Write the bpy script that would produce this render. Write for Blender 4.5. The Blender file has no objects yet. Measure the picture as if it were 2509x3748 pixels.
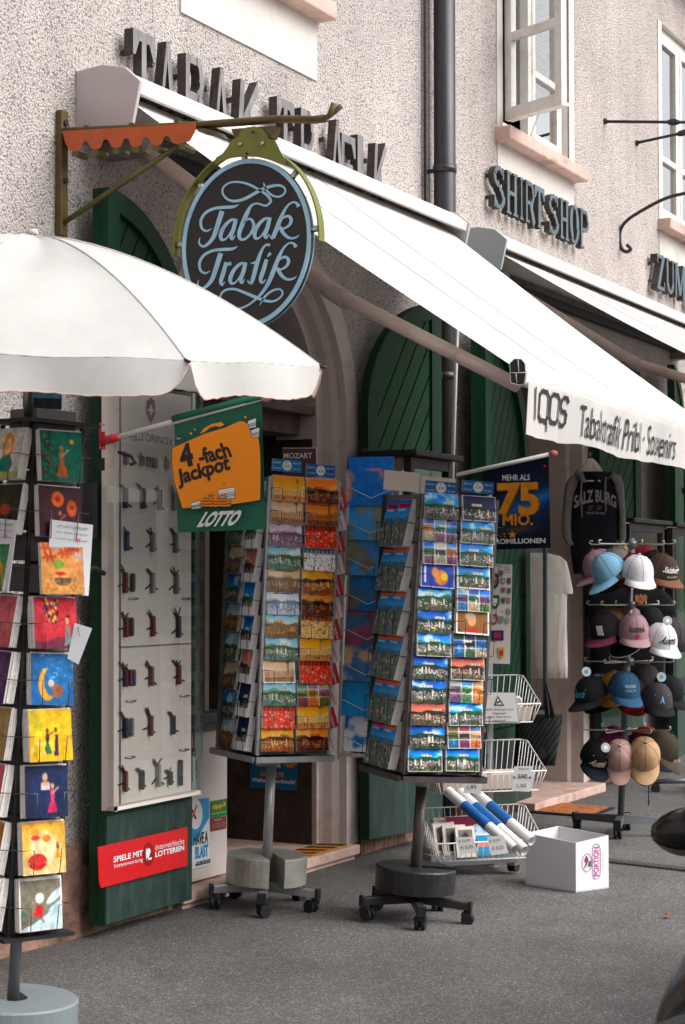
import bpy, bmesh, math, random
import numpy as np
from mathutils import Vector, Matrix

# ------------------------------------------------------------------ camera, world, sun, exposure
scene = bpy.context.scene
R = math.radians
F_PX, W_PX, H_PX = 6500.0, 2509.0, 3748.0          # focal length in photograph pixels
TH = R(28.3)                                        # angle between the view axis and the facade
PITCH = math.atan(256.0 / F_PX)
CAM = Vector((0.0, -4.30, 1.40))
fwd = Vector((math.cos(TH) * math.cos(PITCH), math.sin(TH) * math.cos(PITCH), math.sin(PITCH)))
rgt = Vector((math.sin(TH), -math.cos(TH), 0.0))
upv = rgt.cross(fwd)
cam_data = bpy.data.cameras.new('camera')
cam = bpy.data.objects.new('camera', cam_data)
scene.collection.objects.link(cam)
cam.matrix_world = Matrix.Translation(CAM) @ Matrix((rgt, upv, -fwd)).transposed().to_4x4()
cam_data.sensor_fit = 'VERTICAL'
cam_data.sensor_height = 36.0
cam_data.lens = F_PX / H_PX * 36.0
cam_data.clip_start = 0.05
cam_data.clip_end = 500.0
cam_data.dof.use_dof = True
cam_data.dof.focus_distance = 7.4
cam_data.dof.aperture_fstop = 9.0
scene.camera = cam

SUN_EL, SUN_AZ = R(44), R(-76)                     # azimuth of the sun measured from +x in the xy plane
world = bpy.data.worlds.new('World')
scene.world = world
world.use_nodes = True
wn = world.node_tree
wn.nodes.clear()
w_out = wn.nodes.new('ShaderNodeOutputWorld')
w_bg = wn.nodes.new('ShaderNodeBackground')
w_sky = wn.nodes.new('ShaderNodeTexSky')
w_sky.sky_type = 'NISHITA'
w_sky.sun_disc = False
w_sky.sun_elevation = SUN_EL
w_sky.sun_rotation = math.pi / 2 - SUN_AZ
w_sky.air_density = 1.0
w_sky.dust_density = 5.0
w_hs = wn.nodes.new('ShaderNodeHueSaturation')      # thin overcast: the blue is mostly washed out
w_hs.inputs['Saturation'].default_value = 0.22
w_bg.inputs['Strength'].default_value = 0.095
wn.links.new(w_sky.outputs[0], w_hs.inputs['Color'])
wn.links.new(w_hs.outputs[0], w_bg.inputs['Color'])
wn.links.new(w_bg.outputs[0], w_out.inputs['Surface'])

sun_data = bpy.data.lights.new('sun', 'SUN')
sun_data.energy = 1.5
sun_data.angle = R(62)
sun_data.color = (1.0, 0.98, 0.955)
sun = bpy.data.objects.new('sun', sun_data)
scene.collection.objects.link(sun)
sd = Vector((math.cos(SUN_AZ) * math.cos(SUN_EL), math.sin(SUN_AZ) * math.cos(SUN_EL), math.sin(SUN_EL)))
sun.rotation_euler = sd.to_track_quat('Z', 'Y').to_euler()
sun.location = (10, -10, 12)

scene.view_settings.view_transform = 'Standard'
scene.view_settings.look = 'None'
scene.view_settings.gamma = 1.0
scene.view_settings.use_curve_mapping = False
scene.view_settings.exposure = 1.02
scene.render.engine = 'CYCLES'
scene.cycles.use_denoising = True
scene.cycles.max_bounces = 8
scene.cycles.diffuse_bounces = 4
scene.cycles.transparent_max_bounces = 16
scene.cycles.caustics_reflective = False
scene.cycles.caustics_refractive = False

rng = random.Random(7)
SLOPE = 0.035                                       # the pavement falls away from the facade

# ------------------------------------------------------------------ photograph pixel -> place
def ray(u, v):
    d = fwd + rgt * ((u - W_PX / 2) / F_PX) + upv * (-(v - H_PX / 2) / F_PX)
    return d
def P(u, v, out):                                   # on the plane `out` metres in front of the facade
    d = ray(u, v); t = (-out - CAM.y) / d.y
    return CAM + d * t
def PX(u, v, x):                                    # on the plane across the pavement at x
    d = ray(u, v); t = (x - CAM.x) / d.x
    return CAM + d * t
def PZ(u, v, dist):                                 # at a given distance along the view axis
    return CAM + ray(u, v) * dist
def G(u, v, lift=0.0):                              # on the pavement
    d = ray(u, v)
    t = (SLOPE * CAM.y + lift - CAM.z) / (d.z - SLOPE * d.y)
    return CAM + d * t
def gz(y):
    return SLOPE * y

# ------------------------------------------------------------------ colours and materials
def lin1(c):
    return c / 12.92 if c <= 0.04045 else ((c + 0.055) / 1.055) ** 2.4
def S(*c):
    if len(c) == 1 and isinstance(c[0], str):
        h = c[0].lstrip('#'); c = tuple(int(h[i:i + 2], 16) for i in (0, 2, 4))
    return tuple(lin1(x / 255.0) for x in c)
def slin(a):
    a = np.clip(np.asarray(a, dtype=float), 0, 1)
    return np.where(a <= 0.04045, a / 12.92, ((a + 0.055) / 1.055) ** 2.4)

MATS = {}
def new_mat(name):
    m = bpy.data.materials.new(name); m.use_nodes = True
    nt = m.node_tree
    b = nt.nodes.get('Principled BSDF')
    MATS[name] = m
    return m, nt, b
def mat(name, col=(0.5, 0.5, 0.5), rough=0.6, metal=0.0, var=0.0, vscale=6.0, bump=0.0, bscale=80.0, spec=0.5, coat=0.0, dirt=None, dscale=3.0, damt=0.5, vert=False):
    if name in MATS: return MATS[name]
    m, nt, b = new_mat(name)
    N, L = nt.nodes, nt.links
    b.inputs['Roughness'].default_value = rough
    b.inputs['Metallic'].default_value = metal
    b.inputs['Specular IOR Level'].default_value = spec
    b.inputs['Coat Weight'].default_value = coat
    b.inputs['Base Color'].default_value = (*col, 1)
    tc = N.new('ShaderNodeTexCoord')
    cur = None
    if var > 0:
        n = N.new('ShaderNodeTexNoise'); n.inputs['Scale'].default_value = vscale; n.inputs['Detail'].default_value = 6
        L.new(tc.outputs['Object'], n.inputs['Vector'])
        mp = N.new('ShaderNodeMapRange'); mp.inputs[1].default_value = 0.3; mp.inputs[2].default_value = 0.7
        mp.inputs[3].default_value = 1 - var; mp.inputs[4].default_value = 1 + var
        L.new(n.outputs['Fac'], mp.inputs[0])
        mx = N.new('ShaderNodeVectorMath'); mx.operation = 'SCALE'
        mx.inputs[0].default_value = col
        L.new(mp.outputs[0], mx.inputs['Scale'])
        cur = mx.outputs[0]
        rr = N.new('ShaderNodeMapRange'); rr.inputs[3].default_value = max(0.02, rough - 0.12); rr.inputs[4].default_value = min(1, rough + 0.12)
        L.new(n.outputs['Fac'], rr.inputs[0]); L.new(rr.outputs[0], b.inputs['Roughness'])
    if dirt is not None:
        n2 = N.new('ShaderNodeTexNoise'); n2.inputs['Scale'].default_value = dscale; n2.inputs['Detail'].default_value = 9; n2.inputs['Roughness'].default_value = 0.7
        mpv = N.new('ShaderNodeMapping')
        mpv.inputs['Scale'].default_value = (3, 3, 0.5) if vert else (1, 1, 1)
        L.new(tc.outputs['Object'], mpv.inputs[0]); L.new(mpv.outputs[0], n2.inputs['Vector'])
        rp = N.new('ShaderNodeMapRange'); rp.inputs[1].default_value = 0.5; rp.inputs[2].default_value = 0.68; rp.inputs[4].default_value = damt
        L.new(n2.outputs['Fac'], rp.inputs[0])
        mm = N.new('ShaderNodeMix'); mm.data_type = 'RGBA'
        L.new(rp.outputs[0], mm.inputs['Factor'])
        if cur: L.new(cur, mm.inputs['A'])
        else: mm.inputs['A'].default_value = (*col, 1)
        mm.inputs['B'].default_value = (*dirt, 1)
        cur = mm.outputs['Result']
    if cur: L.new(cur, b.inputs['Base Color'])
    if bump > 0:
        n3 = N.new('ShaderNodeTexNoise'); n3.inputs['Scale'].default_value = bscale; n3.inputs['Detail'].default_value = 4
        L.new(tc.outputs['Object'], n3.inputs['Vector'])
        bp = N.new('ShaderNodeBump'); bp.inputs['Strength'].default_value = bump; bp.inputs['Distance'].default_value = 0.01
        L.new(n3.outputs['Fac'], bp.inputs['Height']); L.new(bp.outputs[0], b.inputs['Normal'])
    return m

def print_mat(name, rough=0.35, coat=0.0):          # printed colour carried by the sheet's own colour layer
    if name in MATS: return MATS[name]
    m, nt, b = new_mat(name)
    a = nt.nodes.new('ShaderNodeVertexColor'); a.layer_name = 'print'
    nt.links.new(a.outputs['Color'], b.inputs['Base Color'])
    b.inputs['Roughness'].default_value = rough
    b.inputs['Coat Weight'].default_value = coat
    b.inputs['Specular IOR Level'].default_value = 0.22
    return m

def glass_mat(name, tint=(1, 1, 1), refl=0.09, rough=0.02):
    if name in MATS: return MATS[name]
    m, nt, b = new_mat(name)
    N, L = nt.nodes, nt.links
    N.remove(b)
    out = N.get('Material Output')
    tr = N.new('ShaderNodeBsdfTransparent'); tr.inputs[0].default_value = (*tint, 1)
    gl = N.new('ShaderNodeBsdfGlossy'); gl.inputs['Roughness'].default_value = rough
    lw = N.new('ShaderNodeFresnel'); lw.inputs['IOR'].default_value = 1.5
    ad = N.new('ShaderNodeMath'); ad.operation = 'ADD'; ad.use_clamp = True; ad.inputs[1].default_value = refl
    mx = N.new('ShaderNodeMixShader')
    L.new(lw.outputs[0], ad.inputs[0]); L.new(ad.outputs[0], mx.inputs[0])
    L.new(tr.outputs[0], mx.inputs[1]); L.new(gl.outputs[0], mx.inputs[2]); L.new(mx.outputs[0], out.inputs['Surface'])
    return m

def cloth_mat(name, col, trans=0.35, wrinkle=0.15, wscale=3.0, spec=0.2):
    if name in MATS: return MATS[name]
    m, nt, b = new_mat(name)
    N, L = nt.nodes, nt.links
    out = N.get('Material Output')
    b.inputs['Base Color'].default_value = (*col, 1); b.inputs['Roughness'].default_value = 0.8
    b.inputs['Specular IOR Level'].default_value = spec
    t = N.new('ShaderNodeBsdfTranslucent'); t.inputs[0].default_value = (*col, 1)
    mx = N.new('ShaderNodeMixShader'); mx.inputs[0].default_value = trans
    tc = N.new('ShaderNodeTexCoord')
    n = N.new('ShaderNodeTexNoise'); n.inputs['Scale'].default_value = wscale; n.inputs['Detail'].default_value = 3
    w = N.new('ShaderNodeTexNoise'); w.inputs['Scale'].default_value = 400; w.inputs['Detail'].default_value = 1
    L.new(tc.outputs['Object'], n.inputs['Vector']); L.new(tc.outputs['Object'], w.inputs['Vector'])
    bp = N.new('ShaderNodeBump'); bp.inputs['Strength'].default_value = wrinkle; bp.inputs['Distance'].default_value = 0.05
    bp2 = N.new('ShaderNodeBump'); bp2.inputs['Strength'].default_value = 0.15; bp2.inputs['Distance'].default_value = 0.001
    L.new(n.outputs['Fac'], bp.inputs['Height']); L.new(w.outputs['Fac'], bp2.inputs['Height']); L.new(bp.outputs[0], bp2.inputs['Normal'])
    for s in (b, t): L.new(bp2.outputs[0], s.inputs['Normal'])
    s_ = N.new('ShaderNodeTexNoise'); s_.inputs['Scale'].default_value = 1.6; s_.inputs['Detail'].default_value = 9; s_.inputs['Roughness'].default_value = 0.68   # weathering of the cloth
    L.new(tc.outputs['Object'], s_.inputs['Vector'])
    mr_ = N.new('ShaderNodeMapRange'); mr_.inputs[1].default_value = 0.36; mr_.inputs[2].default_value = 0.58; mr_.inputs[3].default_value = 0.86; mr_.inputs[4].default_value = 1.0
    L.new(s_.outputs['Fac'], mr_.inputs[0])
    sv = N.new('ShaderNodeVectorMath'); sv.operation = 'SCALE'; sv.inputs[0].default_value = col
    L.new(mr_.outputs[0], sv.inputs['Scale']); L.new(sv.outputs[0], b.inputs['Base Color']); L.new(sv.outputs[0], t.inputs[0])
    L.new(b.outputs[0], mx.inputs[1]); L.new(t.outputs[0], mx.inputs[2]); L.new(mx.outputs[0], out.inputs['Surface'])
    return m

# ------------------------------------------------------------------ mesh builder
COL = scene.collection
class MB:
    def __init__(s):
        s.v = []; s.f = []; s.mi = []; s.c = {}; s.m = 0; s.smooth = set()
    def add(s, verts, faces, smooth=False):
        o = len(s.v)
        s.v += [Vector(p) for p in verts]
        for f in faces:
            if smooth: s.smooth.add(len(s.f))
            s.f.append([o + i for i in f]); s.mi.append(s.m)
        return o
    def box(s, c, d, M=None):
        x, y, z = c; a, b, e = d[0] / 2, d[1] / 2, d[2] / 2
        vs = [Vector((x + i * a, y + j * b, z + k * e)) for i in (-1, 1) for j in (-1, 1) for k in (-1, 1)]
        if M is not None: vs = [M @ p for p in vs]
        s.add(vs, [(0, 1, 3, 2), (4, 6, 7, 5), (0, 4, 5, 1), (2, 3, 7, 6), (0, 2, 6, 4), (1, 5, 7, 3)])
        return s
    def hexa(s, p):                                  # eight corners: bottom four, top four
        s.add(p, [(0, 3, 2, 1), (4, 5, 6, 7), (0, 1, 5, 4), (1, 2, 6, 5), (2, 3, 7, 6), (3, 0, 4, 7)]); return s
    def quad(s, p):
        s.add(p, [tuple(range(len(p)))]); return s
    def slab(s, p, n):                               # polygon p given thickness vector n
        k = len(p); n = Vector(n)
        vs = [Vector(q) for q in p] + [Vector(q) + n for q in p]
        fs = [tuple(range(k))[::-1], tuple(range(k, 2 * k))] + [(i, (i + 1) % k, k + (i + 1) % k, k + i) for i in range(k)]
        s.add(vs, fs); return s
    def tube(s, pts, r, n=8, cap=True, smooth=True, closed=False):
        pts = [Vector(p) for p in pts]; k = len(pts)
        rs = r if isinstance(r, (list, tuple)) else [r] * k
        vs = []; prev = None
        for i, p in enumerate(pts):
            if closed: t = pts[(i + 1) % k] - pts[i - 1]
            else: t = pts[min(i + 1, k - 1)] - pts[max(i - 1, 0)]
            t.normalize()
            if prev is None:
                a = Vector((0, 0, 1)) if abs(t.z) < 0.9 else Vector((1, 0, 0))
                e = t.cross(a).normalized()
            else:
                e = (prev - t * prev.dot(t)).normalized()
            prev = e; g = t.cross(e)
            for j in range(n):
                an = 2 * math.pi * j / n
                vs.append(p + (e * math.cos(an) + g * math.sin(an)) * rs[i])
        fs = []
        m = k if closed else k - 1
        for i in range(m):
            for j in range(n):
                a, b = i * n + j, i * n + (j + 1) % n
                c, d = ((i + 1) % k) * n + (j + 1) % n, ((i + 1) % k) * n + j
                fs.append((a, b, c, d))
        s.add(vs, fs, smooth)
        if cap and not closed:
            o = len(s.v) - len(vs)
            s.f.append([o + j for j in range(n)][::-1]); s.mi.append(s.m)
            s.f.append([o + (k - 1) * n + j for j in range(n)]); s.mi.append(s.m)
        return s
    def lathe(s, prof, n=24, M=None, a0=0.0, a1=2 * math.pi, smooth=True):
        full = abs(a1 - a0 - 2 * math.pi) < 1e-6
        cnt = n if full else n + 1
        vs = []
        for i in range(cnt):
            an = a0 + (a1 - a0) * i / n
            for r, z in prof: vs.append(Vector((r * math.cos(an), r * math.sin(an), z)))
        if M is not None: vs = [M @ p for p in vs]
        k = len(prof); fs = []
        for i in range(n):
            i2 = (i + 1) % cnt
            for j in range(k - 1): fs.append((i * k + j, i2 * k + j, i2 * k + j + 1, i * k + j + 1))
        s.add(vs, fs, smooth)
        return s
    def grid(s, fn, nu, nv, smooth=True, col=None):  # fn(u, v) -> point, col: (nv+1, nu+1, 3) sRGB
        vs = [fn(i / nu, j / nv) for j in range(nv + 1) for i in range(nu + 1)]
        fs = [(j * (nu + 1) + i, j * (nu + 1) + i + 1, (j + 1) * (nu + 1) + i + 1, (j + 1) * (nu + 1) + i) for j in range(nv) for i in range(nu)]
        o = s.add(vs, fs, smooth)
        if col is not None:
            lc = slin(col).reshape(-1, 3)
            for i in range(len(vs)): s.c[o + i] = lc[i]
        return s
    def text(s, t, o, ux, uy, off=(0, 0, 0), bold=0.0, fit=True, shear=0.0, fn=None):
        """lettering: o lower left, ux the full width, uy the full height of its box"""
        V, Fc = text_geo(t, bold)
        V = V.copy()
        if shear: V[:, 0] = (V[:, 0] + shear * V[:, 1]) / (1 + shear)
        o, ux, uy, off = Vector(o), Vector(ux), Vector(uy), Vector(off)
        vs = [(o + ux * a + uy * b + off) if fn is None else fn(a, b) for a, b in V]
        s.add(vs, Fc); return s
    def build(s, name, m, parent=None, world=True, kind=None, label=None, bevel=0.0, sub=0, weld=False):
        me = bpy.data.meshes.new(name)
        inv = None
        if parent is not None and world:
            rt = parent
            while rt.parent is not None: rt = rt.parent
            inv = rt.matrix_basis.inverted()
        vs = [inv @ p for p in s.v] if inv is not None else s.v
        me.from_pydata([tuple(p) for p in vs], [], s.f)
        ms = m if isinstance(m, (list, tuple)) else [m]
        for q in ms: me.materials.append(q)
        if len(ms) > 1: me.polygons.foreach_set('material_index', s.mi)
        if s.smooth:
            sm = np.zeros(len(s.f), dtype=bool); sm[list(s.smooth)] = True
            me.polygons.foreach_set('use_smooth', sm)
        if s.c:
            at = me.color_attributes.new('print', 'FLOAT_COLOR', 'POINT')
            arr = np.ones((len(s.v), 4)); arr[:, :3] = 0.8
            for i, cc in s.c.items(): arr[i, :3] = cc
            at.data.foreach_set('color', arr.ravel())
        me.update()
        ob = bpy.data.objects.new(name, me)
        COL.objects.link(ob)
        if parent is not None: ob.parent = parent
        if kind: ob['kind'] = kind
        if label: ob['label'] = label
        if bevel:
            bv = ob.modifiers.new('bevel', 'BEVEL'); bv.width = bevel; bv.segments = 2; bv.limit_method = 'ANGLE'; bv.angle_limit = R(40)
        if sub:
            ss = ob.modifiers.new('sub', 'SUBSURF'); ss.levels = sub; ss.render_levels = sub
        return ob

TXT = {}
def text_geo(t, bold=0.0):
    key = (t, bold)
    if key in TXT: return TXT[key]
    cu = bpy.data.curves.new('lettering', 'FONT'); cu.body = t; cu.size = 1.0; cu.resolution_u = 3; cu.offset = bold
    ob = bpy.data.objects.new('lettering', cu); COL.objects.link(ob)
    dg = bpy.context.evaluated_depsgraph_get()
    me = ob.evaluated_get(dg).to_mesh()
    V = np.array([(v.co.x, v.co.y) for v in me.vertices]); Fc = [tuple(p.vertices) for p in me.polygons]
    ob.evaluated_get(dg).to_mesh_clear()
    bpy.data.objects.remove(ob); bpy.data.curves.remove(cu)
    V -= V.min(0); V /= np.maximum(V.max(0), 1e-6)
    TXT[key] = (V, Fc)
    return TXT[key]

def tag(o, label, cat, group=None, kind=None):
    o['label'] = label; o['category'] = cat
    if group: o['group'] = group
    if kind: o['kind'] = kind
    return o
def thing(name, label, cat, loc=(0, 0, 0), rot=(0, 0, 0), group=None):
    o = bpy.data.objects.new(name, None); COL.objects.link(o)
    o.empty_display_size = 0.1
    o.location = loc; o.rotation_euler = rot
    return tag(o, label, cat, group)
def solo(mb, name, m, label, cat, loc=None, group=None, **kw):   # a thing that is one mesh; origin at its base
    if loc is None:
        a = np.array([tuple(p) for p in mb.v]); loc = Vector(((a[:, 0].min() + a[:, 0].max()) / 2, (a[:, 1].min() + a[:, 1].max()) / 2, a[:, 2].min()))
    mb.v = [p - Vector(loc) for p in mb.v]
    o = mb.build(name, m, None, False, **kw); o.location = loc
    return tag(o, label, cat, group)
def inst(src, name, parent, M):                     # another piece that shares its mesh
    o = bpy.data.objects.new(name, src.data); COL.objects.link(o); o.parent = parent; o.matrix_basis = M
    for md in src.modifiers:
        n = o.modifiers.new(md.name, md.type)
        if md.type == 'BEVEL': n.width = md.width; n.segments = md.segments; n.limit_method = md.limit_method; n.angle_limit = md.angle_limit
    return o
def arc(cx, cz, r, a0, a1, n):
    return [(cx + r * math.cos(a0 + (a1 - a0) * i / n), cz + r * math.sin(a0 + (a1 - a0) * i / n)) for i in range(n + 1)]
def spline(pts, n=8):                               # Catmull-Rom through 2D or 3D points
    pts = [Vector(p) for p in pts]; out = []
    for i in range(len(pts) - 1):
        p0, p1, p2, p3 = pts[max(i - 1, 0)], pts[i], pts[i + 1], pts[min(i + 2, len(pts) - 1)]
        for k in range(n):
            t = k / n
            out.append(0.5 * ((2 * p1) + (p2 - p0) * t + (2 * p0 - 5 * p1 + 4 * p2 - p3) * t * t + (3 * p1 - p0 - 3 * p2 + p3) * t ** 3))
    out.append(pts[-1]); return out
# ------------------------------------------------------------------ surfaces of the setting
def roughcast(name, tone, seed):
    m, nt, b = new_mat(name)
    N, L = nt.nodes, nt.links
    tc = N.new('ShaderNodeTexCoord')
    mp = N.new('ShaderNodeMapping'); mp.inputs['Location'].default_value = (seed, seed * 2, 0)
    L.new(tc.outputs['Object'], mp.inputs[0])
    n1 = N.new('ShaderNodeTexNoise'); n1.inputs['Scale'].default_value = 92; n1.inputs['Detail'].default_value = 5; n1.inputs['Roughness'].default_value = 0.68
    n2 = N.new('ShaderNodeTexNoise'); n2.inputs['Scale'].default_value = 1.7; n2.inputs['Detail'].default_value = 8; n2.inputs['Roughness'].default_value = 0.62
    v1 = N.new('ShaderNodeTexVoronoi'); v1.inputs['Scale'].default_value = 104; v1.feature = 'SMOOTH_F1'; v1.inputs['Smoothness'].default_value = 0.35
    for n in (n1, n2, v1): L.new(mp.outputs[0], n.inputs['Vector'])
    h = N.new('ShaderNodeMath'); h.operation = 'MULTIPLY_ADD'; h.inputs[1].default_value = -0.55     # pebbles standing in mortar
    L.new(v1.outputs['Distance'], h.inputs[0]); L.new(n1.outputs['Fac'], h.inputs[2])
    # grit: pale pebbles, grey-brown mortar; pits between them painted darker for grime and self-shadow
    rp = N.new('ShaderNodeValToRGB')
    e = rp.color_ramp.elements
    e[0].position = 0.03; e[0].color = (*[c * 0.46 for c in tone], 1)
    e[1].position = 0.12; e[1].color = (*[c * 0.80 for c in tone], 1)
    k = e.new(0.21); k.color = (*tone, 1)
    k = e.new(0.42); k.color = (*[min(0.85, c * 1.16) for c in tone], 1)
    L.new(h.outputs[0], rp.inputs[0])
    big = N.new('ShaderNodeMapRange'); big.inputs[1].default_value = 0.3; big.inputs[2].default_value = 0.7; big.inputs[3].default_value = 0.86; big.inputs[4].default_value = 1.08
    L.new(n2.outputs['Fac'], big.inputs[0])
    st_ = N.new('ShaderNodeTexNoise'); st_.inputs['Scale'].default_value = 1.0; st_.inputs['Detail'].default_value = 6
    ms = N.new('ShaderNodeMapping'); ms.inputs['Scale'].default_value = (7, 7, 0.45)          # faint rain streaks
    L.new(tc.outputs['Object'], ms.inputs[0]); L.new(ms.outputs[0], st_.inputs['Vector'])
    sr = N.new('ShaderNodeMapRange'); sr.inputs[1].default_value = 0.35; sr.inputs[2].default_value = 0.6; sr.inputs[3].default_value = 0.92; sr.inputs[4].default_value = 1.03
    L.new(st_.outputs['Fac'], sr.inputs[0])
    mz = N.new('ShaderNodeMath'); mz.operation = 'MULTIPLY'; L.new(big.outputs[0], mz.inputs[0]); L.new(sr.outputs[0], mz.inputs[1]); big = mz
    sc = N.new('ShaderNodeVectorMath'); sc.operation = 'SCALE'
    L.new(rp.outputs[0], sc.inputs[0]); L.new(big.outputs[0], sc.inputs['Scale'])
    L.new(sc.outputs[0], b.inputs['Base Color'])
    b.inputs['Roughness'].default_value = 0.95; b.inputs['Specular IOR Level'].default_value = 0.15
    bp = N.new('ShaderNodeBump'); bp.inputs['Strength'].default_value = 1.0; bp.inputs['Distance'].default_value = 0.015
    L.new(h.outputs[0], bp.inputs['Height']); L.new(bp.outputs[0], b.inputs['Normal'])
    return m

WALL1 = roughcast('roughcast_pink', (0.60, 0.54, 0.512), 0.0)
WALL2 = roughcast('roughcast_rose', (0.60, 0.53, 0.50), 7.3)
PLASTER = mat('smooth_plaster', S(196, 184, 178), 0.85, var=0.08, vscale=2.5, dirt=S(120, 100, 88), dscale=5, damt=0.45, bump=0.2, bscale=30, spec=0.2)
PINKSTONE = mat('pink_stone', S(200, 170, 158), 0.8, var=0.12, vscale=9, dirt=S(110, 86, 76), dscale=7, damt=0.5, bump=0.25, bscale=60, spec=0.25)
WHITEPLAST = mat('white_plaster', S(208, 201, 196), 0.85, var=0.05, vscale=3, dirt=S(170, 160, 152), dscale=4, damt=0.35, bump=0.15, bscale=25, spec=0.2)
WHITEWOOD = mat('white_painted_wood', S(228, 222, 216), 0.45, var=0.06, vscale=8, dirt=S(150, 125, 105), dscale=11, damt=0.35, bump=0.12, bscale=50)
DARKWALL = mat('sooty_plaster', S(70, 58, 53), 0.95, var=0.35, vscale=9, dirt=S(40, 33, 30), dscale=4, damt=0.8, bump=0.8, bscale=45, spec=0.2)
GREEN = mat('green_paint', S(8, 58, 36), 0.5, spec=0.25, var=0.18, vscale=7, dirt=S(20, 44, 34), dscale=5, damt=0.6, bump=0.08, bscale=90)
GREENB = mat('green_board_paint', S(24, 72, 36), 0.55, spec=0.2, var=0.2, vscale=9, dirt=S(58, 84, 54), dscale=6, damt=0.4, bump=0.1, bscale=60)
KICK = mat('worn_green_sheet', S(30, 54, 48), 0.5, metal=0.1, var=0.22, vscale=14, dirt=S(84, 96, 88), dscale=9, damt=0.45, bump=0.1, bscale=40, vert=True)
IRON = mat('black_iron', S(30, 30, 33), 0.6, metal=0.1, var=0.3, vscale=20, bump=0.15, bscale=120)
ZINC = mat('letter_metal', S(118, 115, 116), 0.6, metal=0.0, var=0.22, vscale=10, dirt=S(48, 44, 42), dscale=14, damt=0.7, vert=True)
ZINCB = mat('letter_blue_metal', S(86, 100, 108), 0.6, metal=0.0, var=0.15, vscale=10, dirt=S(50, 60, 66), dscale=10, damt=0.5)
PIPE = mat('drainpipe_paint', S(50, 50, 52), 0.4, metal=0.3, var=0.12, vscale=5, dirt=S(38, 36, 36), dscale=6, damt=0.4)
PANE = glass_mat('window_glass', (0.92, 0.95, 0.95), 0.88)
CLEAR = glass_mat('case_glass', (0.95, 0.97, 0.96), 0.05)
BLACKWOOD = mat('black_frame_wood', S(38, 38, 40), 0.45, var=0.2, vscale=12)
DARKROOM = mat('dark_interior', S(40, 32, 29), 0.9, var=0.3, vscale=3)

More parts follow.
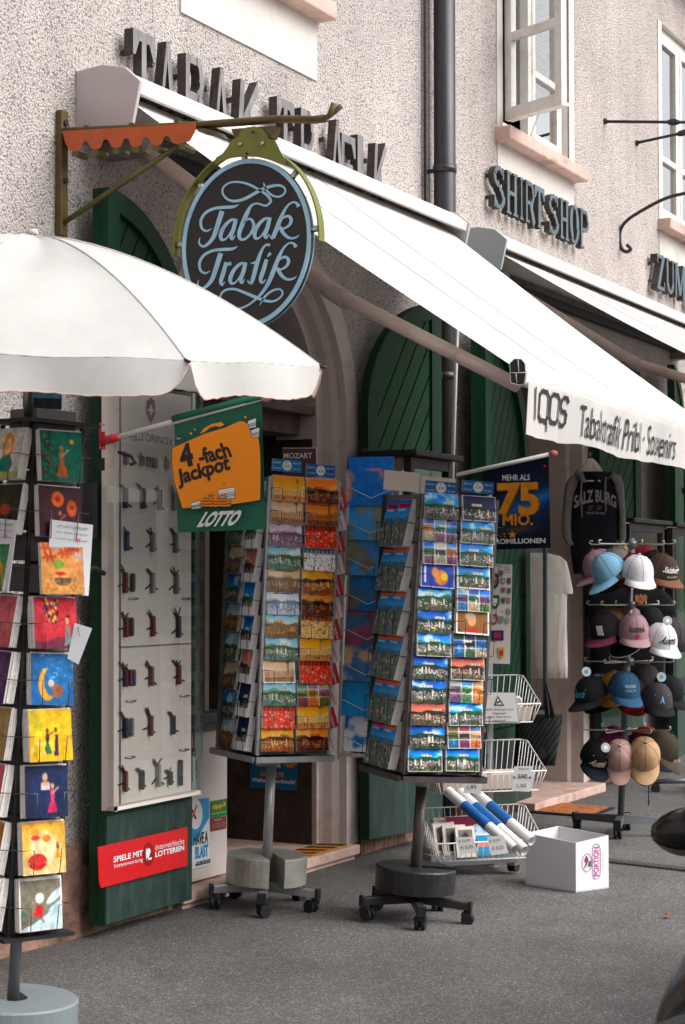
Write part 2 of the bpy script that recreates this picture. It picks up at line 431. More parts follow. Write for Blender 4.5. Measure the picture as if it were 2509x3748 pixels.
# ------------------------------------------------------------------ ground
def asphalt():
    m, nt, b = new_mat('asphalt')
    N, L = nt.nodes, nt.links
    tc = N.new('ShaderNodeTexCoord')
    v = N.new('ShaderNodeTexVoronoi'); v.inputs['Scale'].default_value = 185; v.inputs['Randomness'].default_value = 1
    n = N.new('ShaderNodeTexNoise'); n.inputs['Scale'].default_value = 1.3; n.inputs['Detail'].default_value = 8; n.inputs['Roughness'].default_value = 0.6
    n2 = N.new('ShaderNodeTexNoise'); n2.inputs['Scale'].default_value = 240; n2.inputs['Detail'].default_value = 3
    for q in (v, n, n2): L.new(tc.outputs['Object'], q.inputs['Vector'])
    hs = N.new('ShaderNodeSeparateColor'); L.new(v.outputs['Color'], hs.inputs[0])
    rp = N.new('ShaderNodeValToRGB'); e = rp.color_ramp.elements       # most chips are tarred over, a few show pale
    e[0].position = 0.0; e[0].color = (0.085, 0.081, 0.080, 1)
    e[1].position = 0.72; e[1].color = (0.125, 0.12, 0.118, 1)
    k = e.new(0.86); k.color = (0.17, 0.163, 0.158, 1)
    k = e.new(0.97); k.color = (0.29, 0.275, 0.26, 1)
    L.new(hs.outputs[0], rp.inputs[0])
    big = N.new('ShaderNodeMapRange'); big.inputs[1].default_value = 0.3; big.inputs[2].default_value = 0.72; big.inputs[3].default_value = 0.72; big.inputs[4].default_value = 1.22
    L.new(n.outputs['Fac'], big.inputs[0])
    fine = N.new('ShaderNodeMapRange'); fine.inputs[1].default_value = 0.3; fine.inputs[2].default_value = 0.7; fine.inputs[3].default_value = 0.65; fine.inputs[4].default_value = 1.35
    L.new(n2.outputs['Fac'], fine.inputs[0])
    mu = N.new('ShaderNodeMath'); mu.operation = 'MULTIPLY'; L.new(big.outputs[0], mu.inputs[0]); L.new(fine.outputs[0], mu.inputs[1])
    sc = N.new('ShaderNodeVectorMath'); sc.operation = 'SCALE'; L.new(rp.outputs[0], sc.inputs[0]); L.new(mu.outputs[0], sc.inputs['Scale'])
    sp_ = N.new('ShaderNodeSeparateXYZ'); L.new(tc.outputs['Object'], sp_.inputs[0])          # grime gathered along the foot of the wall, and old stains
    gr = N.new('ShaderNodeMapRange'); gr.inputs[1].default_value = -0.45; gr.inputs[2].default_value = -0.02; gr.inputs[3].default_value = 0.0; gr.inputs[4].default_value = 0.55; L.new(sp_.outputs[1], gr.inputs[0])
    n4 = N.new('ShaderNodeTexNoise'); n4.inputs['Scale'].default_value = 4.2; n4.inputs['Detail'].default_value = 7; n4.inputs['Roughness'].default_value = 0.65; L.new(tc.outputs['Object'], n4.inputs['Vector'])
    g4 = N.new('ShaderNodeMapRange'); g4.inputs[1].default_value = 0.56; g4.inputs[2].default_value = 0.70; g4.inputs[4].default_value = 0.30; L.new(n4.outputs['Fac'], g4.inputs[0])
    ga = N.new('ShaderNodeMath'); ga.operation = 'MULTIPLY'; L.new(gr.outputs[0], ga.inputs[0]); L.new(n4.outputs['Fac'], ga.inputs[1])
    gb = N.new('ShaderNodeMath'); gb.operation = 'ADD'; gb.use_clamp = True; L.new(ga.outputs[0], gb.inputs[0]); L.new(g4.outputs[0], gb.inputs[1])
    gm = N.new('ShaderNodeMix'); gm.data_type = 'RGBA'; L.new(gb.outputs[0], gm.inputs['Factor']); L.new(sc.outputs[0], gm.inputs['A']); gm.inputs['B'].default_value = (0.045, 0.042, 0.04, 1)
    L.new(gm.outputs['Result'], b.inputs['Base Color'])
    b.inputs['Roughness'].default_value = 0.8; b.inputs['Specular IOR Level'].default_value = 0.35
    ad = N.new('ShaderNodeMath'); ad.operation = 'MULTIPLY_ADD'; ad.inputs[1].default_value = -0.7
    L.new(v.outputs['Distance'], ad.inputs[0]); L.new(n2.outputs['Fac'], ad.inputs[2])
    bp = N.new('ShaderNodeBump'); bp.inputs['Strength'].default_value = 0.7; bp.inputs['Distance'].default_value = 0.006
    L.new(ad.outputs[0], bp.inputs['Height']); L.new(bp.outputs[0], b.inputs['Normal'])
    return m
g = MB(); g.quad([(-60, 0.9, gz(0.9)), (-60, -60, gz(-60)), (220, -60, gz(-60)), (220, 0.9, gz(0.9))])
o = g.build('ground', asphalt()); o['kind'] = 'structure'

# ------------------------------------------------------------------ facades
def wall_mesh(x0, x1, z0, z1, holes, y=0.0):
    """holes: (xa, xb, zlow, arch spring or top, radius or None)"""
    xs = {x0, x1}
    for h in holes:
        n = 28 if h[4] else 1
        for i in range(n + 1): xs.add(h[0] + (h[1] - h[0]) * i / n)
    xs = sorted(x for x in xs if x0 - 1e-6 <= x <= x1 + 1e-6)
    m = MB()
    def top(h, x):
        if not h[4]: return h[3]
        c = (h[0] + h[1]) / 2; return h[3] + math.sqrt(max(0.0, h[4] ** 2 - (x - c) ** 2))
    for a, b in zip(xs[:-1], xs[1:]):
        if b - a < 1e-5: continue
        mid = (a + b) / 2
        hs = sorted([h for h in holes if h[0] < mid < h[1]], key=lambda h: h[2])
        la = lb = z0
        for h in hs:
            if h[2] > la + 1e-5: m.quad([(a, y, la), (b, y, lb), (b, y, h[2]), (a, y, h[2])])
            la, lb = top(h, a), top(h, b)
        m.quad([(a, y, la), (b, y, lb), (b, y, z1), (a, y, z1)])
    return m
def arch_path(xa, xb, spring, r, n=28):
    c = (xa + xb) / 2
    pts = [(xb, 0.0)] + [(c + r * math.cos(math.pi * i / n), spring + r * math.sin(math.pi * i / n)) for i in range(n + 1)] + [(xa, 0.0)]
    return pts
def arch_sweep(xa, xb, spring, prof, z0=0.0, n=28):   # prof: (grow, y) outwards from the opening edge
    m = MB(); c = (xa + xb) / 2; r = (xb - xa) / 2
    rows = []
    for g_, y in prof:
        q = r + g_
        rows.append([Vector((c + q, y, z0))] + [Vector((c + q * math.cos(math.pi * i / n), y, spring + q * math.sin(math.pi * i / n))) for i in range(n + 1)] + [Vector((c - q, y, z0))])
    k = len(rows[0])
    vs = [p for rw in rows for p in rw]
    fs = [(j * k + i, j * k + i + 1, (j + 1) * k + i + 1, (j + 1) * k + i) for j in range(len(rows) - 1) for i in range(k - 1)]
    m.add(vs, fs); return m

O1 = (6.40, 7.98, 0.0, 2.23, 0.79)
O2 = (10.20, 11.36, 0.0, 2.38, 0.58)
O3 = (13.55, 14.75, 0.0, 2.38, 0.60)
TOP = 6.2
W0 = (6.55, 7.62, 4.30, 5.85, None)
W1 = (10.06, 11.20, 4.20, 5.75, None)
W2 = (13.20, 14.34, 4.20, 5.75, None)
SPLIT = 9.02

B1 = thing('house', 'pinkish roughcast house behind the dark metal tobacconist lettering', 'building', (7.2, 0, 0))
wall_mesh(-14, SPLIT, -0.3, TOP, [O1, W0]).build('wall', WALL1, B1)
B2 = thing('house', 'rose roughcast house with the shirt shop, right of the dark drainpipe', 'building', (11.5, 0, 0))
wall_mesh(SPLIT, 30, -0.3, TOP, [O2, O3, W1, W2], y=-0.004).build('wall', WALL2, B2)
m = MB(); m.box((8, 4.0, TOP + 0.05), (44, 8.4, 0.1)); m.build('roof', PIPE, B1)
m = MB(); m.box((-14.05, 4, 3), (0.1, 8, 6.4)); m.build('side_wall', WALL1, B1); m = MB(); m.box((30.05, 4, 3), (0.1, 8, 6.4)); m.build('side_wall', WALL2, B2); m = MB(); m.box((8, 8.1, 3), (44, 0.1, 6.6)); m.build('rear_wall', WALL1, B1)

def prism_strip(m, xa, xb, za, zb, out, y0=0.0):
    m.box(((xa + xb) / 2, y0 - out / 2, (za + zb) / 2), (xb - xa, out, zb - za))

# plinths (rough stained base)
PLINTH = mat('stained_plinth', S(150, 118, 102), 0.95, var=0.35, vscale=10, dirt=S(70, 56, 50), dscale=6, damt=0.8, bump=0.9, bscale=40, spec=0.15)
for (xa, xb, par, zt) in ((-14, 6.40, B1, 0.36), (8.14, SPLIT, B1, 0.30), (SPLIT, 10.1, B2, 0.3), (11.5, 13.5, B2, 0.22)):
    m = MB(); m.grid(lambda a, b: Vector((xa + (xb - xa) * a, -0.035 - 0.012 * math.sin(a * 190) * math.sin(a * 47) + 0.02 * b, -0.3 + (zt + 0.3) * b + 0.02 * b * math.sin(a * 61))), 120, 6)
    m.build('plinth', PLINTH, par)

# ---- porch 1
prof = [(0.125, 0.0), (0.125, -0.028), (0.0, -0.028), (-0.01, 0.01), (-0.035, 0.04), (-0.05, 0.085), (-0.06, 0.10), (-0.085, 0.10), (-0.085, 0.34)]
arch_sweep(*O1[:2], O1[3], prof, z0=0.07).build('arch_moulding', PLASTER, B1)
XR = O1[1] - 0.085
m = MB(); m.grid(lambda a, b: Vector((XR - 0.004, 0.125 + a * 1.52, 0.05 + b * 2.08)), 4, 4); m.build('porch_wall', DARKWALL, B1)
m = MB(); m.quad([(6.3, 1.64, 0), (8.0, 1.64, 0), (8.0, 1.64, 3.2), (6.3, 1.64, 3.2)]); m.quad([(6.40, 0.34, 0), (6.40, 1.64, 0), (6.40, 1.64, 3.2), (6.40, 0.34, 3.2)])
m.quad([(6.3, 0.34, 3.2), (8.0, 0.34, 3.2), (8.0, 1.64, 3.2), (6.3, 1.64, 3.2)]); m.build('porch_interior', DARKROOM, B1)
m = MB(); m.box((7.2, 0.28, 2.20), (1.5, 0.16, 0.10)); m.box((7.2, 0.24, 2.27), (1.5, 0.26, 0.045)); m.build('lintel', mat('brown_lintel', S(96, 82, 74), 0.8, var=0.3, vscale=14, dirt=S(50, 42, 38), dscale=6, damt=0.6, bump=0.4, bscale=50), B1, bevel=0.006)
# fanlight in the arch: dark pane with vertical iron bars
m = MB(); c, r = (O1[0] + O1[1]) / 2, 0.70
pl = [(c + r * math.cos(math.pi * i / 24), 0.33, 2.25 + r * math.sin(math.pi * i / 24)) for i in range(25)]
m.quad(pl); fan = m.build('fanlight', mat('dark_pane', S(24, 22, 23), 0.12, spec=0.6), B1)
for i in range(9):
    x = c - 0.56 + i * 0.14
    zt = 2.25 + math.sqrt(r * r - (x - c) ** 2)
    m = MB(); m.box((x, 0.30, (2.26 + zt) / 2), (0.035, 0.03, zt - 2.26)); m.build('glazing_bar', mat('brown_bar', S(70, 48, 38), 0.6, var=0.2), fan)
for a0 in (0.42, 0.72):
    m = MB(); m.tube([(c + r * a0 * math.cos(math.pi * i / 24), 0.28, 2.27 + r * a0 * math.sin(math.pi * i / 24)) for i in range(25)], 0.012, 6); m.build('glazing_bar', IRON, fan)
# steps
m = MB(); m.box((7.22, 0.72, 0.045), (1.62, 1.6, 0.05)); m.build('step', PINKSTONE, B1, bevel=0.008)
m = MB(); m.box((7.22, 0.73, -0.03), (1.58, 1.58, 0.09)); m.build('step', PINKSTONE, B1, bevel=0.006)
m = MB(); m.box((7.05, 0.62, 0.072), (0.62, 0.42, 0.012)); grate = m.build('foot_grate', mat('rubber_grate', S(46, 41, 39), 0.9), B1)
for i in range(20):
    m = MB(); m.box((7.05, 0.43 + i * 0.02, 0.081), (0.6, 0.008, 0.012)); m.build('slat', mat('grate_slat', S(84, 78, 74), 0.8), grate)
m = MB(); m.slab([(7.56, -0.06, 0.074), (7.94, -0.06, 0.074), (7.94, 0.10, 0.074), (7.50, 0.10, 0.074)], (0, 0, 0.003)); tape = m.build('warning_tape', mat('orange_tape', S(226, 140, 24), 0.5, var=0.2, vscale=15), B1)
for i in range(4):
    x = 7.60 + i * 0.10; m = MB(); m.slab([(x, -0.05, 0.0785), (x + 0.045, -0.05, 0.0785), (x + 0.0, 0.09, 0.0785), (x - 0.045, 0.09, 0.0785)], (0, 0, 0.001)); m.build('stripe', mat('black_tape', S(36, 32, 28), 0.6), tape)
# shop window left of the entrance, on a white panel
m = MB(); m.box((6.655, 0.06, 0.42), (0.49, 0.10, 0.68)); m.build('window_panel', mat('white_panel', S(226, 214, 208), 0.5, var=0.04, vscale=5), B1, bevel=0.004)
m = MB(); m.box((6.66, 0.045, 0.795), (0.50, 0.16, 0.05)); m.box((6.65, 0.05, 0.755), (0.47, 0.13, 0.035)); m.build('window_ledge', mat('grey_ledge', S(92, 90, 91), 0.5, var=0.15), B1, bevel=0.005)
m = MB(); m.box((6.78, 0.07, 1.50), (0.035, 0.05, 1.36)); m.box((6.44, 0.07, 1.5), (0.04, 0.05, 1.36)); m.build('window_frame', mat('pale_wood_frame', S(150, 128, 116), 0.6, var=0.15), B1)
m = MB(); m.quad([(6.46, 0.06, 0.82), (6.76, 0.06, 0.82), (6.76, 0.06, 2.18), (6.46, 0.06, 2.18)]); m.build('pane', CLEAR, B1)
for z in (1.1, 1.45, 1.8):
    m = MB(); m.box((6.66, 0.30, z), (0.34, 0.36, 0.012)); m.build('shelf', mat('glass_shelf', S(120, 128, 126), 0.2), B1)

# ---- porch 2
prof2 = [(0.115, 0.0), (0.115, -0.03), (0.0, -0.03), (0.0, 0.06), (-0.02, 0.08), (-0.02, 0.30)]
arch_sweep(*O2[:2], O2[3], prof2, z0=0.05).build('arch_moulding', PLASTER, B2)
m = MB(); m.grid(lambda a, b: Vector((O2[1] - 0.024, 0.30 + a * 0.95, -0.1 + b * 3.2)), 4, 4); m.build('porch_wall', PLASTER, B2)
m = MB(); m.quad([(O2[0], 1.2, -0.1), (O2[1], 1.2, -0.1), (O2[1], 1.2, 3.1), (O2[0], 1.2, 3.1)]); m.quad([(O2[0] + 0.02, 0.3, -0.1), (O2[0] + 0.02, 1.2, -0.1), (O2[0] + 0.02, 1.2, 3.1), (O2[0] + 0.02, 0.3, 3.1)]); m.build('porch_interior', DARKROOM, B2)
m = MB(); m.box(((O2[0] + O2[1]) / 2, 0.49, 0.02), (O2[1] - O2[0] + 0.1, 1.32, 0.06)); m.build('step', PINKSTONE, B2, bevel=0.008)
# ---- porch 3
arch_sweep(*O3[:2], O3[3], prof2, z0=0.05).build('arch_moulding', PLASTER, B2)
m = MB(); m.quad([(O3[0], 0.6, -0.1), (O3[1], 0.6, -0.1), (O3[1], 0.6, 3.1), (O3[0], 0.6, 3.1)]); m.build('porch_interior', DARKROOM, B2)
m = MB(); m.grid(lambda a, b: Vector((O3[1] - 0.024, 0.30 + a * 0.3, -0.1 + b * 3.2)), 4, 4); m.build('porch_wall', PLASTER, B2)

# ------------------------------------------------------------------ upper windows
def upper_window(B, w, casement=False):
    xa, xb, za, zb, _ = w
    y0 = 0.0
    # plaster surround, reveal and apron below the sill
    m = MB(); d = 0.14
    for (a, b, c_, e) in ((xa, xa, za, zb), (xb, xb, za, zb)):
        m.quad([(a, -0.006, c_), (a, d + 0.1, c_), (a, d + 0.1, e), (a, -0.006, e)])
    m.quad([(xa, -0.006, zb), (xb, -0.006, zb), (xb, d + 0.1, zb), (xa, d + 0.1, zb)])
    m.quad([(xa, -0.006, za), (xb, -0.006, za), (xb, d + 0.1, za), (xa, d + 0.1, za)])
    win = m.build('window', WHITEPLAST, B)
    for xx in (xa - 0.045, xb + 0.045):
        m = MB(); m.box((xx, -0.006, (za + zb) / 2), (0.09, 0.012, zb - za)); m.build('window_surround', WHITEPLAST, win)
    m = MB(); m.box(((xa + xb) / 2, -0.005, za - 0.24), (xb - xa + 0.16, 0.010, 0.30)); m.build('window_apron', WHITEPLAST, win)
    m = MB(); m.box(((xa + xb) / 2, -0.03, za - 0.048), (xb - xa + 0.22, 0.16, 0.085)); m.build('window_sill', PINKSTONE, win, bevel=0.01)
    yf = 0.07
    m = MB()
    for xx in (xa + 0.03, xb - 0.03, (xa + xb) / 2): m.box((xx, yf, (za + zb) / 2), (0.06, 0.06, zb - za))
    m.box(((xa + xb) / 2, yf + 0.001, za + 0.04), (xb - xa, 0.07, 0.075)); m.box(((xa + xb) / 2, yf + 0.001, zb - 0.04), (xb - xa, 0.07, 0.08))
    m.build('window_frame', WHITEWOOD, win, bevel=0.004)
    mid = (xa + xb) / 2
    zt = za + 0.52
    for k, (a, b) in enumerate(((xa + 0.06, mid - 0.03), (mid + 0.03, xb - 0.06))):
        if casement and k == 0: continue
        m = MB()
        for xx in (a + 0.025, b - 0.025): m.box((xx, yf - 0.012, (za + zb) / 2 + 0.03), (0.05, 0.05, zb - za - 0.12))
        for zz in (za + 0.10, zt, zb - 0.10): m.box(((a + b) / 2, yf - 0.0135, zz), (b - a - 0.1, 0.046, 0.045))
        m.build('casement', WHITEWOOD, win, bevel=0.003)
        for (q0, q1) in ((za + 0.12, zt - 0.022), (zt + 0.022, zb - 0.12)):
            m = MB(); m.quad([(a + 0.05, yf - 0.01, q0), (b - 0.05, yf - 0.01, q0), (b - 0.05, yf - 0.01, q1), (a + 0.05, yf - 0.01, q1)]); m.build('pane', PANE, win)
    if casement:
        wd = mid - 0.03 - (xa + 0.06); an = R(-112)
        M = Matrix.Translation((xa + 0.05, -0.02, 0)) @ Matrix.Rotation(an, 4, 'Z')
        m = MB(); zl = za + 0.06
        for xx in (0.028, wd - 0.028): m.box((xx, 0, (zl + zb) / 2), (0.056, 0.045, zb - zl), M)
        for zz, hh in ((zl + 0.04, 0.075), (zt + 0.06, 0.05), (zb - 0.03, 0.06)): m.box((wd / 2, 0.001, zz), (wd - 0.1, 0.043, hh), M)
        m.box((wd / 2, 0.03, zl + 0.012), (wd, 0.03, 0.022), M)
        m.build('casement', WHITEWOOD, win, label='white window casement swung open over the sill', bevel=0.003)
        for (q0, q1) in ((zl + 0.08, zt + 0.035), (zt + 0.085, zb - 0.06)):
            m = MB(); m.quad([M @ Vector(p) for p in ((0.056, 0, q0), (wd - 0.056, 0, q0), (wd - 0.056, 0, q1), (0.056, 0, q1))]); m.build('pane', glass_mat('open_pane', (0.9, 0.93, 0.93), 0.25), win)
        m = MB()
        for zz in (zl + 0.16, zl + 0.62): m.tube([(xa + 0.05, -0.015, zz), (xa + 0.05, -0.015, zz + 0.07)], 0.011, 8)
        m.tube([(xa + 0.02, -0.02, zl + 0.2), (xa + 0.04, -0.06, zl + 0.17), (xa + 0.035, -0.07, zl + 0.02)], 0.006, 6)
        m.tube([M @ Vector((wd * 0.55, 0.02, zl + 0.02)), (mid - 0.16, -0.01, za + 0.01)], 0.006, 6)
        m.build('window_stay', WHITEWOOD, win)
    m = MB(); m.quad([(xa, 0.55, za - 0.1), (xb, 0.55, za - 0.1), (xb, 0.55, zb), (xa, 0.55, zb)]); m.build('room', mat('room_dark', S(72, 72, 70), 0.9), win)
    m = MB()
    for xx in (xa + 0.12, xb - 0.12):
        m.grid(lambda a, b: Vector((xx - 0.12 + 0.24 * a, 0.2 + 0.02 * math.sin(a * 25), za + (zb - za) * b)), 16, 2)
    m.build('curtain', mat('grey_curtain', S(150, 152, 150), 0.9), win)
upper_window(B1, W0)
upper_window(B2, W1, True)
upper_window(B2, W2)

# ------------------------------------------------------------------ green arched shutters
def clip(poly, p, n):                                # keep the side where (q - p).n >= 0
    out = []
    for i in range(len(poly)):
        a, b = poly[i], poly[(i + 1) % len(poly)]
        da, db = (a[0] - p[0]) * n[0] + (a[1] - p[1]) * n[1], (b[0] - p[0]) * n[0] + (b[1] - p[1]) * n[1]
        if da >= 0: out.append(a)
        if da * db < 0:
            t = da / (da - db); out.append((a[0] + (b[0] - a[0]) * t, a[1] + (b[1] - a[1]) * t))
    return out
def half_arch(w, spring, inset, zlow, n=16):
    """outline of a leaf with its hinge at a = 0 and its tall edge at a = w"""
    pts = [(inset, zlow), (w - inset, zlow)]
    r = w - inset
    top = []
    for i in range(n + 1):
        an = math.pi / 2 + (math.pi / 2) * i / n
        top.append((w + r * math.cos(an), spring + r * math.sin(an)))
    top[0] = (w - inset, top[0][1]); top = [(min(a, w - inset), b) for a, b in top]
    return pts + top
def shutter(B, hinge, ang, w, spring, z0, label, lift=0.09, boards=True, tilt=1, thick=0.055, kick=True, board_mat=None):
    """ang: direction in the ground plane from the hinge to the tall edge"""
    M = Matrix.Translation((hinge[0], hinge[1], 0)) @ Matrix.Rotation(ang, 4, 'Z')
    sgn = -1.0 if math.cos(ang) > 0 else 1.0          # local y of the side that faces the street
    T = lambda a, z, d=0.0: M @ Vector((a, sgn * d, z))
    outer = half_arch(w, spring, 0.0, lift); inner = half_arch(w, spring, 0.085, z0 + 0.12)
    m = MB(); m.slab([T(a, z) for a, z in outer], T(0, 0, thick * 0.55) - T(0, 0, 0))
    sh = m.build('shutter', GREEN, B, label=label)
    # frame ring
    m = MB()
    k = len(outer)
    vs = [T(a, z, thick) for a, z in outer] + [T(a, z, thick) for a, z in inner] + [T(a, z, thick * 0.5) for a, z in outer] + [T(a, z, thick * 0.5) for a, z in inner]
    fs = []
    for i in range(k):
        j = (i + 1) % k
        fs += [(i, j, k + j, k + i), (i, 2 * k + i, 2 * k + j, j), (k + i, k + j, 3 * k + j, 3 * k + i)]
    m.add(vs, fs); m.build('shutter_frame', GREEN, sh)
    # diagonal boards, each its own piece with an open joint
    if boards:
        dx, dz = 0.5 * tilt, 0.866
        nx, nz = dz, -dx
        base = half_arch(w, spring, 0.088, z0 + 0.125)
        q = [a * nx + z * nz for a, z in base]; lo, hi = min(q), max(q)
        n = int((hi - lo) / 0.088) + 1
        for i in range(n):
            s0, s1 = lo + i * 0.088, lo + (i + 1) * 0.088 - 0.010
            pg = clip(clip(base, (nx * s0, nz * s0), (nx, nz)), (nx * s1, nz * s1), (-nx, -nz))
            if len(pg) < 3: continue
            m = MB(); m.slab([T(a, z, thick * 0.56) for a, z in pg], T(0, 0, 0.012) - T(0, 0, 0))
            m.build('plank', board_mat or GREENB, sh)
    if kick:
        m = MB(); m.slab([T(0.005, lift + 0.004), T(w - 0.005, lift + 0.004), T(w - 0.005, z0 + 0.06), T(0.005, z0 + 0.06)], T(0, 0, thick + 0.004) - T(0, 0, 0)); m.build('kick_plate', KICK, sh)
    for zz in (0.62, spring - 0.25):
        m = MB(); m.tube([T(-0.025, zz - 0.07, thick * 0.7), T(-0.025, zz + 0.07, thick * 0.7)], 0.024, 8); m.box((0.08, sgn * (thick + 0.006), zz), (0.20, 0.012, 0.045), M); m.tube([T(-0.05, zz - 0.03, 0.0), T(-0.05, zz + 0.03, 0.0)], 0.03, 8)
        m.build('hinge', IRON, sh)
    return sh, T
# leaf 1 lies back against the wall left of the entrance and carries the knife display
a1 = math.atan2(-0.075, -0.70)
LEAF1, T1 = shutter(B1, (6.375, -0.065), math.pi + math.atan2(0.02, 0.70), 0.65, 2.32, 0.42, 'green shutter carrying the knife display', lift=0.055, tilt=-1, thick=0.075, board_mat=GREEN)
LEAF2, T2 = shutter(B1, (8.06, -0.06), R(-11), 0.64, 2.26, 0.42, 'green boarded shutter right of the entrance arch', tilt=1)
LEAF3, T3 = shutter(B2, (10.13, -0.06), math.pi + R(4), 0.80, 2.10, 0.42, 'dark green shutter between drainpipe and pink porch', tilt=-1, thick=0.09, board_mat=GREEN)
LEAF4, T4 = shutter(B2, (11.48, -0.06), R(-8), 0.62, 2.36, 0.42, 'green shutter behind the hooded sweatshirt', tilt=1)
LEAF5, T5 = shutter(B2, (13.42, -0.06), math.pi + R(10), 0.66, 2.36, 0.42, 'green shutter behind the far display cabinet', tilt=-1)
# ------------------------------------------------------------------ drainpipe
m = MB(); m.tube([(9.005, -0.105, 0.0), (9.005, -0.105, TOP)], 0.062, 20)
dp = thing('drainpipe', 'dark grey round drainpipe between the two houses', 'drainpipe', (9.005, -0.105, 0))
m.build('pipe', PIPE, dp)
for z in (0.9, 2.55, 3.72, 5.3):
    m = MB(); m.lathe([(0.063, -0.02), (0.068, -0.02), (0.068, 0.02), (0.063, 0.02)], 20, Matrix.Translation((9.005, -0.105, z))); m.box((8.94, -0.105, z), (0.03, 0.03, 0.035)); m.box((9.005, -0.03, z), (0.02, 0.07, 0.02)); m.build('pipe_clamp', PIPE, dp)
m = MB(); m.tube([(8.925, -0.02, 2.2), (8.925, -0.02, TOP)], 0.008, 6); m.build('lightning_wire', IRON, dp)

# ------------------------------------------------------------------ raised metal letters
def stroke(p, q, w0, w1=None):
    w1 = w0 if w1 is None else w1
    p, q = Vector(p), Vector(q); d = (q - p).normalized(); n = Vector((-d.y, d.x))
    return [p + n * w0 / 2, p - n * w0 / 2, q - n * w1 / 2, q + n * w1 / 2]
def ring(cx, cy, rx, ry, t0, t1, a0, a1, n=12):      # arc band, thickness t0 across, t1 along
    o = [(cx + rx * math.cos(R(a0 + (a1 - a0) * i / n)), cy + ry * math.sin(R(a0 + (a1 - a0) * i / n))) for i in range(n + 1)]
    k = [(cx + (rx - t0) * math.cos(R(a0 + (a1 - a0) * i / n)), cy + (ry - t1) * math.sin(R(a0 + (a1 - a0) * i / n))) for i in range(n + 1)]
    return [[o[i], o[i + 1], k[i + 1], k[i]] for i in range(n)]
def rect(a, b, c, d): return [(a, b), (c, b), (c, d), (a, d)]
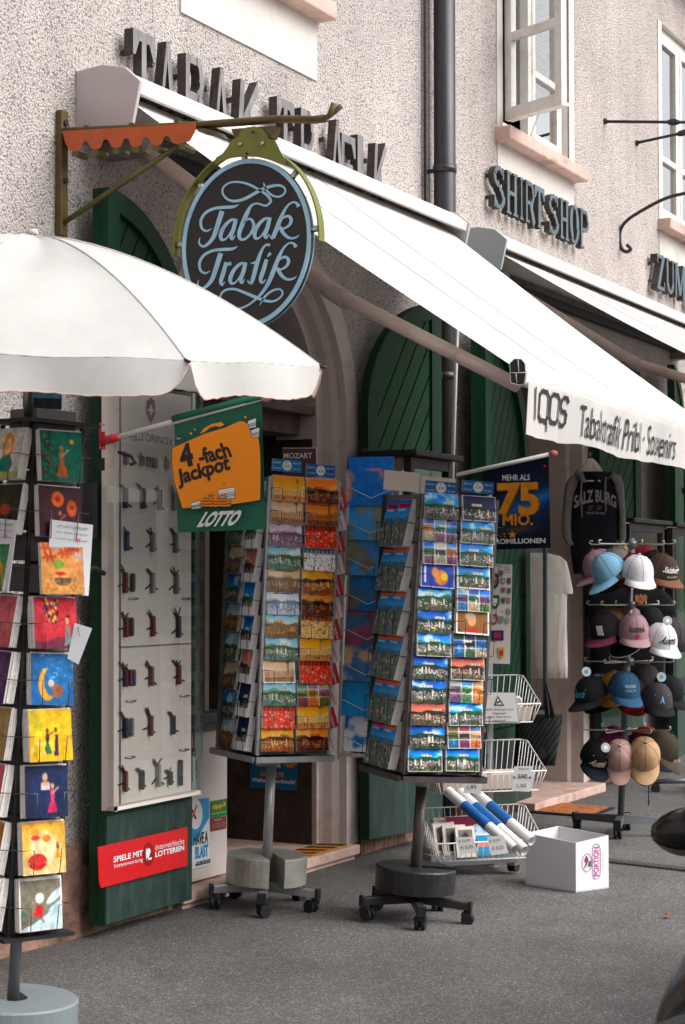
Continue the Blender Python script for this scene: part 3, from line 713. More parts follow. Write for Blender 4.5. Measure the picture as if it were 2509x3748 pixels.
def glyph(ch, sf=False):                             # unit height, width about 1, list of polygons
    st, th = (0.21, 0.12)
    g = []
    def serif(x, y, w=0.40, h=0.06): g.append(rect(x - w / 2, y, x + w / 2, y + h))
    if ch == 'T':
        g += [rect(0.5 - st / 2, 0, 0.5 + st / 2, 0.90), rect(0.0, 0.88, 1.0, 1.0)]
        g += [[(0, 0.88), (0.0, 0.70), (0.10, 0.70), (0.28, 0.88)], [(0.72, 0.88), (0.90, 0.70), (1.0, 0.70), (1.0, 0.88)]]
        if sf: serif(0.5, 0)
    elif ch == 'I':
        g += [rect(0.5 - st / 2 - (0.2 if not sf else 0), 0, 0.5 + st / 2 + (0.2 if not sf else 0), 1)]
        if sf: serif(0.5, 0, 0.6); serif(0.5, 0.94, 0.6)
    elif ch == 'A':
        g += [stroke((0.10, 0), (0.50, 1.0), 0.14), stroke((0.90, 0), (0.52, 1.0), 0.20), rect(0.25, 0.24, 0.75, 0.34)]
        g += [rect(0.40, 0.96, 0.64, 1.0)]
    elif ch == 'B':
        g += [rect(0, 0, st, 1), rect(st, 0.90, 0.56, 1.0), rect(st, 0.46, 0.56, 0.56), rect(st, 0, 0.56, 0.10)]
        g += ring(0.56, 0.745, 0.36, 0.255, st, 0.10, -90, 90) + ring(0.56, 0.28, 0.44, 0.28, st, 0.10, -90, 90)
    elif ch in 'RP':
        g += [rect(0.05 if sf else 0, 0, st, 1), rect(st, 0.90, 0.55, 1.0), rect(st, 0.44, 0.55, 0.53)]
        g += ring(0.55, 0.72, 0.38, 0.28, st * 0.9, 0.10, -90, 90)
        if ch == 'R': g += [stroke((0.50, 0.48), (0.92, 0.0), 0.22, 0.26)]
        if sf: serif(0.15, 0); serif(0.15, 0.94)
    elif ch == 'K':
        g += [rect(0, 0, st, 1), stroke((st * 0.8, 0.42), (0.88, 1.0), 0.14, 0.17), stroke((0.42, 0.58), (0.92, 0.0), 0.24)]
    elif ch == 'F':
        g += [rect(0, 0, st, 1), rect(0, 0.88, 1.0, 1.0), rect(st, 0.44, 0.80, 0.56), [(0.72, 0.88), (0.90, 0.68), (1.0, 0.68), (1.0, 0.88)]]
    elif ch == 'H':
        g += [rect(0.08, 0, 0.08 + st, 1), rect(0.92 - st, 0, 0.92, 1), rect(0.2, 0.46, 0.8, 0.55)]
        if sf:
            for x in (0.21, 0.79): serif(x, 0); serif(x, 0.94)
    elif ch == 'S':
        g += ring(0.5, 0.745, 0.44, 0.255, 0.2, 0.10, 25, 270, 16) + ring(0.5, 0.265, 0.46, 0.265, 0.22, 0.10, -155, 90, 16)
        g += [rect(0.78, 0.72, 0.88, 0.98), rect(0.08, 0.02, 0.18, 0.28)]
    elif ch == 'O':
        g += ring(0.5, 0.5, 0.5, 0.5, 0.27, 0.09, 0, 360, 28)
    elif ch == 'U':
        g += [rect(0.05, 0.3, 0.05 + st, 1), rect(0.80, 0.3, 0.94, 1)] + ring(0.495, 0.30, 0.445, 0.30, 0.26, 0.10, 180, 360, 14)
        if sf: serif(0.18, 0.94); serif(0.87, 0.94)
    elif ch == 'Z':
        g += [rect(0.02, 0.90, 0.98, 1), rect(0.02, 0, 0.98, 0.10), stroke((0.17, 0.05), (0.83, 0.95), 0.25), rect(0.02, 0.74, 0.12, 0.92), rect(0.88, 0.08, 0.98, 0.26)]
    elif ch == 'M':
        g += [rect(0.04, 0, 0.16, 1), rect(0.74, 0, 0.98, 1), stroke((0.14, 1.0), (0.48, 0.1), 0.2), stroke((0.80, 1.0), (0.48, 0.1), 0.12)]
    elif ch == 'G':
        g += ring(0.5, 0.5, 0.5, 0.5, 0.27, 0.09, 40, 345, 24) + [rect(0.72, 0.05, 0.98, 0.44)]
    elif ch == 'E':
        g += [rect(0, 0, st, 1), rect(st, 0.9, 0.95, 1), rect(st, 0.46, 0.8, 0.55), rect(st, 0, 0.95, 0.1)]
    elif ch == 'N':
        g += [rect(0.02, 0, 0.14, 1), rect(0.84, 0, 0.96, 1), stroke((0.13, 1.0), (0.86, 0.0), 0.24)]
    return g
def raised_letter(root, ch, x0, x1, z0, z1, m_, y0, y1, sf=False, lean=0.0):
    mb = MB()
    for i, pg in enumerate(glyph(ch, sf)):
        e = 0.0006 * (i % 9)
        pts = []
        for p in pg:
            a, b = p[0], p[1]
            pts.append(Vector((x0 + (x1 - x0) * a + lean * b, y1 - e, z0 + (z1 - z0) * b)))
        mb.slab(pts, (0, y0 - y1 + e, 0))
    for a in (0.25, 0.75):
        mb.box((x0 + (x1 - x0) * 0.2, y0 / 2, z0 + (z1 - z0) * a), (0.02, abs(y0), 0.02))
    ob = mb.build('letter_' + ch.lower(), [m_, LETSIDE], root)
    for pl in ob.data.polygons: pl.material_index = 0 if abs(pl.normal.y) > 0.9 else 1
    return ob

LETSIDE = mat('letter_return', S(54, 46, 42), 0.7, metal=0.0, var=0.4, vscale=25, dirt=S(90, 80, 72), dscale=30, damt=0.5)
tz0, tz1 = 3.34, 3.70
SIGN1 = thing('shop_lettering', 'weathered grey metal letters reading TABAK TRAFIK above the awning', 'sign', (7.15, 0, tz0))
tb = [('T', 501, 583), ('A', 596, 659), ('B', 695, 765), ('A', 795, 855), ('K', 883, 957), ('T', 1028, 1091), ('R', 1116, 1165), ('A', 1224, 1272), ('F', 1264, 1314), ('I', 1316, 1350), ('K', 1378, 1421)]
for i, (ch, ua, ub) in enumerate(tb):
    xa, xb = P(ua, 400, 0.1).x, P(ub, 400, 0.1).x
    zz = tz1 + 0.0
    if i == 7: zz = tz1 + 0.015
    if i == 8: zz = tz1 - 0.03
    raised_letter(SIGN1, ch, xa, xb, tz0, zz, ZINC, -0.035, -0.080, lean=0.03 if i in (4, 10) else 0.0)
sz0, sz1 = 3.66, 3.925
SIGN2 = thing('shop_lettering', 'blue-grey metal serif letters reading SHIRT SHOP below the open window', 'sign', (10.6, 0, sz0))
sb = [('S', 1812, 1856), ('H', 1862, 1902), ('I', 1908, 1926), ('R', 1932, 1964), ('T', 1964, 2000), ('S', 2014, 2052), ('H', 2058, 2088), ('O', 2092, 2126), ('P', 2132, 2163)]
for ch, ua, ub in sb:
    raised_letter(SIGN2, ch, P(ua, 680, .08).x, P(ub, 680, .08).x, sz0, sz1, ZINCB, -0.03, -0.068, True)
SIGN3 = thing('shop_lettering', 'blue-grey letters reading ZUM cut by the right picture edge', 'sign', (13.2, 0, 3.64))
for ch, ua, ub in [('Z', 2404, 2432), ('U', 2438, 2466), ('M', 2470, 2508), ('R', 2530, 2560), ('A', 2566, 2600)][:4]:
    raised_letter(SIGN3, ch, P(ua, 1000, .08).x, P(ub, 1000, .08).x, 3.61, 3.875, ZINCB, -0.03, -0.085, True)

# ------------------------------------------------------------------ awnings
CANVAS = cloth_mat('awning_canvas', S(212, 208, 204), 0.2, 0.05, 1.5)
ALU = mat('white_aluminium', S(222, 218, 215), 0.35, var=0.04, vscale=4, dirt=S(170, 160, 150), dscale=5, damt=0.25)
ALUSIDE = mat('grey_end_cap', S(186, 178, 178), 0.5, var=0.05, vscale=5)
BEIGEARM = mat('beige_arm_paint', S(196, 176, 166), 0.45, var=0.1, vscale=6, dirt=S(150, 100, 70), dscale=9, damt=0.4)
BLACKP = mat('black_plastic', S(22, 22, 24), 0.55, var=0.15, vscale=30)
INK = mat('black_ink', S(26, 26, 28), 0.6)
CAPPROF = [(0.0, 3.455), (0.13, 3.465), (0.24, 3.44), (0.315, 3.375), (0.275, 3.20), (0.0, 3.195)]
def awning(label, xa, xb, dz, pL, pR, drop, text, cap_mat, seed):
    A = thing('awning', label, 'awning', ((xa + xb) / 2, 0, 3.2 + dz))
    pr = [(o_, z + dz) for o_, z in CAPPROF]
    m = MB()
    for x in (xa, xb): m.slab([(x, -o_, z) for o_, z in pr], (0.018 if x == xa else -0.018, 0, 0))
    for k, x in enumerate((xa, xb)):
        mm = MB(); mm.slab([(x, -o_, z) for o_, z in pr], (0.02 if k == 0 else -0.02, 0, 0)); mm.build('end_cap', cap_mat, A, bevel=0.004)
    # cassette: hood on top, narrow front lip, open below
    m = MB()
    hood = [(0.0, 3.44), (0.13, 3.45), (0.235, 3.427), (0.300, 3.375), (0.292, 3.335), (0.262, 3.338), (0.22, 3.40), (0.13, 3.42), (0.0, 3.41)]
    m.slab([(xa + 0.02, -o_, z + dz) for o_, z in hood], (xb - xa - 0.04, 0, 0)); m.build('hood', ALU, A)
    m = MB(); m.tube([(xa + 0.03, -0.15, 3.31 + dz), (xb - 0.03, -0.15, 3.31 + dz)], 0.055, 16); m.build('roller', CANVAS, A)
    m = MB(); m.box(((xa + xb) / 2, -0.04, 3.22 + dz), (xb - xa - 0.06, 0.05, 0.05)); m.build('mounting_rail', BLACKP, A)
    # canopy
    x0, x1 = xa + 0.05, xb - 0.05
    pL, pR = Vector(pL), Vector(pR)
    tl, tr = Vector((x0, -0.19, 3.345 + dz)), Vector((x1, -0.19, 3.345 + dz))
    def cf(a, b):
        p = (tl.lerp(tr, a)).lerp(pL.lerp(pR, a), b)
        p = p + Vector((0, 0, -0.012 * math.sin(math.pi * b) - 0.006 * math.sin(a * 15 + seed) * math.sin(math.pi * b) - 0.004 * math.sin(a * 31 + 4 * b) * math.sin(math.pi * b)))
        return p
    m = MB(); m.grid(cf, 40, 24); cn_ = m.build('canopy', CANVAS, A)
    for q in range(1, int((xb - xa) / 0.8)):
        a_q = q * 0.8 / (xb - xa); m = MB(); m.tube([cf(a_q, b / 16) + Vector((0, 0, 0.001)) for b in range(17)], 0.0032, 5); m.build('seam', CANVAS, cn_)
    # front bar: a rounded extrusion with dark end plates
    ax = (pR - pL).normalized()
    fr = Vector((ax.y, -ax.x, 0)).normalized()
    if fr.y > 0: fr = -fr
    up = Vector((0, 0, 1))
    prf = [(-0.024, 0.02), (-0.007, 0.036), (0.02, 0.035), (0.035, 0.018), (0.038, -0.02), (0.032, -0.056), (0.014, -0.06), (-0.02, -0.05)]
    m = MB(); m.slab([pL + fr * a + up * b for a, b in prf], pR - pL); m.build('front_bar', ALU, A, bevel=0.008)
    for p, s in ((pL, -1), (pR, 1)):
        m = MB(); m.slab([p + fr * a * 0.98 + up * b * 0.98 + ax * (0.002 * s) for a, b in prf], ax * 0.004 * s); pl = m.build('bar_end', BLACKP, A)
        m = MB()
        for (a, b, c_, d) in ((-0.02, -0.013, 0.036, -0.015), (0.0, -0.014, 0.003, -0.048), (0.008, 0.032, 0.011, -0.013)):
            q0, q1 = p + fr * a + up * b + ax * 0.009 * s, p + fr * c_ + up * d + ax * 0.009 * s
            m.tube([q0, q1], 0.0016, 5)
        m.tube([p + fr * a * 0.97 + up * b * 0.97 + ax * 0.009 * s for a, b in prf], 0.0016, 5, closed=True)
        m.build('bar_rib', ALU, pl)
    # valance
    Lb = (pR - pL).length
    def vf(a, b, e=0.0):
        s_ = a * Lb
        wav = 0.010 * math.sin(s_ * 9 + seed) + 0.004 * math.sin(s_ * 23 + 1.3 * seed) + 0.002 * math.sin(s_ * 41)
        hgt = drop + 0.007 * math.sin(s_ * 5.3 + seed) + 0.002 * math.sin(s_ * 17)
        return pL + ax * (s_ + 0.012) + fr * (0.040 + wav * b + e - 0.02 * b) + up * (-0.040 - hgt * b)
    m = MB(); m.grid(lambda a, b: vf(a, b), 160, 8); va = m.build('valance', CANVAS, A)
    for (t, a0, a1, b0, b1, bold) in text:
        if t == 'IQOS':                               # squared outline letters with a long Q tail
            m = MB(); n = 4; wd = (a1 - a0)
            def seg(pts, closed=False, w=0.0075):
                pp = []
                q = pts + ([pts[0]] if closed else [])
                for i in range(len(q) - 1):
                    (p0, r0), (p1, r1) = q[i], q[i + 1]
                    dx, dy = (p1 - p0) * Lb, (r1 - r0) * drop
                    l = math.hypot(dx, dy) or 1; nx, ny = -dy / l * w / Lb, dx / l * w / drop
                    ex, ey = dx / l * w * 0.9 / Lb, dy / l * w * 0.9 / drop
                    quad = [(p0 + nx - ex, r0 + ny - ey), (p0 - nx - ex, r0 - ny - ey), (p1 - nx + ex, r1 - ny + ey), (p1 + nx + ex, r1 + ny + ey)]
                    m.quad([vf(a, b, 0.0045 + 0.0003 * (i % 3)) for a, b in quad])
            H0, H1 = b0, b1
            seg([(a0, H0), (a0, H1)], w=0.007)
            def rr(c0, c1, cut=0.0):
                k = (c1 - c0) * 0.22; h = (H1 - H0) * 0.14
                return [(c0 + k, H0), (c1 - k, H0), (c1, H0 + h), (c1, H1 - h), (c1 - k, H1), (c0 + k, H1), (c0, H1 - h), (c0, H0 + h)]
            seg(rr(a0 + wd * 0.13, a0 + wd * 0.38), True)
            seg([(a0 + wd * 0.28, H1), (a0 + wd * 0.36, H1 + 0.04), (a0 + wd * 0.37, H1 + 0.16)])
            seg(rr(a0 + wd * 0.45, a0 + wd * 0.70), True)
            s0, s1 = a0 + wd * 0.78, a0 + wd * 0.98; mid = (H0 + H1) / 2
            seg([(s1, H0 + 0.06), (s1 - 0.006, H0), (s0 + 0.006, H0), (s0, H0 + 0.08), (s0, mid - 0.06), (s0 + 0.006, mid), (s1 - 0.006, mid), (s1, mid + 0.06), (s1, H1 - 0.08), (s1 - 0.006, H1), (s0 + 0.006, H1), (s0, H1 - 0.06)])
            m.build('lettering', INK, va)
        else:
            m = MB(); m.text(t, (0, 0, 0), (0, 0, 0), (0, 0, 0), bold=bold, fn=lambda a, b: vf(a0 + (a1 - a0) * a, b0 + (b1 - b0) * b, 0.005)); m.build('lettering', INK, va)
    # folding arms
    for k, (base, end, el) in enumerate(((xa + 0.19, pL + ax * 0.06, 0.16), (xb - 0.19, pR - ax * 0.06, -0.16))):
        s = Vector((base, -0.20, 3.16 + dz)); e = Vector(end) + fr * -0.02 + up * -0.05
        mid = s.lerp(e, 0.50) + Vector((el, 0, -0.115))
        arm = MB()
        arm.tube([s, mid], 0.031, 12); ar = arm.build('arm', BEIGEARM, A)
        arm = MB(); arm.tube([mid, e], [0.029, 0.026], 12); arm.build('arm', BEIGEARM, A)
        d = (e - s).normalized()
        arm = MB(); arm.tube([mid - d * 0.06, mid + d * 0.06], 0.037, 12); arm.build('elbow', mat('elbow_grey', S(168, 152, 146), 0.5), ar)
        arm = MB(); arm.box(tuple(s + Vector((0, 0.08, 0.02))), (0.10, 0.22, 0.09)); arm.build('arm_bracket', mat('bracket_grey', S(120, 112, 108), 0.5), ar)
    return A
AW1 = awning('white canvas awning over the tobacconist, lettered on its valance', 5.72, 8.90, 0.0, (5.745, -1.90, 2.145), (8.86, -1.72, 2.145), 0.185,
             [('IQOS', 0.022, 0.150, 0.12, 0.66, 0), ('Tabaktrafik Pribl · Souvenirs', 0.195, 0.66, 0.84, 0.16, 0.0)], ALUSIDE, 0.6)
AW2 = awning('white canvas awning over the shirt shop entrance', 9.40, 13.60, 0.0, (9.43, -1.78, 2.42), (13.55, -1.75, 2.42), 0.18, [], mat('blue_grey_cap', S(170, 178, 178), 0.5), 2.2)
# crank rod hanging from the awning cassette
m = MB(); m.tube([(8.86, -0.26, 3.2), (8.82, -0.22, 1.60)], 0.011, 8); m.tube([(8.86, -0.26, 3.22), (8.86, -0.22, 3.26)], 0.014, 8)
solo(m, 'crank_rod', mat('pale_rod', S(206, 198, 190), 0.4), 'thin pale awning crank rod hanging in front of the drainpipe', 'rod')
# ------------------------------------------------------------------ hanging oval sign on its bracket
SX = 5.61                                            # the sign hangs square to the facade, in the plane x = SX
def Z1(x, y, dx=0.0): return PX(x / 1.25, y / 1.25, SX + dx)
OLIVE = mat('olive_bracket_paint', S(84, 80, 32), 0.55, var=0.2, vscale=14, dirt=S(70, 56, 30), dscale=12, damt=0.6)
OCHRE = mat('ochre_bracket_paint', S(88, 70, 30), 0.6, var=0.25, vscale=14, dirt=S(60, 44, 28), dscale=12, damt=0.7)
ORANGE = mat('orange_sheet_paint', S(182, 82, 30), 0.6, var=0.12, vscale=10, dirt=S(120, 62, 36), dscale=9, damt=0.7)
OLIVEL = mat('lime_frame_paint', S(106, 108, 38), 0.5, var=0.12, vscale=12)
STEEL = mat('bright_steel', S(176, 174, 170), 0.3, metal=0.9)
BR = thing('sign_bracket', 'olive iron wall bracket with scalloped orange metal valance', 'bracket', (SX, 0, Z1(255, 1090).z))
m = MB(); z0, z1 = Z1(255, 1085).z, Z1(255, 512).z
m.box((SX, -0.018, (z0 + z1) / 2), (0.045, 0.03, z1 - z0)); m.build('wall_plate', OCHRE, BR, bevel=0.004)
for z in (z1 - 0.05, z0 + 0.22):
    m = MB(); m.tube([(SX, -0.02, z), (SX, -0.042, z)], 0.012, 8); m.build('bolt', IRON, BR)
pa, pb, pc = Z1(262, 606), Z1(1275, 545), Z1(1490, 545)
pa.y = -0.03
m = MB()
path = [pa, Z1(890, 574), pb, Z1(1440, 548), Z1(1492, 541)]
for off in (-0.011, 0.011):
    m.tube([p + Vector((off, 0, 0)) for p in path], 0.0125, 8)
m.build('arm', OCHRE, BR)
for off, q in ((-0.011, (1530, 472)), (0.011, (1562, 484))):
    m = MB(); m.tube([Z1(1485, 543, off), Z1(1508, 530, off), Z1(*q, off)], 0.011, 8); m.build('hook', OCHRE, BR)
m = MB(); m.tube([Z1(262, 1040), Z1(825, 662)], 0.011, 8); m.build('brace', OLIVE, BR)
# scalloped sheets, one on each side of the arm
top = [(285, 600), (895, 562)]
def scallop():
    pts = [(285, 600), (300, 655), (322, 690), (345, 692)]
    xs = [345, 437, 532, 622, 715, 810, 858]
    ys = [692, 684, 678, 673, 668, 660, 655]
    for i in range(5):
        xa, xb, ya, yb = xs[i], xs[i + 1], ys[i], ys[i + 1]
        w = xb - xa
        pts += [(xa + w * 0.25, ya - 8), (xa + w * 0.38, ya - 42), (xa + w * 0.52, ya - 48), (xa + w * 0.66, ya - 38), (xa + w * 0.76, yb - 8), (xa + w, yb)]
    pts += [(868, 645), (893, 600), (895, 562)]
    return pts
for off, mt in ((-0.035, ORANGE), (0.035, ORANGE)):
    m = MB()
    sp = scallop()
    n = len(sp)
    up_ = [(285 + (895 - 285) * (x - 285) / 610.0, 600 + (562 - 600) * (x - 285) / 610.0) for x, y in sp]
    for i in range(n - 1):
        q = [sp[i], sp[i + 1], up_[i + 1], up_[i]]
        if abs(sp[i][0] - sp[i + 1][0]) < 0.5: continue
        m.slab([Z1(a, b, off) for a, b in q], (0.003, 0, 0))
    m.build('scalloped_sheet', mt, BR)
m = MB(); m.slab([Z1(288, 603, -0.034), Z1(894, 566, -0.034), Z1(894, 566, 0.036), Z1(288, 603, 0.036)], (0, 0, 0.003)); m.build('valance_top', ORANGE, BR)
for x, y in ((345, 700), (437, 692), (532, 686), (622, 681), (715, 676), (835, 668)):
    m = MB(); m.slab([Z1(x - 16, y - 8, -0.034), Z1(x - 18, y + 12, -0.034), Z1(x + 8, y + 20, -0.034), Z1(x + 16, y + 4, -0.034), Z1(x + 12, y - 10, -0.034)], (0.068, 0, 0)); m.build('valance_tip', OLIVE, BR)
for x, y in ((395, 585), (602, 573), (808, 556)):
    m = MB(); m.slab([Z1(x - 11, y + 14, -0.02), Z1(x + 11, y + 12, -0.02), Z1(x + 11, y - 12, -0.02), Z1(x - 11, y - 12, -0.02)], (0.004, 0, 0)); m.build('lug', OCHRE, BR)
m = MB(); m.slab([Z1(905, 600, -0.03), Z1(940, 608, -0.03), Z1(968, 600, -0.03), Z1(1010, 625, -0.03), Z1(990, 600, -0.03), Z1(940, 588, -0.03), Z1(905, 588, -0.03)], (0.06, 0, 0)); m.build('leaf_ornament', OLIVE, BR)

def ZS(x, y, dx=0.0): return PX(640 + x / 2.904, 550 + y / 2.904, SX + dx)
eL, eR, eT, eB = ZS(100, 1050), ZS(1462, 905), ZS(800, 98), ZS(800, 1890)
cy, cz = (eL.y + eR.y) / 2, (eT.z + eB.z) / 2
ry, rz = abs(eL.y - eR.y) / 2, (eT.z - eB.z) / 2
sk = 0.0
def ell(k, dx=0.0, a0=0, a1=360, n=64, gr=0.0):
    return [Vector((SX + dx, cy - (ry * k + gr) * math.cos(R(a0 + (a1 - a0) * i / n)), cz + (rz * k + gr) * math.sin(R(a0 + (a1 - a0) * i / n)))) for i in range(n + (0 if a1 - a0 == 360 else 1))]
OV = thing('hanging_sign', 'oval black sign lettered Tabak Trafik in pale blue script', 'sign', (SX, cy, cz - rz))
SIGNBLACK = mat('sign_black', S(26, 23, 24), 0.6, var=0.12, vscale=20)
SIGNBLUE = mat('sign_pale_blue', S(152, 190, 212), 0.5, var=0.1, vscale=16, dirt=S(118, 158, 184), dscale=14, damt=0.5)
m = MB(); m.slab(ell(1.0, -0.008), (0.02, 0, 0)); m.build('board', SIGNBLACK, OV)
for dx, th in ((-0.0125, 0.004), (0.0125, 0.004)):
    m = MB(); e0, e1 = ell(1.004, dx), ell(0.948, dx)
    k = len(e0)
    m.add(e0 + e1 + [p + Vector((th, 0, 0)) for p in e0] + [p + Vector((th, 0, 0)) for p in e1],
          [f for i in range(k) for f in ((i, (i + 1) % k, k + (i + 1) % k, k + i), (2 * k + i, 2 * k + (i + 1) % k, (i + 1) % k, i), (k + i, k + (i + 1) % k, 3 * k + (i + 1) % k, 3 * k + i))])
    m.build('border', SIGNBLUE, OV)
def script(strokes):
    mb = MB(); lay = 0
    for pts in strokes:
        lay += 1
        sp = spline([(x, y, w) for x, y, w in pts], 7)
        L_, R_ = [], []
        for i, p in enumerate(sp):
            d = sp[min(i + 1, len(sp) - 1)] - sp[max(i - 1, 0)]
            l = math.hypot(d.x, d.y) or 1
            nx, ny = -d.y / l, d.x / l
            w = max(p.z, 3) / 2
            L_.append(ZS(p.x + nx * w, p.y + ny * w, -0.0105 - 0.00012 * (lay % 12))); R_.append(ZS(p.x - nx * w, p.y - ny * w, -0.0105 - 0.00012 * (lay % 12)))
        k = len(sp)
        mb.add(L_ + R_, [(i, i + 1, k + i + 1, k + i) for i in range(k - 1)])
    return mb
def off(pts, dx, dy): return [(x + dx, y + dy, w) for x, y, w in pts]
T_bar = [(392, 832, 8), (340, 858, 22), (290, 828, 26), (280, 745, 30), (330, 665, 30), (425, 618, 30), (540, 606, 34), (630, 600, 30), (684, 572, 4)]
T_stem = [(505, 645, 52), (480, 725, 52), (448, 825, 50), (412, 925, 44), (355, 995, 34), (300, 1022, 24), (260, 985, 20), (270, 928, 6)]
a_bowl = [(655, 738, 20), (600, 742, 30), (532, 805, 38), (492, 890, 44), (500, 948, 34), (548, 938, 18), (605, 855, 18), (645, 760, 18)]
a_stem = [(652, 728, 40), (628, 830, 44), (600, 915, 38), (616, 945, 24), (644, 905, 8)]
b_all = [(1012, 560, 20), (965, 590, 22), (880, 566, 20), (815, 590, 26), (765, 680, 46), (715, 800, 48), (686, 890, 42), (698, 940, 34), (745, 945, 26), (805, 890, 26), (842, 805, 34), (815, 735, 26), (765, 740, 20), (722, 790, 12)]
k_stem = [(1320, 598, 46), (1290, 558, 26), (1240, 558, 20), (1185, 612, 26), (1132, 715, 42), (1085, 835, 48), (1048, 930, 46)]
k_foot = [(1055, 925, 30), (1030, 935, 20), (1010, 900, 6)]
k_arm = [(1108, 775, 10), (1150, 722, 20), (1208, 700, 30), (1240, 740, 36), (1215, 800, 28), (1150, 835, 18), (1108, 832, 8)]
k_leg = [(1118, 812, 40), (1160, 885, 38), (1220, 932, 28), (1285, 928, 20), (1326, 898, 6)]
l1 = [T_bar, T_stem, a_bowl, a_stem, b_all, off(a_bowl, 360, -14), off(a_stem, 360, -14), k_stem, k_foot, k_arm, k_leg]
r_stem = [(548, 1190, 40), (522, 1290, 46), (492, 1390, 40), (505, 1432, 24), (534, 1398, 8)]
r_arm = [(520, 1300, 10), (552, 1225, 26), (602, 1200, 40)]
f_stem = [(1012, 1012, 36), (985, 1002, 24), (945, 1032, 24), (905, 1115, 38), (870, 1225, 46), (840, 1340, 44), (815, 1408, 34), (785, 1400, 18), (778, 1375, 6)]
f_bar = [(806, 1205, 6), (860, 1190, 26), (915, 1158, 6)]
i_stem = [(978, 1160, 40), (948, 1265, 46), (914, 1372, 40), (935, 1408, 26), (968, 1372, 8)]
i_dot = [(1022, 1092, 30), (1002, 1112, 26), (985, 1138, 6)]
k2 = off(k_stem[:4], -28, 432) + [(1104, 1147, 42), (1052, 1280, 48), (1005, 1395, 44), (945, 1495, 34), (875, 1572, 24), (790, 1640, 22), (700, 1680, 22), (620, 1690, 18)]
l2 = [off(T_bar, -14, 448), off(T_stem, -14, 448), r_stem, r_arm, off(a_bowl, 102, 464), off(a_stem, 102, 464), f_stem, f_bar, i_stem, i_dot, k2, off(k_arm, -28, 434), off(k_leg, -28, 438)]
fl1 = [[(945, 338, 4), (958, 380, 20), (990, 440, 24), (1050, 485, 22), (1120, 492, 22), (1172, 450, 20), (1165, 398, 22), (1105, 372, 26), (1020, 384, 32), (930, 416, 34), (835, 468, 34), (735, 520, 32), (640, 540, 28), (562, 520, 24), (512, 460, 22), (518, 398, 22), (575, 350, 20), (660, 336, 20), (760, 352, 24), (850, 392, 26), (932, 440, 26), (990, 485, 30), (1022, 535, 28), (1008, 568, 20)]]
fl2 = [[(478, 1590, 18), (500, 1520, 22), (560, 1480, 24), (650, 1478, 28), (760, 1520, 32), (860, 1562, 34), (950, 1595, 32), (1040, 1606, 24), (1110, 1575, 20), (1148, 1520, 20), (1120, 1478, 20), (1050, 1488, 22), (980, 1535, 24), (935, 1590, 22), (905, 1652, 4)], [(480, 1590, 18), (500, 1650, 18), (560, 1685, 16), (640, 1688, 16)]]
script(l1).build('script_lettering', SIGNBLUE, OV, kind='stuff')
script(l2).build('script_lettering', SIGNBLUE, OV, kind='stuff')
script(fl1).build('flourish', SIGNBLUE, OV)
script(fl2[:1]).build('flourish', SIGNBLUE, OV)
# lime strap round the top of the oval, steel stand-offs, bell-shaped plate
m = MB(); sa = ell(1.0, 0.0, -3, 183, 48, gr=0.035)
m.add([p + Vector((d, 0, 0)) for d in (-0.02, 0.02) for p in sa] + [p + (p - Vector((SX, cy, cz))).normalized() * 0.006 + Vector((d, 0, 0)) for d in (-0.02, 0.02) for p in sa],
      [f for i in range(48) for f in ((i, i + 1, 49 + i + 1, 49 + i), (98 + i, 147 + i, 147 + i + 1, 98 + i + 1), (i, 98 + i, 98 + i + 1, i + 1), (49 + i, 49 + i + 1, 147 + i + 1, 147 + i))])
m.build('frame_strap', OLIVEL, OV)
for an in (5, 46, 92, 134, 176):
    a, b = ell(0.985, 0, an, an + 1, 1)[0], ell(1.0, 0, an, an + 1, 1, gr=0.036)[0]
    m = MB(); m.tube([a, b], 0.012, 10); m.build('standoff', STEEL, OV)
bell = [(1060, 640), (1092, 624), (1102, 598), (1130, 582), (1165, 578), (1200, 588), (1218, 612), (1226, 632), (1258, 640), (1272, 668), (1290, 706), (1310, 742), (1300, 756), (1240, 732), (1180, 718), (1120, 715), (1060, 722), (1015, 736), (985, 756), (988, 722), (1020, 702), (1042, 672)]
for dx in (-0.028, 0.026):
    m = MB(); m.slab([Z1(x, y, dx) for x, y in bell], (0.003, 0, 0)); m.build('bell_plate', OLIVEL, OV)
m = MB(); m.slab([Z1(1058, 590, -0.02), Z1(1262, 575, -0.02), Z1(1245, 630, -0.02), Z1(1080, 640, -0.02)], (0.04, 0, 0)); m.build('hanger_block', OCHRE, OV)
for x, y in ((1103, 660), (1205, 656), (1132, 703), (1160, 606)):
    m = MB(); c = Z1(x, y, -0.028); m.tube([c, c + Vector((-0.008, 0, 0))], 0.007 if y in (660, 656) else 0.004, 8); m.build('bolt', STEEL if y in (660, 656) else IRON, OV)

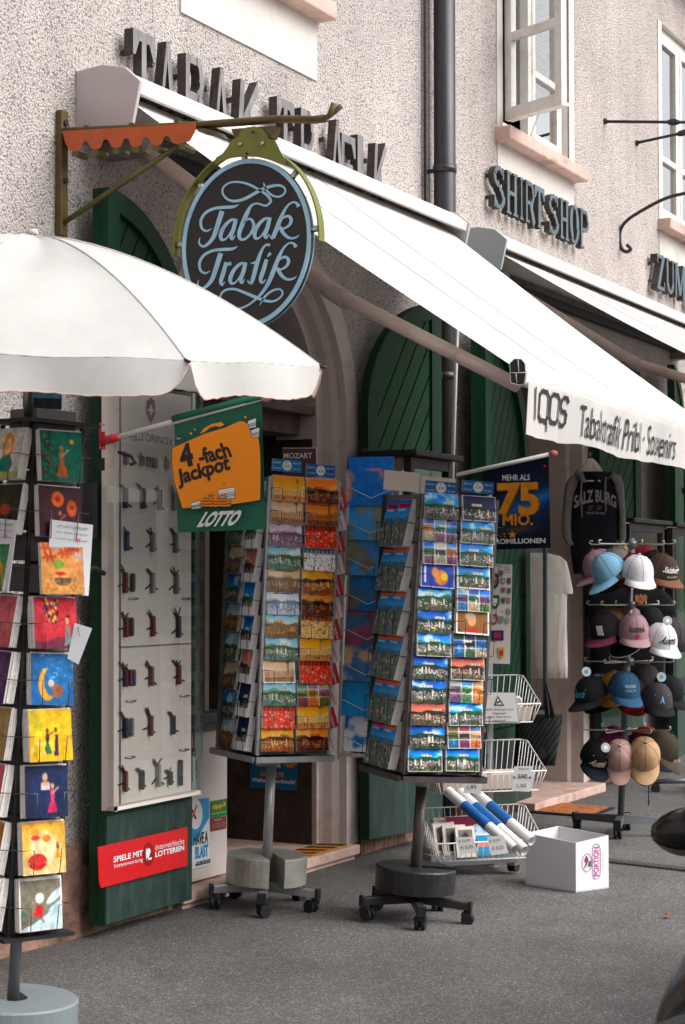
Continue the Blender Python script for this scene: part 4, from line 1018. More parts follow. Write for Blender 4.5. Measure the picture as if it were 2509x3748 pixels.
# ------------------------------------------------------------------ parasol above the card stand at the left
UAX = Vector((-0.0874, -0.0857, 0.9925)).normalized()   # the canopy leans a little towards the street
UCT, UR, UDZ = Vector((4.322, -0.884, 2.092)), 0.903, 0.369
UE1 = UAX.cross(Vector((0, 1, 0))).normalized(); UE2 = UAX.cross(UE1)
UMC = cloth_mat('parasol_canvas', S(214, 212, 209), 0.28, 0.25, 2.2)
UMT = cloth_mat('parasol_hem', S(232, 205, 190), 0.4, 0.0)
PA = thing('parasol', 'white fabric parasol with scalloped hem mounted above the card stand', 'parasol', (4.42, -0.80, 1.90))
ph0 = 20.1
def rim(an, t):                                      # t: 0 apex .. 1 rim; ribs bow outwards, panels sag between them
    k = (an - ph0) % 45.0 / 45.0
    sag = 4 * k * (1 - k)
    rr = UR * t * math.cos(R(22.5)) / math.cos(R((k - 0.5) * 45))
    z = UDZ * (1 - t ** 1.72) - 0.022 * sag * math.sin(math.pi * min(t, 1)) ** 0.8
    z += 0.0035 * math.sin(k * 31 + an) * max(0.0, t - .45) * (1 - k * .3) + 0.004 * math.sin(t * 9 + an * .2) * sag
    return UCT + (UE1 * math.cos(R(an)) + UE2 * math.sin(R(an))) * rr + UAX * z
for k in range(8):
    m = MB(); m.grid(lambda a, b: rim(ph0 + 45 * (k + a * 0.9999), 0.02 + 0.98 * b), 12, 18)
    pn = m.build('canopy_panel', UMC, PA)
    def flap(a, b):
        top_ = rim(ph0 + 45 * (k + min(max(a, 0.0001), 0.9999)), 1.0)
        d = (top_ - UCT).normalized()
        edge = min(a, 1 - a)
        dr = 0.096 * min(1.0, (edge / 0.085)) ** 0.5 * (1 + 0.06 * math.sin(a * 11 + k)) if edge > 0.001 else 0.012
        return top_ + d * (0.012 * math.sin(a * 9 + k * 2) * b + 0.012 * b) + UAX * (-dr * b)
    m = MB(); m.grid(flap, 40, 5); m.build('hem_flap', UMC, PA)
    m = MB(); m.tube([flap(a / 30.0, 1.0) for a in range(31)], 0.0022, 5); m.build('hem_piping', UMT, pn)
for k in range(8):
    an = ph0 + 45 * k
    pts = [rim(an, t / 8.0) + Vector((0, 0, -0.012)) for t in range(1, 9)]
    m = MB(); m.tube(pts, 0.005, 6); rb = m.build('rib', STEEL, PA)
    m = MB(); m.tube([rim(an + 0.05, t / 14.0) + Vector((0, 0, 0.001)) for t in range(1, 15)], 0.0028, 5); m.build('seam', UMC, rb)
    e = rim(an, 1.0); d = (e - UCT).normalized()
    m = MB(); m.tube([e - d * 0.006, e + d * 0.018 + Vector((0, 0, -0.004))], [0.006, 0.004], 8); m.build('rib_tip', BLACKP, rb)
    m = MB(); m.tube([UCT + UAX * 0.05, rim(an, 0.5) + Vector((0, 0, -0.014))], 0.004, 6); m.build('stretcher', STEEL, rb)
apex = UCT + UAX * (UDZ + 0.01)
m = MB(); m.tube([(4.42, -0.80, 1.88), apex], 0.014, 10); m.build('pole', STEEL, PA)
m = MB(); m.tube([apex - Vector((0, 0, 0.01)), apex + Vector((0, 0, 0.006))], [0.02, 0.016], 10); m.build('finial', UMC, PA)

# ------------------------------------------------------------------ lottery flag
FX = 5.70
def ZF(x, y, dx=0.0): return PX(620 + x / 4.126, 1420 + y / 4.126, FX + dx)
def ZW(x, y, dx=0.0): return PX(300 + x / 1.568, 1400 + y / 1.568, FX + dx)
REDP = mat('red_plastic', S(196, 28, 34), 0.4, var=0.08)
WHITEP = mat('white_tube', S(226, 222, 220), 0.4, var=0.05)
FL = thing('advertising_flag', 'green flag with orange suitcase reading 4-fach Jackpot and LOTTO', 'flag', tuple(ZW(110, 330)))
m = MB(); m.slab([ZW(98, 228), ZW(136, 236), ZW(136, 300), ZW(136, 385), ZW(98, 385)], (0.02, 0, 0)); br = m.build('holder_plate', REDP, FL, bevel=0.002)
for x, y in ((108, 240), (128, 244), (108, 374), (128, 374)):
    m = MB(); c = ZW(x, y); m.tube([c, c + Vector((-0.004, 0, 0))], 0.004, 6); m.build('screw', STEEL, br)
m = MB(); m.slab([ZW(130, 240, 0.005), ZW(150, 318, 0.005), ZW(150, 340, 0.005), ZW(130, 330, 0.005)], (0.01, 0, 0)); m.build('gusset', REDP, br)
m = MB(); m.tube([ZW(115, 340), ZW(213, 312)], [0.017, 0.016], 12); m.build('socket', REDP, FL)
m = MB(); m.tube([ZW(205, 314), ZW(1062, 80)], 0.0115, 12); m.build('pole', WHITEP, FL)
m = MB(); p0, p1 = ZW(1040, 86), ZW(1092, 76); m.tube([p0, p0.lerp(p1, 0.5), p1], [0.017, 0.019, 0.012], 12); m.build('pole_knob', mat('pink_knob', S(226, 150, 150), 0.35), FL)
FGREEN = mat('flag_green', S(6, 96, 72), 0.55, var=0.06, vscale=8)
FORANGE = mat('flag_orange', S(255, 146, 0), 0.55)
FWHITE = mat('flag_white', S(226, 228, 230), 0.55)
cTL, cTR, cBR, cBL = (72, 470), (1392, 118), (1462, 2130), (132, 2185)
def fl(a, b):
    x = (cTL[0] * (1 - a) + cTR[0] * a) * (1 - b) + (cBL[0] * (1 - a) + cBR[0] * a) * b
    y = (cTL[1] * (1 - a) + cTR[1] * a) * (1 - b) + (cBL[1] * (1 - a) + cBR[1] * a) * b
    return x, y
def flw(a, b):
    x, y = fl(a, b)
    return ZF(x, y, 0.012 * math.sin(b * 3.0) * (1 - b) + 0.004 * math.sin(a * 5 + b * 3) * b)
m = MB(); m.grid(flw, 24, 30); fc = m.build('flag_cloth', FGREEN, FL)
m = MB(); m.tube([ZF(66, 478), ZF(1400, 122)], 0.0165, 12); m.build('pole_sleeve', FGREEN, FL)
def flat(mb, pts, dx): mb.quad([ZF(x, y, dx) for x, y in pts]); return mb
sc_ = [(42, 930), (90, 890), (540, 690), (840, 600), (1065, 500), (1120, 505), (1200, 545), (1240, 700), (1340, 720), (1370, 900), (1380, 1200), (1376, 1690), (1200, 1720), (700, 1790), (200, 1815), (150, 1650), (80, 1420), (45, 1150)]
m = MB(); flat(m, [(x + (x - 720) * 0.012, y + (y - 1200) * 0.012) for x, y in sc_], -0.0155); m.build('suitcase_outline', INK, fc)
m = MB(); flat(m, sc_, -0.0165); flat(m, [(465, 690), (530, 605), (640, 545), (790, 512), (830, 555), (760, 590), (710, 572), (610, 600), (540, 660)], -0.0167); m.build('suitcase_print', FORANGE, fc, kind='stuff')
def ftext(t, ll, lr, ul, mt, bold, sh=0.0):
    o, x, y = ZF(*ll, -0.018), ZF(*lr, -0.018), ZF(*ul, -0.018)
    m = MB(); m.text(t, o, x - o, y - o, bold=bold, shear=sh); m.build('lettering', mt, fc)
ftext('4', (190, 1215), (385, 1165), (125, 870), INK, 0.06)
ftext('-fach', (480, 1160), (955, 1040), (395, 925), INK, 0.035)
ftext('Jackpot', (150, 1530), (940, 1300), (105, 1235), INK, 0.035)
ftext('LOTTO', (412, 2105), (1135, 2075), (412, 1875), FWHITE, 0.05, 0.25)
ftext('16+', (122, 780), (178, 775), (120, 745), FWHITE, 0.02)
m = MB(); flat(m, [(148 + 36 * math.cos(i * 0.5236), 758 + 36 * math.sin(i * 0.5236)) for i in range(12)], -0.0162); m.build('age_dot', INK, fc)
for (x, y, s) in ((330, 688, 60), (390, 628, 40), (1150, 440, 60), (830, 1448, 36), (600, 1640, 36)):
    m = MB(); flat(m, [(x - s, y), (x - s * .16, y - s * .16), (x, y - s), (x + s * .16, y - s * .16), (x + s, y), (x + s * .16, y + s * .16), (x, y + s), (x - s * .16, y + s * .16)], -0.0170); st = m.build('sparkle', INK, fc)
    m = MB(); flat(m, [(x - s * .4, y), (x, y - s * .4), (x + s * .4, y), (x, y + s * .4)], -0.0173); m.build('sparkle_heart', FORANGE, fc)
for j, (x, y) in enumerate(((330, 1740), (740, 1540), (1190, 500), (1240, 640))):   # banknote bundles
    w = 150 if j < 1 else 250 if j == 1 else 120
    h = 90 if j < 1 else 140 if j == 1 else 110
    m = MB(); flat(m, [(x - 6, y - 8), (x + w + 6, y - 52), (x + w + 8, y + h - 14), (x + 4, y + h + 8)], -0.0175); m.build('banknote_edge', INK, fc)
    m = MB(); flat(m, [(x, y), (x + w, y - 44), (x + w, y + h - 20), (x + 8, y + h)], -0.0178); m.build('banknote_bundle', FWHITE, fc)
    for q in range(3):
        m = MB(); yy = y + h * (0.45 + 0.17 * q); flat(m, [(x + 4, yy), (x + w, yy - 30), (x + w, yy - 22), (x + 4, yy + 9)], -0.0181); m.build('banknote_line', INK, fc)
rc = random.Random(3)
for j in range(7):
    for q in range(3 + (j % 3)):
        x, y = 500 + j * 66, 1780 - q * 42 + rc.uniform(-6, 6)
        m = MB(); flat(m, [(x + 46 * math.cos(i * 0.7854) , y + 20 * math.sin(i * 0.7854)) for i in range(8)], -0.0184 - 0.0001 * q); m.build('coin_edge', INK, fc)
        m = MB(); flat(m, [(x + 40 * math.cos(i * 0.7854) , y - 3 + 13 * math.sin(i * 0.7854)) for i in range(8)], -0.0190 - 0.0001 * q); m.build('coin', FORANGE, fc)

# ------------------------------------------------------------------ second flag
EX = 9.33
def ZE(x, y, dx=0.0): return PX(1650 + x / 1.825, 1500 + y / 1.825, EX + dx)
FE = thing('advertising_flag', 'dark blue flag with golden 75 and the word MIO beside the postcards', 'flag', tuple(ZE(15, 440)))
m = MB(); m.tube([ZE(-10, 446), ZE(676, 294)], 0.012, 12); m.build('pole', WHITEP, FE)
m = MB(); m.tube([ZE(668, 296), ZE(690, 291), ZE(712, 288)], [0.018, 0.02, 0.01], 12); m.build('pole_knob', mat('coral_knob', S(206, 104, 104), 0.35), FE)
eTL, eTR, eBR, eBL = (215, 392), (655, 292), (668, 922), (224, 936)
nu, nv = 60, 84
yy, xx = np.mgrid[0:nv + 1, 0:nu + 1]; xx = xx / nu; yy = yy / nv
glow = np.exp(-(((xx - 0.62) / 0.42) ** 2 + ((yy - 0.50) / 0.22) ** 2))
beam = np.exp(-((yy - 0.56 + (xx - 0.5) * 0.28) / 0.07) ** 2) * (0.4 + 0.6 * xx)
img = np.zeros((nv + 1, nu + 1, 3)); img[:] = np.array([9, 18, 42]) / 255
img += glow[..., None] * np.array([10, 62, 100]) / 255 + beam[..., None] * np.array([20, 56, 84]) / 255
gold = np.exp(-(((xx - 0.5) / 0.3) ** 2 + ((yy - 0.78) / 0.05) ** 2)); img += gold[..., None] * np.array([70, 44, 8]) / 255
def flE(a, b):
    x = (eTL[0] * (1 - a) + eTR[0] * a) * (1 - b) + (eBL[0] * (1 - a) + eBR[0] * a) * b
    y = (eTL[1] * (1 - a) + eTR[1] * a) * (1 - b) + (eBL[1] * (1 - a) + eBR[1] * a) * b
    return ZE(x, y, 0.004 * math.sin(a * 6 + b * 4) * b)
m = MB(); m.grid(flE, nu, nv, col=img); fe = m.build('flag_cloth', print_mat('flag_print', 0.5), FE)
GOLD = mat('gold_ink', S(226, 142, 10), 0.5, var=0.18, vscale=18); GOLDD = mat('dark_gold_ink', S(120, 62, 10), 0.6)
def etext(t, x0, y0, x1, y1, mt, bold, dx=-0.006):
    o, x, y = ZE(x0, y1, dx), ZE(x1, y1 - (x1 - x0) * 0.02, dx), ZE(x0, y0, dx)
    m = MB(); m.text(t, o, x - o, y - o, bold=bold); m.build('lettering', mt, fe)
etext('MEHR ALS', 345, 434, 530, 474, FWHITE, 0.012)
etext('75', 318, 494, 600, 718, GOLDD, 0.05); etext('75', 310, 490, 592, 712, GOLD, 0.04, -0.008)
etext('MIO.', 352, 700, 554, 778, GOLDD, 0.03, -0.010); etext('MIO.', 348, 697, 550, 774, GOLD, 0.025, -0.012)
etext('EUROMILLIONEN', 238, 864, 634, 898, FWHITE, 0.03)
m = MB(); m.quad([ZE(412 + (32 if i % 2 == 0 else 13) * math.sin(i * math.pi / 5), 834 - (32 if i % 2 == 0 else 13) * math.cos(i * math.pi / 5), -0.008) for i in range(10)]); m.build('star', GOLD, fe)
for x, y, s in ((358, 830, 9), (335, 846, 7), (362, 848, 8), (320, 838, 5)):
    m = MB(); m.quad([ZE(x + (s if i % 2 == 0 else s * .4) * math.sin(i * math.pi / 5), y - (s if i % 2 == 0 else s * .4) * math.cos(i * math.pi / 5), -0.008) for i in range(10)]); m.build('star', GOLD, fe)
m = MB(); m.quad([ZE(630 + 9 * math.cos(i * .6283), 374 + 9 * math.sin(i * .6283), -0.006) for i in range(10)]); m.build('age_dot', REDP, fe)

# ------------------------------------------------------------------ knife display on the open shutter
CX = 0.172                                           # out from the facade: back of the case
CASEPALE = mat('case_board', S(228, 216, 208), 0.55, var=0.04, vscale=3)
KC = thing('knife_display_case', 'tall glass-fronted display case with shield emblem lettered VICTORINOX', 'display case', tuple(P(400, 2975, CX)))
def K(u, v, e=0.0): return P(u, v, CX + e)
q = [K(388, 2968), K(700, 2905), K(700, 1452), K(388, 1400)]
m = MB(); m.slab(q, (0, 0.02, 0)); m.build('back_board', CASEPALE, KC)
for pa_, pb_ in ((K(388, 2968), K(388, 1400)), (K(440, 2950), K(440, 1410))):
    pass
m = MB(); m.slab([K(388, 2968), K(402, 2968), K(402, 1400), K(388, 1400)], (0, -0.038, 0)); m.build('side_frame', CASEPALE, KC)
m = MB(); m.slab([K(388, 2968), K(712, 2904), K(712, 2890), K(388, 2952)], (0, -0.038, 0)); m.build('bottom_frame', CASEPALE, KC)
m = MB(); m.quad([K(396, 2960, .038), K(718, 2900, .038), K(718, 1440, .038), K(396, 1400, .038)]); m.build('glass_front', CLEAR, KC)
m = MB(); m.slab([K(706, 2903, .0), K(716, 2901, .0), K(716, 1440, .0), K(706, 1440, .0)], (0, -0.038, 0)); m.build('glass_edge', glass_mat('glass_edge', (0.72, 0.84, 0.83), 0.05), KC)
m = MB(); m.box(tuple((K(440, 2378, .006) + K(700, 2345, .006)) / 2), ((K(700, 2345).x - K(440, 2378).x), 0.006, 0.004)); m.build('joint_strip', mat('joint_grey', S(120, 112, 108), 0.6), KC)
m = MB(); m.slab([K(438, 2945, 0.001), K(441, 2944, 0.001), K(441, 1415, 0.001), K(438, 1415, 0.001)], (0, -0.004, 0)); m.build('joint_strip', MATS['joint_grey'], KC)
DARKRED = mat('emblem_red', S(112, 42, 46), 0.5); GREYINK = mat('grey_ink', S(84, 78, 76), 0.6)
o, x, y = K(472, 1605, .004), K(636, 1634, .004), K(472, 1574, .004)
m = MB(); m.text('VICTORINOX', o, x - o, y - o, bold=0.0); m.build('lettering', GREYINK, KC)
sh = [(378, 112), (398, 90), (418, 112), (420, 175), (398, 232), (376, 172)]
m = MB(); m.quad([K(300 + a / 1.568, 1400 + b / 1.568, 0.003) for a, b in [(398 + (a - 398) * 1.16, 160 + (b - 160) * 1.08) for a, b in sh]]); m.build('emblem_rim', GREYINK, KC)
m = MB(); m.quad([K(300 + a / 1.568, 1400 + b / 1.568, 0.005) for a, b in sh]); em = m.build('emblem', DARKRED, KC)
m = MB(); m.quad([K(300 + a / 1.568, 1400 + b / 1.568, 0.007) for a, b in [(392, 130), (404, 132), (404, 188), (392, 186)]]); m.quad([K(300 + a / 1.568, 1400 + b / 1.568, 0.0072) for a, b in [(380, 150), (416, 154), (416, 168), (380, 164)]]); m.build('emblem_cross', FWHITE, em)
KCOL = {'red': S(118, 36, 44), 'dark red': S(86, 34, 40), 'purple': S(126, 64, 128), 'blue': S(48, 68, 118), 'navy': S(36, 42, 66), 'black': S(40, 38, 40), 'grey': S(130, 126, 124), 'olive': S(60, 66, 46), 'orange': S(206, 130, 44), 'rust': S(120, 70, 52), 'silver': S(150, 150, 152)}
KM = {k: mat('knife_' + k.replace(' ', '_'), v, 0.3) for k, v in KCOL.items()}
BLADE = mat('knife_blade', S(92, 86, 86), 0.35, metal=0.7)
nord = ['leftmost', 'second', 'third', 'fourth', 'fifth']
rowname = ['top', 'second', 'third', 'fourth', 'fifth', 'sixth', 'seventh', 'lowest']
def zk(x, y): return (x / 2.13, 1400 + y / 2.13)
def zl(x, y): return (x / 1.739, 2400 + y / 1.739)
knives = [[(zk(985, 600), 'purple', 1, .5), (zk(1110, 612), 'dark red', 1, .5), (zk(1160, 618), 'blue', 0, .52), (zk(1192, 624), 'navy', 0, .52), (zk(1218, 630), 'orange', 0, .52), (zk(1305, 640), 'grey', 1, .5)],
          [(zk(980, 900), 'dark red', 3, 1), (zk(1118, 905), 'dark red', 3, 1), (zk(1245, 915), 'dark red', 4, 1), (zk(1360, 930), 'silver', 2, .9)],
          [(zk(990, 1235), 'blue', 2, .95), (zk(1192, 1245), 'silver', 4, .95), (zk(1372, 1250), 'grey', 4, 1)],
          [(zk(980, 1560), 'red', 4, 1), (zk(1036, 1560), 'olive', 0, .9), (zk(1192, 1562), 'silver', 4, 1), (zk(1378, 1570), 'grey', 5, 1)],
          [(zk(985, 1905), 'red', 5, 1), (zk(1026, 1905), 'olive', 0, .9), (zk(1195, 1900), 'red', 4, 1), (zk(1395, 1905), 'navy', 6, 1.1)],
          [(zl(800, 135), 'dark red', 5, .95), (zl(828, 140), 'red', 0, .8), (zl(850, 140), 'blue', 0, .8), (zl(965, 130), 'rust', 4, .95), (zl(1140, 120), 'red', 6, 1)],
          [(zl(798, 460), 'navy', 4, 1), (zl(838, 455), 'grey', 0, .9), (zl(962, 445), 'rust', 4, 1), (zl(1104, 440), 'navy', 3, .95)],
          [(zl(800, 800), 'rust', 4, 1), (zl(905, 790), 'black', 3, .95), (zl(1010, 760), 'silver', 5, 1.15), (zl(1085, 780), 'olive', 5, .7), (zl(1150, 745), 'navy', 0, 1.3)]]
kr = random.Random(5)
for ri, row in enumerate(knives):
    for ci, ((u, v), col, nb, sc1) in enumerate(row):
        c = K(u, v, 0.010)
        t = thing('pocket_knife', '%s pocket knife, %s in the %s row of the glass display case' % (col, nord[ci] if ci < 5 else 'rightmost', rowname[ri]), 'knife', tuple(c - Vector((0, 0, 0.045 * sc1))), group='knives in the glass display case')
        h, w = 0.084 * sc1, 0.0165
        m = MB(); n = 8
        pts = [(w / 2 * math.cos(math.pi * i / n), h / 2 - w / 2 + w / 2 * math.sin(math.pi * i / n)) for i in range(n + 1)] + [(w / 2 * math.cos(math.pi + math.pi * i / n), -h / 2 + w / 2 + w / 2 * math.sin(math.pi + math.pi * i / n)) for i in range(n + 1)]
        m.slab([c + Vector((a, 0.008, b)) for a, b in pts], (0, -0.018, 0)); m.build('handle', KM[col], t, bevel=0.003)
        for b_ in range(nb):
            sd_ = -1 if b_ % 3 != 1 else 1
            lo = b_ % 2 == 0
            z = h / 2 - 0.006 if b_ % 2 == 0 else -h / 2 + 0.012 + 0.008 * b_
            an = R(kr.uniform(25, 60)) * (1 if b_ % 2 == 0 else -0.6 + 0.5 * kr.random())
            l = kr.uniform(0.028, 0.05) * sc1
            p0 = c + Vector((sd_ * w * 0.3, -0.004 + 0.003 * b_, z)); d = Vector((sd_ * math.cos(an), 0, math.sin(an)))
            nrm = Vector((-d.z, 0, d.x)) * 0.004
            m = MB(); m.slab([p0 + nrm, p0 - nrm, p0 + d * l * 0.8 - nrm, p0 + d * l, p0 + d * l * 0.7 + nrm], (0, 0.0025, 0)); m.build('blade', BLADE, t)
for ri, row in enumerate(knives):
    for ((u, v), col, nb, sc1) in row:
        c = K(u, v + 52 * sc1, 0.002); m = MB(); m.box(tuple(c), (.016, .001, .008)); m.build('price_label', FWHITE if ri % 2 else CASEPALE, KC)
# steel pegs
for (u, v) in ((zk(1015, 440)), (zk(1000, 1685)), (zk(1415, 1685)), (zl(800, 292)), (zl(795, 650)), (zl(1145, 258)), (zl(1140, 602))):
    c = K(u, v, 0); m = MB(); m.tube([c, c + Vector((0.055, -0.012, 0))], 0.0045, 8); m.build('peg', STEEL, KC)
# ironmongery on the post
for (u, v, h) in ((378, 1700, .05), (395, 2470, .11), (390, 2640, .07), (396, 1480, .07)):
    c = P(u, v, 0.15); m = MB(); m.box(tuple(c), (0.025, 0.035, h)); m.tube([c + Vector((0, -0.02, -0.02)), c + Vector((0.02, -0.03, -0.02))], 0.008, 6); m.build('latch', IRON, LEAF1)
c = P(385, 1655, .16); m = MB(); m.tube([c, c + Vector((.03, -.05, .0)), c + Vector((.05, -.09, -.015)), c + Vector((.05, -.11, -.045)), c + Vector((.03, -.1, -.05))], 0.007, 8); m.build('hook', IRON, LEAF1)
c = P(300, 2085, .15); e_ = P(400, 2110, .16); m = MB(); m.tube([P(250, 2075, .12), c, P(350, 2080, .17), e_, P(402, 2122, .16)], [0.012, 0.012, 0.011, 0.008, 0.004], 8); m.build('stay_hook', IRON, LEAF1)
c = P(342, 1870, 0.12); m = MB(); m.box(tuple(c + Vector((-0.02, 0.0, 0.0))), (0.03, 0.05, 0.22)); m.build('lock_plate', IRON, LEAF1)
# red lottery plate on the kick sheet
RS = thing('lottery_plate', 'red plate reading SPIELE MIT Verantwortung on the green shutter', 'sign', tuple(P(365, 3235, .18)))
def ZR(x, y, e=0.0): return P(x / 1.739, 2400 + y / 1.739, 0.172 + e)
m = MB(); m.slab([ZR(620, 1218), ZR(1190, 1090), ZR(1190, 1335), ZR(640, 1478), ZR(628, 1440)], (0, -0.004, 0)); m.build('plate', mat('red_enamel', S(206, 24, 30), 0.35, var=0.06, vscale=20, dirt=S(150, 20, 26), dscale=20, damt=0.5), RS)
def rtext(t, x0, y0, x1, y1, h, bold, mt=FWHITE):
    o, x, y = ZR(x0, y0, .006), ZR(x1, y1, .006), ZR(x0, y0 - h, .006)
    m = MB(); m.text(t, o, x - o, y - o, bold=bold); m.build('lettering', mt, RS)
rtext('SPIELE MIT', 724, 1318, 912, 1272, 38, 0.03); rtext('Verantwortung', 724, 1362, 910, 1316, 34, 0.0)
rtext('österreichische', 990, 1238, 1174, 1196, 36, 0.0); rtext('LOTTERIEN', 990, 1284, 1174, 1238, 36, 0.03)
m = MB(); m.quad([ZR(948 + 34 * math.cos(i * math.pi / 12), 1264 + 76 * math.sin(i * math.pi / 12), .0055) for i in range(24)]); m.build('logo_disc', mat('logo_dark_red', S(150, 16, 22), 0.3), RS)
m = MB()
for pts in (([(930, 1246), (950, 1222), (962, 1240), (944, 1300), (932, 1304)]), ([(932, 1304), (936, 1290), (968, 1282), (968, 1296)]), ([(930, 1230), (938, 1226), (938, 1238), (930, 1240)])):
    m.quad([ZR(a, b, .0075) for a, b in pts])
m.build('logo_mark', FWHITE, RS, kind='stuff')
# ------------------------------------------------------------------ printed pictures, painted procedurally
class Pic:
    def __init__(s, w, h, col):
        s.w, s.h = w, h
        s.a = np.zeros((h + 1, w + 1, 3)); s.a[:] = np.array(col) / 255.0
        yy, xx = np.mgrid[0:h + 1, 0:w + 1]
        s.x, s.y = xx / w, yy / h                     # y downwards
    def mask(s, m, col, al=1.0):
        m = np.clip(m.astype(float), 0, 1)[..., None] * al
        s.a = s.a * (1 - m) + np.array(col) / 255.0 * m; return s
    def ell(s, cx, cy, rx, ry, col, rot=0.0, al=1.0):
        c, q = math.cos(rot), math.sin(rot)
        dx, dy = s.x - cx, s.y - cy
        u, v = (dx * c + dy * q) / rx, (-dx * q + dy * c) / ry
        return s.mask((1.0 - np.sqrt(u * u + v * v)) * min(rx * s.w, ry * s.h) + 0.5, col, al)
    def rect(s, x0, y0, x1, y1, col, al=1.0):
        return s.mask((s.x >= x0) & (s.x <= x1) & (s.y >= y0) & (s.y <= y1), col, al)
    def poly(s, pts, col, al=1.0):
        ins = np.zeros(s.x.shape, bool); n = len(pts)
        for i in range(n):
            (xa, ya), (xb, yb) = pts[i], pts[(i + 1) % n]
            if ya == yb: continue
            c = ((ya > s.y) != (yb > s.y)) & (s.x < (xb - xa) * (s.y - ya) / (yb - ya) + xa)
            ins ^= c
        return s.mask(ins, col, al)
    def line(s, x0, y0, x1, y1, w, col, al=1.0):
        dx, dy = x1 - x0, y1 - y0; l = dx * dx + dy * dy + 1e-9
        t = np.clip(((s.x - x0) * dx + (s.y - y0) * dy) / l, 0, 1)
        d = np.hypot(s.x - x0 - t * dx, s.y - y0 - t * dy)
        return s.mask((w - d) * s.w + 0.5, col, al)
    def grad(s, c0, c1, y0=0.0, y1=1.0):
        t = np.clip((s.y - y0) / (y1 - y0), 0, 1)[..., None]
        m = ((s.y >= y0) & (s.y <= y1))[..., None]
        s.a = np.where(m, np.array(c0) / 255.0 * (1 - t) + np.array(c1) / 255.0 * t, s.a); return s
    def noise(s, seed, sc, amp):
        s.a = np.clip(s.a + (vnoise(s.h + 1, s.w + 1, sc, seed)[..., None] - 0.5) * amp, 0, 1); return s
def vnoise(h, w, sc, seed):
    r = np.random.default_rng(seed); out = np.zeros((h, w)); amp, tot = 1.0, 0.0
    for o in range(3):
        k = max(2, int(sc * 2 ** o))
        g_ = r.random((k + 2, k + 2))
        y, x = np.linspace(0, k, h), np.linspace(0, k, w)
        yi, xi = y.astype(int), x.astype(int); fy, fx = (y - yi)[:, None], (x - xi)[None, :]
        a, b, c, d = g_[yi][:, xi], g_[yi][:, xi + 1], g_[yi + 1][:, xi], g_[yi + 1][:, xi + 1]
        out += amp * (a * (1 - fy) * (1 - fx) + b * (1 - fy) * fx + c * fy * (1 - fx) + d * fy * fx); tot += amp; amp *= 0.5
    return out / tot
PAL = {  # sky top, sky low, cloud, hill, town light, town dark, foreground
    'blue': ((6, 98, 182), (70, 176, 222), (230, 238, 244), (46, 78, 56), (214, 206, 196), (70, 66, 72), (52, 66, 34)),
    'deep blue': ((6, 66, 152), (52, 144, 206), (226, 232, 240), (38, 58, 58), (220, 212, 200), (58, 54, 60), (40, 60, 32)),
    'orange': ((244, 132, 14), (250, 176, 84), (250, 190, 110), (70, 40, 24), (236, 188, 136), (120, 70, 40), (110, 62, 32)),
    'brown': ((206, 118, 50), (226, 150, 84), (224, 172, 120), (44, 28, 22), (168, 112, 74), (64, 38, 30), (72, 40, 30)),
    'sunset': ((150, 104, 118), (226, 140, 110), (236, 176, 150), (52, 50, 44), (196, 176, 160), (70, 60, 60), (60, 66, 40)),
    'snow': ((190, 208, 224), (226, 232, 238), (240, 242, 246), (120, 134, 150), (232, 234, 238), (110, 120, 140), (200, 210, 222)),
    'violet': ((196, 178, 192), (214, 200, 206), (230, 222, 226), (110, 84, 104), (206, 190, 196), (90, 66, 84), (150, 120, 140)),
    'green': ((120, 176, 200), (190, 214, 214), (236, 240, 240), (50, 84, 44), (206, 206, 190), (66, 80, 66), (48, 104, 96)),
    'autumn': ((140, 190, 214), (206, 216, 208), (236, 236, 230), (126, 92, 34), (196, 156, 100), (92, 64, 32), (88, 66, 26)),
    'night': ((14, 26, 60), (30, 50, 92), (40, 60, 100), (16, 22, 30), (226, 216, 196), (50, 52, 66), (18, 22, 30)),
    'sepia': ((206, 178, 150), (220, 196, 170), (232, 214, 192), (120, 92, 74), (196, 164, 136), (110, 82, 64), (86, 62, 50)),
    'red': ((240, 130, 40), (236, 168, 100), (246, 196, 140), (120, 50, 30), (210, 80, 60), (120, 50, 40), (170, 60, 40)),
}
